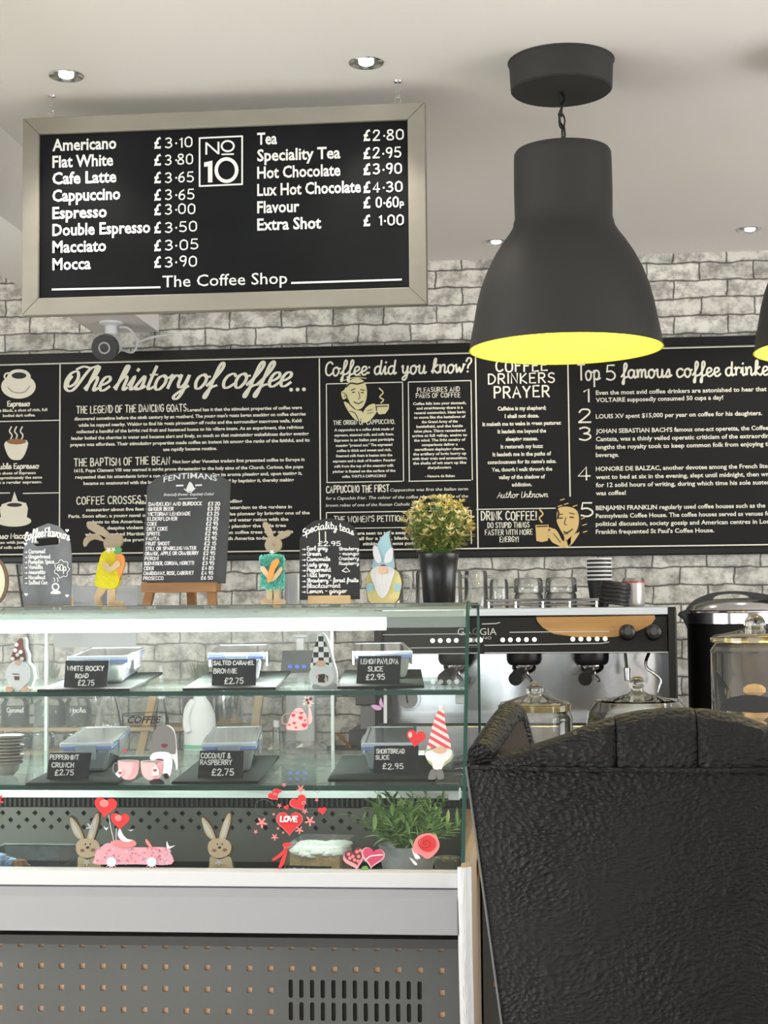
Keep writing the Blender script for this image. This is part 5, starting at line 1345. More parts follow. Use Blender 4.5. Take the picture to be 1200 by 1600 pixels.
items = [('DANDELION AND BURDOCK', 83, '£3.20'), ('GINGER BEER', 39, '£3.20'), ('VICTORIAN LEMONADE', 66, '£3.25'), ('ELDERFLOWER', 46, '£3.25'), ('COKE', 15, '£2.95'), ('DIET COKE', 32, '£2.95'), ('SPRITE', 21, '£2.95'), ('FANTA', 20, '£2.95'), ('FRUIT SHOOT', 37, '£2.15'), ('STILL OR SPARKLING WATER', 79, '£2.35'), ('ORANGE, APPLE OR CRANBERRY', 83, '£2.95'), ('PERONI', 21, '£4.25'), ('BUDWEISER, CORONA, MORETTI', 77, '£3.95'), ('CIDER', 15, '£4.85'), ('CHARDONNAY, ROSE, CABERNET', 78, '£4.95'), ('PROSECCO', 31, '£6.50')]
for i, (s, w, p) in enumerate(items):
    y = 790.6 + i * 7.72; x = 232.5 - i * .56
    S(b, pF, s, x, y, x + w, 5.2, 1.0, off=O, gap=1.8); xe = 343.5 - i * .75
    S(b, pF, p.replace('.', ' '), xe - 18, y - .6, xe, 5.2, 1.05, off=O, gap=2, space=3.2)
b.build('chalk_lettering', chalk, t, fix=False)
t = thing('table_easel', 'small brown wooden table easel holding the cold drinks blackboard', 'easel', (pt.P(281, 947).x, 2.84, ZT + .0003))
b = MB(); za, zb_ = at(281, 925.5, 2.82).z, at(281, 910, 2.82).z
b.box(at(221, 917, 2.82).x, at(339, 917, 2.82).x, 2.815, 2.86, za, zb_); b.build('ledge', wood, t, bevel=.002)
for xa, xb_, yy in ((228, 233, 2.83), (331, 329, 2.83), (299, 297, 2.93)):
    b = MB(); p, q = at(xb_, 921, yy), at(xa, 946, yy); hw = .0085
    b.hexa([(q.x - hw, yy + .0, ZT + .0003), (q.x + hw, yy, ZT + .0003), (q.x + hw, yy + .014, ZT + .0003), (q.x - hw, yy + .014, ZT + .0003), (p.x - hw, yy + .004, za + .004), (p.x + hw, yy + .004, za + .004), (p.x + hw, yy + .018, za + .004), (p.x - hw, yy + .018, za + .004)])
    if yy > 2.9:
        b.hexa([(p.x - hw, 2.875, zb_), (p.x + hw, 2.875, zb_), (p.x + hw, 2.885, zb_), (p.x - hw, 2.885, zb_), (p.x - hw, 2.895, zb_ + .12), (p.x + hw, 2.895, zb_ + .12), (p.x + hw, 2.905, zb_ + .12), (p.x - hw, 2.905, zb_ + .12)])
        b.hexa([(p.x - hw, 2.93, za), (p.x + hw, 2.93, za), (p.x + hw, 2.945, za), (p.x - hw, 2.945, za), (p.x - hw, 2.895, zb_ + .12), (p.x + hw, 2.895, zb_ + .12), (p.x + hw, 2.908, zb_ + .12), (p.x - hw, 2.908, zb_ + .12)])
    else:
        b.hexa([(p.x - hw, 2.84, za), (p.x + hw, 2.84, za), (p.x + hw, 2.858, za), (p.x - hw, 2.858, za), (p.x - hw, 2.86, zb_ + .06), (p.x + hw, 2.86, zb_ + .06), (p.x + hw, 2.868, zb_ + .06), (p.x - hw, 2.868, zb_ + .06)])
    b.build('leg', wood, t, bevel=.001)

# teal rabbit
teal = mat('teal_fleece', (.22, .68, .57), 1, bump=1.2, bscale=150)
t = thing('rabbit_ornament', 'wooden rabbit ornament in a teal fleece coat hugging a carrot', 'rabbit ornament', (pt.P(427, 943).x, YT, ZT + .0003), 'dressed rabbits on the case top')
layers(t, pt, [
    ('ear', [kr((97, 180), (118, 178), (140, 215), (148, 252), (126, 254), (105, 215)), kr((162, 250), (190, 225), (233, 217), (230, 240), (200, 257), (174, 264))], fur, 0, .006),
    ('head', [kr((106, 288), (120, 258), (150, 246), (180, 258), (191, 288), (178, 318), (148, 330), (118, 318))], fur, .001, .008),
    ('nose', [kr((146, 282), (154, 282), (156, 290), (150, 296), (144, 290))], cheek, .0024, .002),
    ('leg', [kr((113, 495), (145, 495), (145, 577), (86, 578), (88, 560), (115, 550)), kr((148, 495), (178, 495), (180, 550), (203, 560), (205, 578), (148, 577))], ply, 0, .008),
    ('arm', [kr((92, 410), (110, 395), (150, 440), (190, 400), (200, 415), (150, 472))], ply, .018, .005),
    ('carrot', [kr((150, 378), (175, 358), (187, 375), (167, 410), (146, 465), (128, 475), (135, 420))], orange, .022, .005),
    ('star', [flower(*kr((148, 325))[0], 4)], chalk, .016, .002)])
b = MB(); rr = random.Random(3)
base_o = kr((100, 342), (150, 332), (195, 342), (203, 370), (202, 420), (204, 485), (175, 498), (110, 500), (86, 482), (92, 420), (92, 370))
CU(b, pt, base_o, .007, .016)
for i in range(420):
    x, y = rr.uniform(385 + 25 * .9, 446), rr.uniform(866, 918)
    u = (x - 380) / .31667; v = (y - 760) / .31667
    if 85 < u < 207 and 335 < v < 502:
        p = pt.P(x, y, .007); d = Vector((rr.uniform(-.7, .7), -1, rr.uniform(-.9, .5)))
        leafmesh(b, p, d, .010, .003, .3, 2)
b.build('fleece_coat', teal, t)
b = MB(); drop(b, pt, 408, 445, 943); b.build('base', ply, t)

# speciality teas sign
pQ = PL((0, 2.83, ZT), (.0, -1, .10))
t = thing('speciality_teas_sign', 'arched black chalk sign of speciality teas on a wooden block', 'chalk sign', (pQ.P(515, 944).x, 2.83, ZT + .0003))
b = MB(); CU(b, pQ, [(468, 937), (468, 880), (468.5, 842), (476, 824), (490, 814), (515, 809.5), (540, 814), (554, 824), (561, 842), (562, 880), (562, 936)], 0, .005, False); b.build('board', mat('matt_black_board', (.012, .012, .013), .5), t, bevel=.0006)
b = MB()
S(b, pQ, 'Speciality teas', 473, 838, 553, 10.5, 1.7, off=O, gap=.5, space=3, arc=.55, jit=.4)
S(b, pQ, '£2.95', 497, 853, 532, 6.5, 1.3, off=O)
for i, (s, w) in enumerate((('Earl grey', 32), ('Green', 22), ('Camomile', 36), ('Lady grey', 33), ('Peppermint', 37), ('Wild berry', 37), ('Strawberry + forest fruits', 80), ('Blackcurrant', 52), ('Lemon + ginger', 62))):
    y = 860 + i * 8.35; S(b, pQ, s, 480, y, 480 + w, 6, 1.35, off=O, gap=.6); S(b, pQ, '>', 472.5, y, 478, 5, 1.1, off=O)
for i, s in enumerate(('Strawberry', '+ mango', 'Cranberry', 'Raspberry')): S(b, pQ, s, 530, 860 + i * 7.6, 561, 5, 1.0, off=O, gap=.6)
LN(b, pQ, [(535, 892), (541, 887), (547, 893), (540, 894), (535, 892)], 1.6, O); 
b.build('lettering', chalk, t, fix=False, label='white chalk lettering')
for x in (499, 508.5):
    b = MB(); LN(b, pQ, [(x, 831), (x + .4, 847)], 1.8, O); b.build('peg_mark', cream, t, fix=False)
p0, p1 = at(481, 946, 2.81), at(546, 946, 2.81)
b = MB(); b.box(p0.x, p1.x, 2.81, 2.86, ZT + .0003, at(510, 930.5, 2.81).z); b.build('block', oak, t, bevel=.0015)

# blue hat gnome
t = thing('gnome_figure', 'wooden gnome with a pale blue rabbit ear hat and yellow coat', 'gnome figure', (pt.P(600, 942).x, YT, ZT + .0003))
layers(t, pt, [
    ('edge', [kr((603, 455), (632, 400), (640, 370), (658, 290), (690, 238), (728, 215), (726, 245), (738, 300), (755, 402), (785, 455), (784, 500), (752, 577), (628, 578), (608, 522))], edgew, -.003, .008),
    ('coat', [kr((605, 455), (640, 412), (748, 410), (778, 458), (778, 500), (748, 575), (632, 577), (611, 520))], mat('lemon_felt', (.78, .68, .30), .8), 0, .004),
    ('hat', [kr((635, 402), (642, 370), (660, 290), (690, 242), (723, 220), (721, 245), (732, 300), (748, 400), (720, 398), (690, 385), (660, 400))], mat('pale_blue_felt', (.36, .56, .62), .85), .002, .005),
    ('hat_ear', [kr((641, 302), (655, 292), (672, 322), (684, 370), (664, 378), (645, 350)), kr((734, 302), (741, 322), (734, 368), (712, 378), (697, 372), (706, 330))], mat('white_felt', (.70, .72, .74), .9), .005, .003),
    ('beard', [kr((632, 412), (690, 392), (746, 410), (735, 462), (712, 530), (685, 552), (660, 520), (637, 460))], mat('white_fur', (.74, .73, .71), 1, bump=1.5, bscale=70, stretch=(3, 1, .4)), .007, .006),
    ('nose', [ell(*kr((690, 413))[0], 7.4, 6.6, 16)], skin, .012, .006),
    ('cuff', [kr((610, 485), (640, 480), (642, 515), (615, 518)), kr((748, 482), (780, 485), (776, 512), (750, 514))], mat('pale_blue_felt', (.36, .56, .62), .85), .005, .004)])
b = MB(); drop(b, pt, 582, 618, 942); b.build('base', ply, t)

# potted bush on the case top
YV = 2.90; pc_ = at(686, 940, YV); sv = ps(686, 900, YV); zr = at(686, 866, YV).z
t = thing('potted_bush', 'black pot with a round bush of small yellow tipped leaves', 'potted plant', (pc_.x, YV, ZT + .0003))
c = (pc_.x, YV, ZT + .0003); H = zr - ZT
MB().lathe(c, [(23.5 * sv, 0), (25 * sv, .002), (27.5 * sv, H * .55), (28 * sv, H * .63), (28.6 * sv, H * .63), (30 * sv, H * .86), (31 * sv, H * .88), (31.5 * sv, H), (30 * sv, H), (29 * sv, H - .01), (.001, H - .012)], 40).build('pot', mat('black_pot', (.010, .010, .011), .3), t, True)
cc_ = at(684, 822, YV); b = MB(); fl_ = MB(); st = MB(); rr = random.Random(21)
RX, RZ = 56 * sv, 50 * sv
for i in range(240):
    th = rr.uniform(0, 6.283); ph = math.acos(rr.uniform(-.75, 1)); k = rr.uniform(.72, 1.0)
    e = Vector((cc_.x + RX * k * math.sin(ph) * math.cos(th), YV + RX * .8 * k * math.sin(ph) * math.sin(th), cc_.z + RZ * k * math.cos(ph)))
    p0 = Vector((pc_.x + rr.uniform(-.012, .012), YV + rr.uniform(-.012, .012), zr - .01))
    st.tube([p0, p0.lerp(e, .55) + Vector((0, 0, .01)), e], .0007, 3, caps=False)
    d = (e - p0).normalized()
    for j in range(9):
        q = p0.lerp(e, .45 + .55 * j / 8); a2 = rr.uniform(0, 6.28)
        dd = d * .7 + Vector((math.cos(a2), math.sin(a2), rr.uniform(-.3, .5)))
        b.cur = rr.choice((0, 0, 1, 2)); leafmesh(b, q, dd, rr.uniform(.011, .018), rr.uniform(.003, .005), .2, 2)
    if k > .80 and e.z > cc_.z - RZ * .35:
        for j in range(7):
            a2 = rr.uniform(0, 6.28); dd = d * .8 + Vector((math.cos(a2), math.sin(a2), .2))
            fl_.cur = rr.choice((0, 0, 1)); leafmesh(fl_, e, dd, rr.uniform(.009, .014), rr.uniform(.004, .0065), .1, 2)
b.build('foliage', [mat('olive_leaf', (.34, .38, .13), .5), mat('deep_olive_leaf', (.17, .20, .06), .5), mat('yellow_leaf', (.52, .46, .14), .5)], t, fix=False)
fl_.build('blossom', [mat('pale_yellow_petal', (.88, .80, .48), .6), mat('gold_petal', (.70, .52, .14), .6)], t, fix=False); st.build('stems', leafd, t, fix=False)

# pale plastic card boxes behind the rabbit
bx = glass('frosted_box', (.85, .86, .88), milk=.55, mcol=(.66, .67, .72), refl=1, rough=.2)
for x0, x1, y0, lb in ((110, 158, 916, 'frosted box with grey lettering Food behind the yellow rabbit'), (166, 214, 915, 'plain frosted box right of the yellow rabbit')):
    p0, p1 = at(x0, 946, 3.0), at(x1, 946, 3.0)
    t = thing('frosted_box', lb, 'box', ((p0.x + p1.x) / 2, 3.0, ZT + .0003), 'frosted boxes on the case top')
    b = MB(); b.box(p0.x, p1.x, 3.0, 3.06, ZT + .0003, at(x0, y0, 3.0).z); b.build('box', bx, t, bevel=.004)
    if x0 == 110:
        q = PY(2.999); b = MB(); T(b, q, 'Food', 112, 947, 141, 9, off=.0006); b.build('lettering', mat('grey_letter', (.35, .36, .38), .6), t, fix=False)
p0 = at(458, 945, 3.02); s_ = ps(458, 945, 3.02)
tag(MB().lathe((p0.x, 3.02, ZT + .0003), [(12 * s_, 0), (13 * s_, .01), (13.5 * s_, .06), (12.8 * s_, .06), (12 * s_, .01), (.001, .008)], 28).build('glass_vase', bx, smooth=True), 'frosted glass pot between the teal rabbit and the teas sign', 'glass pot')

# ================================================================== back counter and what stands on it
ZW = .86
t = thing('worktop_counter', 'back worktop along the brick wall behind the display case', 'counter', (0, 4.25, 0))
MB().box(-3.0, 2.6, 3.94, 4.598, ZW - .035, ZW).build('worktop', mat('worktop_grey', (.16, .15, .14), .4, vary=.2, vscale=30), t, bevel=.003)
MB().box(-3.0, 2.6, 4.0, 4.598, 0, ZW - .035).build('cabinet', mat('cabinet_grey', (.12, .12, .12), .5), t)

# wooden ladder shelf
YL = 4.30
t = thing('ladder_shelf', 'light wood ladder shelf of jars seen through the case', 'shelf', (at(200, 1190, YL).x, YL, ZW + .0003))
lw = mat('pale_ladder_wood', (.50, .34, .17), .55, vary=.15, vscale=18, stretch=(1, 1, .15))
zt_ = at(230, 1058, YL).z; zs2 = at(200, 1077, YL).z
for xa, xb_ in ((220, 238), (393, 404), (-60, -52)):
    p, q = at(xa, 1195, YL), at(xb_, 1060, YL); hw = .011
    b = MB(); b.hexa([(p.x - hw, YL - .03, ZW + .0003), (p.x + hw, YL - .03, ZW + .0003), (p.x + hw, YL - .008, ZW + .0003), (p.x - hw, YL - .008, ZW + .0003), (q.x - hw, YL + .06, zt_), (q.x + hw, YL + .06, zt_), (q.x + hw, YL + .082, zt_), (q.x - hw, YL + .082, zt_)])
    b.build('rail', lw, t)
zs1 = at(200, 1136, YL).z; zs0 = at(200, 1199, YL).z
xa, xb_ = at(-70, 1133, YL).x, at(402, 1133, YL).x
MB().box(xa, xb_, YL - .02, YL + .16, zs1 - .009, zs1).build('shelf', lw, t)
MB().box(at(-70, 1077, YL).x, at(330, 1077, YL).x, YL + .06, YL + .17, zs2 - .008, zs2).build('shelf', lw, t)
MB().box(xa, at(160, 1197, YL).x, YL - .04, YL + .16, ZW + .012, ZW + .024).build('shelf', lw, t)

dglass = glass('dark_jar', (.30, .28, .26), milk=.35, mcol=(.03, .025, .02), refl=2)
fill_d = mat('jar_fill_dark', (.035, .026, .02), .6)
GJ = 'storage jars on the ladder shelf'
def sjar(cx, ytop, rad, Y, zb, label, fill, word=None, lid=True, clamp=False):
    p = at(cx, ytop, Y); s = ps(cx, ytop, Y); r = rad * s; h = p.z - zb
    t = thing('storage_jar', label, 'jar', (p.x, Y, zb), GJ); c = (p.x, Y, zb)
    MB().lathe(c, [(r * .9, 0), (r, .006), (r, h * .68), (r * .8, h * .8), (r * .8, h * .84)], 24).build('jar', jarglass, t, True)
    if fill: MB().lathe(c, [(r * .86, .004), (r * .94, .008), (r * .94, h * .6), (.001, h * .62)], 20).build('contents', fill, t, True)
    MB().lathe(c, [(r * .86, h * .84), (r * .88, h * .9), (r * .5, h * .95), (r * .16, h * .96), (r * .2, h), (.001, h)], 24).build('lid', jarglass if clamp else mat('lid_metal', (.35, .34, .33), .3, .9), t, True)
    if clamp:
        b = MB(); b.tube([(p.x + r * .9, Y - .01, zb + h * .62), (p.x + r * 1.15, Y - .012, zb + h * .75), (p.x + r * .9, Y - .01, zb + h * .92)], .002, 6)
        b.tube([(p.x + r * .86 * math.cos(i * .5236), Y + r * .86 * math.sin(i * .5236), zb + h * .85) for i in range(12)], .002, 6, True); b.build('clamp', chrome, t, True)
    if word:
        q = PY(Y - r - .001); b = MB(); S(b, q, word, cx - rad * .6, ytop + 30, cx + rad * .6, 7, 1.3, off=0, gap=.6); b.build('lettering', chalk, t, fix=False)
YJ = 4.38
sjar(24, 1083, 22, YJ - .05, zs1 + .0003, 'dark storage jar with white lettering, left end of the upper ladder shelf', fill_d, 'Caramel')
sjar(78, 1083, 24, YJ - .05, zs1 + .0003, 'dark storage jar left of the middle of the upper ladder shelf', fill_d)
sjar(122, 1083, 21, YJ - .05, zs1 + .0003, 'dark storage jar with white lettering beside the glass carafe', fill_d, 'Mocha')
ZJ0 = ZW + .0243
sjar(66, 1142, 19, YJ - .02, ZJ0, 'clip top glass jar on the low ladder shelf, left of its twin', None, None, True, True)
sjar(118, 1142, 19, YJ - .02, ZJ0, 'clip top glass jar on the low ladder shelf behind the peppermint tub', None, None, True, True)
sjar(36, 1146, 14, YJ - .02, ZJ0, 'small dark jar on the low ladder shelf by the stacked bowls', fill_d)
def urn(cx, ytop, ybot, rad, Y, zb, name, label, m_, grp=None):
    p = at(cx, ytop, Y); s = ps(cx, ytop, Y); r = rad * s; h = p.z - zb
    return tag(MB().lathe((p.x, Y, zb), [(r * .92, 0), (r, .004), (r, h * .9), (r * .93, h * .97), (r * .5, h), (.001, h)], 28).build(name, m_, smooth=True), label, 'canister', grp)
urn(358, 1060, 1130, 22, YJ - .03, zs1 + .0003, 'steel_canister', 'tall steel canister on the upper ladder shelf behind the milk bottle', chrome, 'steel canisters on the ladder shelf')
urn(309, 1086, 1130, 24, YJ - .03, zs1 + .0003, 'dark_canister', 'dark canister on the upper ladder shelf behind the milk bottle', mat('dark_canister', (.05, .05, .05), .3), None)
urn(357, 1142, 1190, 22, YJ - .06, ZW + .0003, 'steel_canister', 'short steel canister on the worktop below the ladder shelf', chrome, 'steel canisters on the ladder shelf')

# glass carafe, milk bottle, syrup bottle, shaker, bag, bowls
YC = 4.10
p = at(171, 1160, YC); s_ = ps(171, 1160, YC); c = (p.x, YC, ZW + .0003)
h = at(171, 1080, YC).z - ZW
t = thing('glass_carafe', 'clear glass carafe with a side handle behind the COFFEE sticker', 'carafe', c)
MB().lathe(c, [(23 * s_, 0), (25 * s_, .008), (25 * s_, h * .52), (20 * s_, h * .72), (11 * s_, h * .95), (12 * s_, h)], 28, False).build('body', jarglass, t, True)
MB().tube(smooth_pts([(c[0] - 11 * s_, YC, ZW + h * .95), (c[0] - 24 * s_, YC, ZW + h * .97), (c[0] - 22 * s_, YC, ZW + h * .82), (c[0] - 17 * s_, YC, ZW + h * .78)], 4), .004, 6).build('handle', jarglass, t, True)
YM = 3.98
p = at(306, 1190, YM); s_ = ps(306, 1190, YM); c = (p.x, YM + .05, ZW + .0003); h = at(306, 1085, YM).z - ZW
milkp = mat('milk_plastic', (.88, .89, .89), .45)
t = thing('milk_bottle', 'white plastic milk bottle with a green striped label behind the case', 'bottle', c)
b = MB()
n = 28; pf = [(23, 0), (25, .01), (25, h * .62), (24, h * .72), (17, h * .86), (10, h * .94), (9, h)]
b.lathe(c, [(r * s_, z) for r, z in pf], 28); b.build('bottle', milkp, t, True)
MB().tube(smooth_pts([(c[0] - 9 * s_, c[1] - .02, ZW + h * .90), (c[0] - 15 * s_, c[1] - .035, ZW + h * .8), (c[0] - 17 * s_, c[1] - .04, ZW + h * .62), (c[0] - 13 * s_, c[1] - .045, ZW + h * .5)], 4), .009, 8).build('handle', milkp, t, True)
MB().lathe(c, [(25.4 * s_, h * .06), (25.4 * s_, h * .28)], 28, False).build('label', mat('milk_label', (.56, .66, .66), .5), t, True)
MB().lathe(c, [(25.6 * s_, h * .28), (25.6 * s_, h * .33)], 28, False).build('label_band', mat('label_green', (.18, .48, .30), .5), t, True)
MB().lathe(c, [(10 * s_, h * .96), (10 * s_, h + .012), (.001, h + .012)], 20).build('cap', mat('cap_green', (.2, .5, .35), .4), t, True)
YS = 4.18
p = at(252, 1190, YS); c = (p.x, YS, ZW + .0003); h = at(252, 1040, YS).z - ZW; s_ = ps(252, 1100, YS)
t = thing('syrup_bottle', 'tall bottle with a white pump top standing behind the COFFEE sticker', 'bottle', c)
MB().lathe(c, [(11 * s_, 0), (12 * s_, .006), (12 * s_, h * .45), (6 * s_, h * .6), (5 * s_, h * .66)], 20).build('bottle', jarglass, t, True)
MB().lathe(c, [(6.4 * s_, h * .66), (6.4 * s_, h * .74), (4 * s_, h * .76), (3.4 * s_, h * .97), (4 * s_, h), (.001, h)], 16).build('pump', white_m, t, True)
p = at(432, 1180, 4.05); c = (p.x, 4.05, ZW + .0003); h = at(432, 1126, 4.05).z - ZW; s_ = ps(432, 1150, 4.05)
t = thing('glass_shaker', 'slim glass shaker with a white cap left of the teapot sticker', 'shaker', c)
MB().lathe(c, [(6 * s_, 0), (7 * s_, .004), (6 * s_, h * .8), (4 * s_, h * .88)], 16).build('bottle', jarglass, t, True)
MB().lathe(c, [(4.4 * s_, h * .86), (4.4 * s_, h), (.001, h)], 14).build('cap', white_m, t, True)
# white post and clear wrapped bag
p = at(453, 1186, 4.45)
tag(MB().box(p.x - .02, p.x + .018, 4.50, 4.53, ZW + .0003, at(453, 1030, 4.5).z).build('white_upright', white_m, bevel=.003), 'white upright pipe cover on the wall behind the teapot sticker', 'pipe cover')
p0, p1 = at(415, 1215, 3.98), at(512, 1215, 3.98)
t = thing('cellophane_bag', 'clear crumpled cellophane bag on the worktop behind the lower shelf', 'bag', ((p0.x + p1.x) / 2, 4.02, ZW + .0003))
b = MB(); rr = random.Random(8); nx, nz = 10, 7; zt2 = at(460, 1162, 3.98).z
vs = [((p0.x + (p1.x - p0.x) * (i / nx * (1 - .12 * j / nz) + .06 * j / nz)), 3.99 + rr.uniform(-.02, .02), ZW + .0004 + (zt2 - ZW) * j / nz) for j in range(nz + 1) for i in range(nx + 1)]
vs2 = [(v[0], v[1] + .07 + rr.uniform(-.015, .015), v[2]) for v in vs]
fs = [(j * (nx + 1) + i, j * (nx + 1) + i + 1, (j + 1) * (nx + 1) + i + 1, (j + 1) * (nx + 1) + i) for j in range(nz) for i in range(nx)]
b.add(vs, fs); b.add(vs2, fs); b.build('film', glass('bag_film', (.97, .97, .96), milk=.12, mcol=(.75, .75, .72), refl=3, rough=.15), t, False, fix=False)
b = MB(); b.rbox(((p0.x + p1.x) / 2, 4.025, ZW + .0004), (p1.x - p0.x) * .8, .035, (zt2 - ZW) * .35); b.build('contents', mat('bag_contents', (.46, .46, .43), .8), t)
# stacked bowls at left inside the case, lower shelf
pb_ = at(4, 1218, 2.62); s_ = ps(4, 1218, 2.62)
bowl_m = mat('ridged_cup_grey', (.30, .275, .24), .5)
b = MB(); zb = ZL + .0005; r = 25 * s_
ORD = ('topmost', 'second from the top', 'third from the top', 'fourth from the top', 'fifth from the top', 'sixth from the top', 'seventh from the top', 'eighth from the top', 'lowest')
b.lathe((0, 0, 0), [(r * .45, 0), (r * .74, .008), (r * .80, .0185), (r * 1.0, .0205), (r * 1.02, .024), (r * .96, .024), (r * .78, .0215), (r * .70, .01), (r * .4, .003)], 32)
n = 9; dz = (at(4, 1150, 2.62).z - zb - .024) / (n - 1); first = None
for i in range(n):
    lb = 'grey ridged bowl, ' + ORD[n - 1 - i] + ' of the stack on the lower glass shelf'
    if i == 0:
        o = b.build('stacked_bowl', bowl_m, smooth=True); tag(o, lb, 'bowl', 'stacked bowls on the lower glass shelf'); first = o
        o.location = (pb_.x, 2.64, zb)
    else:
        o = first.copy(); COL.objects.link(o); o['label'] = lb; o.location = (pb_.x + .0015 * ((i * 7) % 3 - 1), 2.64, zb + dz * i)
# mixing bowl with spoon, small grinder box
p = at(540, 1185, 4.02); c = (p.x, 4.02, ZW + .0003); s_ = ps(548, 1180, 4.02)
t = thing('dark_bowl', 'dark bowl with a wooden spoon behind the shortbread tub', 'bowl', c)
hb = at(548, 1165, 4.05).z - ZW
MB().lathe(c, [(16 * s_, 0), (27 * s_, hb * .5), (30 * s_, hb), (28 * s_, hb), (24 * s_, hb * .5), (.001, .006)], 28).build('bowl', mat('dark_bowl', (.05, .045, .045), .35), t, True)
MB().tube([(c[0] + .02, 4.05, ZW + .02), at(545, 1164, 4.05), at(527, 1146, 4.04)], .0045, 8).build('spoon', wood, t, True)
tag(MB().lathe((at(640, 1200, 3.97).x, 4.0, ZW + .0003), [(.012, 0), (.012, .02), (.001, .02)], 12).build('small_cap', blackp, smooth=True), 'small black cap on the worktop in front of the coffee machine', 'cap')

# card reader with three blue lights
YR = 3.96
p = at(465, 1070, YR); s_ = ps(465, 1050, YR); c = (p.x, YR, ZW)
t = thing('till_display', 'dark till display with three blue lights on a grey stand', 'till display', (p.x, YR + .2, ZW + .0003))
pl = PL((0, YR, at(465, 1048, YR).z), (0, -1, .35))
b = MB(); CU(b, pl, [(441, 1016), (492, 1015), (492, 1047), (438, 1050)], 0, .02, False); b.build('screen', mat('till_dark', (.045, .05, .05), .4), t, bevel=.003)
b = MB()
for x in (453, 464, 475): SH(b, pl, ell(x, 1041.5, 3.2, 2.8, 12), .001, False)
b.build('indicator', mat('blue_led', (.02, .05, .6), .4, emit=1.6, ecol=(.03, .10, 1)), t, fix=False)
q = at(465, 1049, YR)
MB().box(q.x - .025, q.x + .025, YR + .13, YR + .17, ZW + .0003, q.z + .006).box(q.x - .02, q.x + .02, YR + .008, YR + .17, q.z + .006, q.z + .02).build('stand', mat('stand_grey', (.45, .45, .45), .4), t, bevel=.004)
MB().box(q.x - .05, q.x + .05, YR + .13, YR + .24, ZW + .0003, ZW + .02).build('base', mat('stand_grey', (.45, .45, .45), .4), t, bevel=.004)
MB().lathe((q.x, YR + .045, q.z + .01), [(.011, 0), (.011, .075), (.02, .078), (.02, .083), (.001, .083)], 16).build('printer_post', white_m, t, True)
# grass plants behind the top shelf
def grass(cx, ybot, ytop, w, Y, label, seed):
    p = at(cx, ybot, Y); s = ps(cx, ybot, Y)
    t = thing('grass_plant', label, 'plant', (p.x, Y, zs2 + .0003), 'grass plants on the ladder shelf')
    zb = p.z
    MB().lathe((p.x, Y, zs2 + .0003), [(.026, 0), (.03, zb - zs2), (.001, zb - zs2)], 20).build('pot', mat('grass_pot', (.35, .34, .32), .6), t, True)
    b = MB(); rr = random.Random(seed); H = at(cx, ytop, Y).z - zb
    for i in range(110):
        a = rr.uniform(0, 6.28); ln = rr.uniform(.05, .5)
        leafmesh(b, (p.x + rr.uniform(-.02, .02), Y + rr.uniform(-.02, .02), zb - .004), (math.cos(a) * ln, math.sin(a) * ln, 1), H * rr.uniform(.6, 1.05), .004, .12, 3)
    b.build('foliage', mat('grass_leaf', (.20, .24, .12), .6, vary=.3, vscale=40), t, fix=False)
grass(76, 1064, 1024, 24, 4.40, 'small grass plant left of the white rocky road tub', 5)
grass(314, 1062, 1022, 14, 4.42, 'small grass plant left of the salted caramel tub', 6)
# paper notice on the wall
q = PY(4.596)
t = thing('wall_notice', 'pale paper notice on the brick wall seen through the case', 'notice', q.P(148, 1012))
b = MB(); CU(b, q, [(84, 986), (213, 984), (213, 1010), (84, 1012)], 0, .001, False); b.build('paper', mat('paper', (.62, .63, .65), .8), t)
# cable on the wall
b = MB(); b.tube([at(26, 882, 4.59), at(31, 920, 4.59), at(37, 960, 4.59), at(48, 1020, 4.59), at(50, 1100, 4.59)], .0035, 6)
tag(b.build('wall_cable', blackp, smooth=True), 'thin black cable running down the brick wall below the long board', 'cable')

# ================================================================== espresso machine
YE = 4.0
X0, X1 = at(585, 990, YE).x, at(1057, 990, YE).x
z_top, z_tray, z_pan, z_low = at(900, 949, YE).z, at(900, 962, YE).z, at(900, 1021, YE).z, at(900, 1108, YE).z
t = thing('espresso_machine', 'two group black and chrome espresso machine on the back worktop', 'coffee machine', ((X0 + X1) / 2, 4.2, ZW + .0003))
panel_m = mat('machine_black', (.015, .0135, .012), .4, spec=.25)
MB().box(X0, X1 - .02, YE, YE + .48, z_pan, z_tray).build('head', panel_m, t, bevel=.004)
MB().box(X0, X1 - .02, YE - .008, YE + .48, z_tray, z_top).build('cup_tray', steel, t, bevel=.002)
MB().box(X0, X1 - .02, YE + .22, YE + .48, ZW + .06, z_pan).build('back_panel', mat('mirror_steel', (.88, .87, .87), .12, 1.0), t)
for x in (X0, X1 - .022): MB().box(x, x + .022, YE - .012, YE + .49, ZW + .03, z_top - .001).build('side_panel', panel_m, t, bevel=.004)
MB().box(X0, X1 - .02, YE - .02, YE + .48, ZW + .025, z_low - .04).build('drip_base', steel, t, bevel=.004)
MB().box(X0 + .01, X1 - .03, YE - .015, YE + .22, z_low - .04, z_low - .034).build('drip_grid', mat('grid_dark', (.05, .05, .05), .3, .8), t)
b = MB()
for x in (X0 + .05, X1 - .07):
    for y in (YE + .04, YE + .42): b.lathe((x, y, ZW + .0003), [(.02, 0), (.02, .026)], 16)
b.build('feet', blackp, t)
pE = PY(YE - .0005)
kE = lambda *p: K(.39167, 730, 870, *p)
b = MB(); CU(b, pE, kE((274, 240), (500, 238), (747, 233), (750, 248), (735, 268), (700, 288), (650, 308), (590, 320), (440, 321), (345, 308), (300, 282), (280, 258)), .004, .004, False); b.build('wood_inlay', mat('honey_wood', (.50, .27, .085), .4, vary=.2, vscale=10, stretch=(.2, 1, 6)), t, bevel=.001)
b = MB()
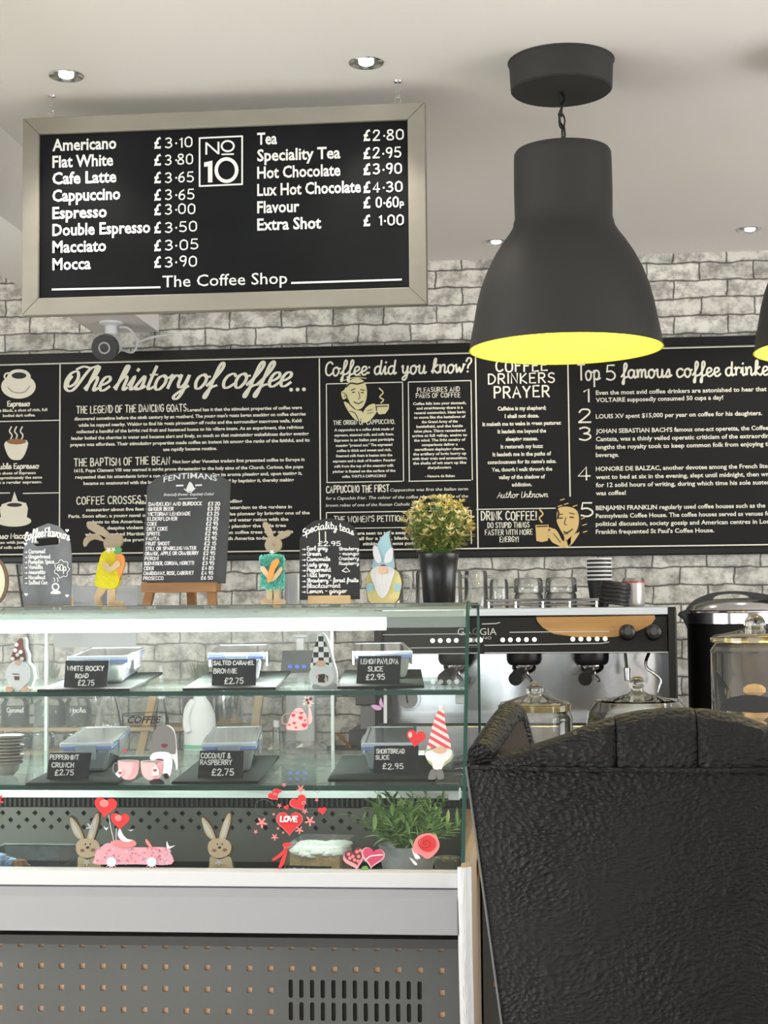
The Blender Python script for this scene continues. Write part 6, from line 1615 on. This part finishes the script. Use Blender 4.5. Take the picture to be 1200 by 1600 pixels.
for a in (((170, 301), (565, 297)), ((70, 353), (535, 345), (565, 340)), ((70, 383), (800, 380)), ((60, 268), (115, 266), (130, 262))): LN(b, pE, kE(*a), 1.5, .0045)
LN(b, pE, [(585, 992), (745, 990)], 1, .0045); LN(b, pE, [(585, 1013), (745, 1011)], 1, .0045); LN(b, pE, [(585, 1022), (745, 1021)], 1, .0045)
b.build('silver_line', mat('silver_print', (.55, .54, .52), .4, .5), t, fix=False)
b = MB(); T(b, pE, 'GAGGIA', 715, 992.5, 776, 11.5, off=.0045); T(b, pE, 'MILANO', 735, 999, 768, 4.5, off=.0045); b.build('lettering', mat('silver_letters', (.62, .61, .58), .4), t, fix=False)
for g in ((676, 688, 701, 713), (739, 751), (785.5, 797.5, 810, 822.5, 835), (895, 907.5, 920, 933, 945.5)):
    for x in g:
        p = at(x, 1001 - (x - 676) * .011, YE); b = MB(); b.tube([(p.x, YE + .002, p.z), (p.x, YE - .005, p.z)], .0062, 14); b.build('button', mat('button_white', (.9, .9, .88), .4, emit=.35, ecol=(1, 1, .96)), t, True)
for x, y in ((980, 988), (1020.5, 988)):
    p = at(x, y, YE); b = MB()
    b.tube([(p.x, YE + .002, p.z), (p.x, YE - .012, p.z), (p.x, YE - .03, p.z + .003), (p.x, YE - .034, p.z + .003)], [.022, .021, .018, .012], 24); o = b.build('steam_knob', blackp, t, True)
    b = MB(); b.tube([(p.x, YE - .0345, p.z + .003), (p.x, YE - .036, p.z + .003)], [.010, .009], 16); b.build('knob_cap', mat('knob_grey', (.06, .06, .06), .4), o, True)
for x in (819, 924, 712):
    p = at(x, 1026, YE + .06); c = (p.x, YE + .07, 0); s = ps(x, 1030, YE)
    zz = lambda y: at(x, y, YE + .07).z
    MB().lathe(c, [(22 * s, zz(1039)), (26 * s, zz(1036)), (28 * s, zz(1030)), (28 * s, zz(1018)), (.001, zz(1016))], 28).build('group_housing', blackp, t, True)
    o = MB().lathe(c, [(.001, zz(1053)), (11 * s, zz(1052)), (17 * s, zz(1048)), (20 * s, zz(1044)), (20 * s, zz(1039)), (18 * s, zz(1037)), (.001, zz(1036))], 28).build('portafilter', chrome, t, True)
    q0 = Vector((p.x, YE + .045, zz(1046))); q1 = Vector((p.x - .022, YE - .10, zz(1056)))
    MB().tube([q0, q0.lerp(q1, .35), q0.lerp(q1, .6), q1], [.009, .014, .0185, .0175], 16).build('handle', blackp, o, True)
    MB().tube([(p.x + .005, YE + .06, zz(1048)), (p.x + .008, YE + .05, zz(1056)), (p.x + .018, YE + .04, zz(1063))], [.007, .006, .004], 10).build('spout', chrome, o, True)
b = MB(); p = [at(977, 1021, YE + .03), at(979, 1042, YE + .02), at(979.5, 1044, YE + .02), at(980, 1063, YE + .015)]; b.tube(p, [.004, .004, .0085, .0075], 12); b.build('hot_water_spout', steel, t, True)
b = MB(); b.tube(smooth_pts([at(1014, 1020, YE + .03), at(1009, 1034, YE + .01), at(1011, 1044, YE), at(1024, 1054, YE - .01), at(1032, 1064, YE - .01), at(1028, 1082, YE - .01)], 5), .0042, 10); b.build('steam_wand', chrome, t, True)
b = MB(); b.tube(smooth_pts([at(601, 1021, YE + .03), at(601.5, 1080, YE), at(602, 1140, YE - .01)], 4), .005, 10); b.build('steam_wand', white_m, t, True)
# pressure gauge on the back panel
p = at(637, 1092, YE + .20); b = MB(); b.tube([(p.x, YE + .225, p.z), (p.x, YE + .205, p.z)], [.034, .034], 32); o = b.build('pressure_gauge', chrome, t, True)
b = MB(); b.tube([(p.x, YE + .206, p.z), (p.x, YE + .2035, p.z)], [.027, .027], 32); b.build('dial', mat('dial_grey', (.55, .57, .57), .3), o)
b = MB(); b.tube([(p.x, YE + .202, p.z - .012), (p.x - .004, YE + .202, p.z + .016)], .0014, 6); b.build('needle', ink, o)
p0, p1 = at(563, 1102, YE + .1), at(592, 1140, YE + .1)
g = thing('coffee_grinder', 'grey box of the coffee grinder left of the coffee machine', 'grinder', ((p0.x + p1.x) / 2, YE + .2, ZW + .0003))
MB().box(p0.x - .03, X0 - .006, YE + .08, YE + .3, ZW + .0003, p1.z).build('base', mat('grinder_dark', (.07, .07, .07), .4), g, bevel=.004)
MB().box(p0.x, X0 - .006, YE + .1, YE + .28, p1.z, p0.z).build('body', mat('grinder_grey', (.22, .22, .21), .45), g, bevel=.004)
MB().box(p0.x - .012, X0 - .006, YE + .09, YE + .3, p0.z, at(575, 1082, YE).z).build('head', mat('grinder_dark', (.07, .07, .07), .4), g, bevel=.004)

# glassware on the machine
GM, GT = 'glass mugs on the coffee machine', 'glass tumblers on the coffee machine'
mugs = [(612, 'behind the gnome with the blue hat'), (668, 'behind the black plant pot'), (704, 'right of the black plant pot'), (744, 'at the left end of the tumblers')]
zm = z_top + .0005
mugglass = glass('mug_glass', (.975, .985, .98), milk=.12, mcol=(.85, .87, .86), refl=2.2)
def mug(x, Y, lab):
    p = at(x, 940, Y); c = (p.x, Y, zm); s = ps(x, 940, Y); h = at(x, 892, Y).z - zm; r = 19 * s
    t = thing('glass_mug', 'upturned clear glass mug with a handle ' + lab, 'glass mug', c, GM)
    MB().lathe(c, [(r * 1.02, 0), (r, .004), (r * .96, h * .9), (r * .85, h), (.001, h)], 24, False).build('cup', mugglass, t, True)
    MB().tube(smooth_pts([(c[0] + r * .95, Y, zm + h * .84), (c[0] + r * 1.5, Y - .004, zm + h * .8), (c[0] + r * 1.6, Y - .004, zm + h * .45), (c[0] + r * 1.3, Y, zm + h * .18), (c[0] + r * .97, Y, zm + h * .2)], 4), .0042, 8).build('handle', glass('handle_glass', (.9, .92, .9), milk=.25, mcol=(.75, .77, .75), refl=2.5), t, True)
    return t
for i, (x, l) in enumerate(mugs): mug(x, YE + .10 + .03 * (i % 2), l)
for x, r_, y0, l in ((780, 15, 905, 'beside the mugs'), (826, 23, 903, 'in the middle of the row'), (877, 25, 902, 'next to the stack of black paper cups')):
    for k in range(2 if x > 800 else 1):
        p = at(x, 940, YE + .12); s = ps(x, 940, YE + .12); r = r_ * s; H = (at(x, y0, YE + .12).z - zm); hh = H / (2 if x > 800 else 1) * (1.0)
        c = (p.x, YE + .12, zm + k * hh); t = MB()
        t.lathe(c, [(r, 0), (r * 1.02, .003), (r * .97, hh * .85), (r * .85, hh - .0005), (.001, hh - .0005)], 24, False)
        tag(t.build('glass_tumbler', mugglass, smooth=True), ('lower' if (k == 0 and x > 800) else 'upper' if k else 'single') + ' upturned glass tumbler ' + l, 'tumbler', GT)
b = MB()
zr_ = at(850, 938, YE).z
for x in (764, 806, 848, 890, 932):
    p = at(x, 945, YE + .02); b.tube([(p.x, YE + .015, zm - .0004), (p.x, YE + .015, zr_)], .0035, 8)
b.tube([(at(760, 938, YE).x, YE + .015, zr_), (at(936, 938, YE).x, YE + .015, zr_)], .0045, 8); b.tube([(at(760, 938, YE).x, YE + .015, zm + .009), (at(936, 938, YE).x, YE + .015, zm + .009)], .0035, 8)
b.build('cup_rail', chrome, bpy.data.objects['espresso_machine'])
# stacked paper cups, lids, tin
p = at(937, 945, YE + .14); s = ps(937, 940, YE + .14); hc = at(937, 904, YE + .14).z - zm; dz = 6.4 * s
cupm = [mat('cup_black', (.012, .012, .012), .5), mat('cup_rim_white', (.80, .80, .78), .5)]
proto = None
for i in range(6):
    lb = 'black paper cup with a white rim, ' + (ORD[5 - i] if i else 'lowest') + ' in the coffee machine stack'
    if not proto:
        b = MB(); b.lathe((0, 0, 0), [(13.5 * s, 0), (19 * s, hc - .004)], 28, False); k = len(b.f); b.cur = 1
        b.lathe((0, 0, 0), [(19.2 * s, hc - .005), (20.2 * s, hc - .003), (20.2 * s, hc), (19 * s, hc), (18.4 * s, hc - .01)], 28, False)
        proto = b.build('paper_cup', cupm, smooth=True); proto.location = (p.x, YE + .14, zm); tag(proto, lb, 'paper cup', 'stacked black paper cups')
        b2 = MB(); b2.lathe((p.x, YE + .14, zm), [(13.4 * s, .001), (.001, .001)], 20, False)
    else:
        o = proto.copy(); COL.objects.link(o); o['label'] = lb; o.location = (p.x, YE + .14, zm + dz * i)
pl0 = at(962, 946, YE + .06); s = ps(962, 940, YE + .06); tl = R(8); proto = None
for i in range(5):
    if not proto:
        b = MB(); b.lathe((0, 0, 0), [(24.6 * s, 0), (25.2 * s, .002), (25 * s, .0045), (24.2 * s, .006), (23.4 * s, .016), (21 * s, .018), (.001, .017)], 28, False)
        proto = b.build('cup_lid', mat('lid_black', (.014, .014, .014), .3), smooth=True); tag(proto, 'black cup lid, lowest of the leaning stack beside the paper cups', 'cup lid', 'stacked black cup lids')
        proto.location = (pl0.x - .006, YE + .06, zm + .006); proto.rotation_euler = (0, tl, 0)
    else:
        o = proto.copy(); COL.objects.link(o); o['label'] = 'black cup lid, ' + ORD[4 - i] + ' of the leaning stack beside the paper cups'; o.location = (pl0.x - .006 + math.sin(tl) * .0105 * i, YE + .06, zm + .006 + math.cos(tl) * .0105 * i)
p = at(990, 946, YE + .16); s = ps(990, 940, YE + .16); h = at(990, 903, YE + .16).z - zm; c = (p.x, YE + .16, zm)
t = thing('drinks_can', 'red topped silver drinks can right of the black lids', 'can', c)
MB().lathe(c, [(15 * s, 0), (17 * s, .004), (17.5 * s, .01), (17.5 * s, h * .82)], 28).build('can', mat('can_silver', (.55, .53, .50), .35, .5), t, True)
MB().lathe(c, [(17.7 * s, h * .82), (17.7 * s, h * .88)], 28, False).build('red_band', mat('can_red', (.50, .05, .05), .4), t, True)
MB().lathe(c, [(17.5 * s, h * .88), (15 * s, h), (14.5 * s, h - .003), (.001, h - .003)], 28).build('top', steel, t, True)

# soup kettle
YU = 4.15; p = at(1158, 1130, YU); s = ps(1158, 1000, YU); c = (p.x, YU, ZW + .0003); z = lambda y: at(1158, y, YU).z - ZW
t = thing('soup_kettle', 'large black soup kettle with a steel lid and black arched handle', 'soup kettle', c)
R_ = 82 * s
MB().lathe(c, [(R_ * .95, 0), (R_ * .97, .01), (R_ * .97, z(978)), (R_ * .99, z(972))], 48).build('body', mat('kettle_black', (.008, .008, .008), .28), t, True)
MB().lathe(c, [(R_ * .995, z(974)), (R_ * .995, z(958)), (R_ * .9, z(957))], 48, False).build('rim', chrome, t, True)
MB().lathe(c, [(R_ * .94, z(957)), (R_ * .96, z(953)), (R_ * .90, z(945)), (R_ * .70, z(938)), (R_ * .4, z(935)), (.001, z(934))], 48, False).build('lid', chrome, t, True)
q = PY(YU); b = MB()
CU(b, q, [(1070, 960), (1076, 946), (1090, 935), (1115, 926), (1148, 923.5), (1180, 926), (1210, 932), (1232, 945), (1240, 960), (1236, 964), (1222, 952), (1190, 947), (1150, 946), (1110, 948), (1086, 955), (1078, 966)], .012, .026, True, holes=[[(1113, 937), (1122, 930), (1148, 928), (1168, 931), (1173, 938), (1160, 940), (1125, 940)]])
b.build('handle', blackp, t, bevel=.002)
for sg_, xs_ in ((-1, 1072), (1, 1244)):
    b = MB(); CU(b, q, [(xs_ - sg_ * 8, 950), (xs_ + sg_ * 10, 956), (xs_ + sg_ * 12, 962), (xs_ + sg_ * 4, 968), (xs_ - sg_ * 4, 985), (xs_ - sg_ * 10, 992)], .02, .04, False); b.build('side_handle', blackp, t, bevel=.002)

# ================================================================== front counter right of the case
XC0 = XR + .0115; YCN = 2.78; ZK = .852
t = thing('serving_counter', 'counter with a brown wooden top right of the display case', 'counter', (1.2, 3.0, 0))
MB().box(XC0, 2.6, 2.64, 3.30, ZK - .03, ZK).build('wooden_top', mat('counter_wood', (.42, .26, .12), .4, vary=.25, vscale=10, stretch=(.3, 4, 1)), t, bevel=.004)
facade(t, XC0 + .002, 2.6, ZK - .03, YCN, p_, xo + p_ * 21.2, zo, .0085)
MB().box(XC0 + .002, 2.6, 2.80, 3.28, 0, ZK - .03).build('carcass', mat('carcass_grey', (.12, .12, .12), .6), t)
gold_ring = glass('amber_seal', (.90, .80, .45), milk=.35, mcol=(.62, .50, .22), refl=2)
jg = glass('storage_jar_glass', (.955, .965, .955), milk=.05, mcol=(.85, .85, .80), refl=2.6)
GJ2 = 'glass lidded jars on the front counter'
def bigjar(cx, Y, knob, lid, seal, body, label, conts=None):
    z = lambda y: at(cx, y, Y).z - ZK; s = ps(cx, seal[1], Y); p = at(cx, seal[1], Y); c = (p.x, Y, ZK + .0003)
    t = thing('glass_jar', label, 'jar', c, GJ2)
    b = MB(); b.lathe(c, [(r * s, z(y)) for r, y in body] + [(body[-1][0] * s, .012), (body[-1][0] * .9 * s, 0)], 48)
    b.build('body', jg, t, True)
    MB().lathe(c, [((r + .4) * s, z(y)) for r, y in body[1:3]] + [(body[2][0] * s, z(body[2][1]) - .004)], 48, False).build('shoulder', jg, t, True)
    MB().lathe(c, [(seal[0] * .92 * s, z(seal[2])), (seal[0] * s, z(seal[2])), (seal[0] * s, z(seal[1])), (seal[0] * .9 * s, z(seal[1]) + .001)], 48, False).build('seal', gold_ring, t, True, label='amber seal ring')
    MB().lathe(c, [(r * s, z(y)) for r, y in lid], 48, False).build('lid', jg, t, True)
    MB().ball((p.x, Y, ZK + z(knob[0])), knob[1] * s, .92, 20).build('knob', clear_solid('knob_glass', (.98, .97, .93)), t, True)
    if conts:
        rr = random.Random(3); b = MB()
        for i in range(26):
            a = rr.uniform(0, 6.28); q = rr.uniform(.1, .66) * body[-1][0] * s; zz = rr.uniform(.02, conts)
            b.ball((p.x + q * math.cos(a), Y + q * math.sin(a), ZK + zz), rr.uniform(.018, .024), .55, 10)
        b.build('cookies', mat('cookie_gold', (.62, .38, .14), .8, bump=1, bscale=80, vary=.3, vscale=40), t, True)
    return t
bigjar(836, 2.98, (1078, 13.5), [(55, 1100), (54, 1097), (40, 1094), (26, 1089), (14, 1086), (9, 1084), (9, 1080)], (58, 1101, 1110), [(54, 1110), (55, 1114), (58, 1122), (58, 1300)], 'smallest glass jar with a ball knob, between the case and the chair')
bigjar(996, 2.95, (1068, 12.5), [(66, 1093), (44, 1090), (30, 1087), (16, 1084), (10, 1080), (9, 1074)], (44, 1092, 1095), [(45, 1093), (66, 1096), (76, 1110), (80, 1130), (80, 1300)], 'wide shouldered glass jar behind the crest of the chair')
bigjar(1180, 2.80, (975, 17), [(66, 995), (62, 992), (42, 989), (26, 985), (13, 981), (11, 976)], (69, 996, 1003), [(62, 1003), (62, 1006), (69, 1016), (69, 1300)], 'tallest glass jar holding golden cookies at the right edge', at(1180, 1078, 2.8).z - ZK)
# black hanging label on the tall jar
q = PY(2.80 - 69 * ps(1180, 1100, 2.8) - .004)
t = thing('jar_label', 'black arched label hanging on the front of the tall jar', 'label', q.P(1175, 1116))
b = MB(); CU(b, q, [(1125, 1110), (1127, 1098), (1140, 1090), (1160, 1086), (1180, 1086), (1205, 1091), (1225, 1100), (1228, 1112), (1180, 1114)], 0, .003, False); b.build('plate', mat('label_black', (.03, .03, .03), .5), t)


# ================================================================== the leather chair in front
YH = 1.75
lea = leather_mat(); lea2 = leather_mat('crest_leather', (.010, .010, .0105))
hx = lambda x, y=1200: at(x, y, YH).x
cxm = (hx(727) + hx(1425)) / 2; hwid = (hx(1425) - hx(727)) / 2
zsm = at(1080, 1203, YH).z; Hc = lambda y: at(1040, y, YH).z
t = thing('leather_armchair', 'black textured leather high back armchair seen from behind at the lower right', 'armchair', (cxm, YH + .25, 0))
CUR = .035
def cy(u): return YH + CUR * u * u
def wid(z): return hwid - (zsm - z) * (hx(782, 1600) - hx(727, 1200)) / (zsm - at(782, 1600, YH).z)
z_bot = .30
b = MB(); nu, nz = 44, 30
def grid(b, yoff, z0, z1, edge=0.0):
    vs = []
    for j in range(nz + 1):
        z = z0 + (z1 - z0) * j / nz; w = wid(z) - edge
        for i in range(nu + 1):
            u = -1 + 2 * i / nu; vs.append((cxm + w * u, cy(u) + yoff + .10 * ((zsm - z) / zsm) * 0, z))
    b.add(vs, [(j * (nu + 1) + i, j * (nu + 1) + i + 1, (j + 1) * (nu + 1) + i + 1, (j + 1) * (nu + 1) + i) for j in range(nz) for i in range(nu)])
    return vs
def shell(b, y0, th, z0, z1):
    k = len(b.v); grid(b, y0, z0, z1); k2 = len(b.v); grid(b, y0 + th, z0, z1)
    n = nu + 1
    for i in range(nu):
        for q in (0, nz): b.f.append([k + q * n + i, k + q * n + i + 1, k2 + q * n + i + 1, k2 + q * n + i]); b.m.append(0)
    for j in range(nz):
        for q in (0, nu): b.f.append([k + j * n + q, k + (j + 1) * n + q, k2 + (j + 1) * n + q, k2 + j * n + q]); b.m.append(0)
shell(b, 0, .05, z_bot, zsm)
b.build('back_panel', lea, t, True)
# crest pad above the seam
crest = [(765, 1186), (776, 1180), (800, 1176), (840, 1164), (880, 1150), (920, 1133), (960, 1119), (1000, 1110), (1040, 1106), (1080, 1105), (1120, 1108), (1160, 1116), (1200, 1130), (1240, 1147), (1280, 1162), (1320, 1174), (1360, 1181), (1385, 1186)]
def pad(xa, xb_, name, m_):
    b = MB(); n = 26; prof = [(-.002, 0), (-.004, .25), (-.004, .6), (.002, .85), (.016, .97), (.032, 1.0), (.050, .97), (.062, .85), (.066, .5), (.066, 0)]
    xs_ = [xa + (xb_ - xa) * i / n for i in range(n + 1)]; vs = []
    for x in xs_:
        for i in range(len(crest) - 1):
            if crest[i][0] <= x <= crest[i + 1][0]:
                q = (x - crest[i][0]) / (crest[i + 1][0] - crest[i][0]); y = crest[i][1] + (crest[i + 1][1] - crest[i][1]) * q
        X = hx(x); u = (X - cxm) / hwid; zt_ = at(x, y, YH + .03).z
        puck = 1 - .06 * max(0, 1 - abs(x - xa) / 6) - .06 * max(0, 1 - abs(x - xb_) / 6)
        for dy, f in prof: vs.append((X, cy(u) + dy + (1 - puck) * .06, zsm + (zt_ - zsm) * f * (1 if f < .9 else puck ** .3)))
    m = len(prof); fs = [(i * m + j, (i + 1) * m + j, (i + 1) * m + j + 1, i * m + j + 1) for i in range(n) for j in range(m - 1)]
    fs += [tuple(range(m)), tuple(n * m + j for j in range(m))[::-1]]
    b.add(vs, fs); b.build(name, m_, t, True)
pad(766, 963, 'crest_pad', lea2); pad(964.5, 1090, 'crest_pad', lea2); pad(1091.5, 1384, 'crest_pad', lea2)
for sgn in (-1, 1):
    b = MB(); b.tube([(cxm + sgn * (wid(z) + .0005), cy(1) - .001, z) for z in [z_bot + (zsm - z_bot) * i / 10 for i in range(11)]], .0014, 6)
    b.build('piping', mat('worn_grey_piping', (.16, .16, .155), .7), t, True, label='worn grey piping')
b = MB(); b.tube([(cxm + (hwid - .004) * (-1 + 2 * i / 30), cy(-1 + 2 * i / 30) - .003, zsm) for i in range(31)], .0032, 8); b.build('seam', lea2, t, True)
# wings curving forward
for sgn in (-1, 1):
    w0 = cxm + sgn * hwid
    Zt = lambda x, y, Y: at(x, y, Y).z
    outl = [(.0, .8), (.0, zsm - .02), (.0, Zt(727, 1183, YH + .035)), (.03, Zt(738, 1168, YH + .06)), (.075, Zt(762, 1146, YH + .11)), (.125, Zt(795, 1124, YH + .16)), (.150, Zt(812, 1117, YH + .185)), (.170, Zt(824, 1124, YH + .2)), (.20, Zt(838, 1160, YH + .23)), (.215, zsm - .03), (.23, .62), (.24, .40), (.0, .40)]
    # px x positions give the inward lean of the wing
    def wx(d): return w0 - sgn * (.002 + .26 * d ** 1.08) 
    b = MB(); n = len(outl)
    th_ = .026; tz = lambda z: sgn * (hwid - wid(min(z, zsm))) 
    ctr = (.10, .72)
    out_p = [Vector((wx(d) - tz(z) - sgn * .001, YH + CUR + d, z)) for d, z in outl]
    inn_p = [p + Vector((-sgn * th_, .004, 0)) for p in out_p]
    k = len(b.v); b.v += out_p + inn_p
    tr = tessellate_polygon([[Vector((d, z, 0)) for d, z in outl]])
    for f in tr: b.f.append(list(f)); b.m.append(0); b.f.append([i + n for i in f[::-1]]); b.m.append(1)
    for i in range(n): b.f.append([i, (i + 1) % n, (i + 1) % n + n, i + n]); b.m.append(0)
    b.build('wing', [lea2, mat('brown_suede', (.038, .024, .014), .8, bump=.4, bscale=150)], t, label='black leather wing lined in dark brown')
    b = MB(); b.tube(smooth_pts([p.lerp(q, .5) + Vector((0, 0, .001)) for p, q in zip(out_p[2:10], inn_p[2:10])], 4), .0155, 12); b.build('wing_roll', lea2, t, True)
# seat, front, arms and legs below the picture
MB().box(cxm - hwid + .07, cxm + hwid - .07, YH + .06, YH + .52, .30, .46).build('seat', lea2, t, bevel=.03, seg=4)
for sx in (-1, 1):
    for y in (YH + .04, YH + .48):
        b = MB(); x = cxm + sx * (hwid - .10); b.hexa([(x - .014, y - .014, .0005), (x + .014, y - .014, .0005), (x + .014, y + .014, .0005), (x - .014, y + .014, .0005), (x - .022, y - .022, .31), (x + .022, y - .022, .31), (x + .022, y + .022, .31), (x - .022, y + .022, .31)])
        b.build('leg', mat('dark_leg_wood', (.05, .03, .02), .4), t)
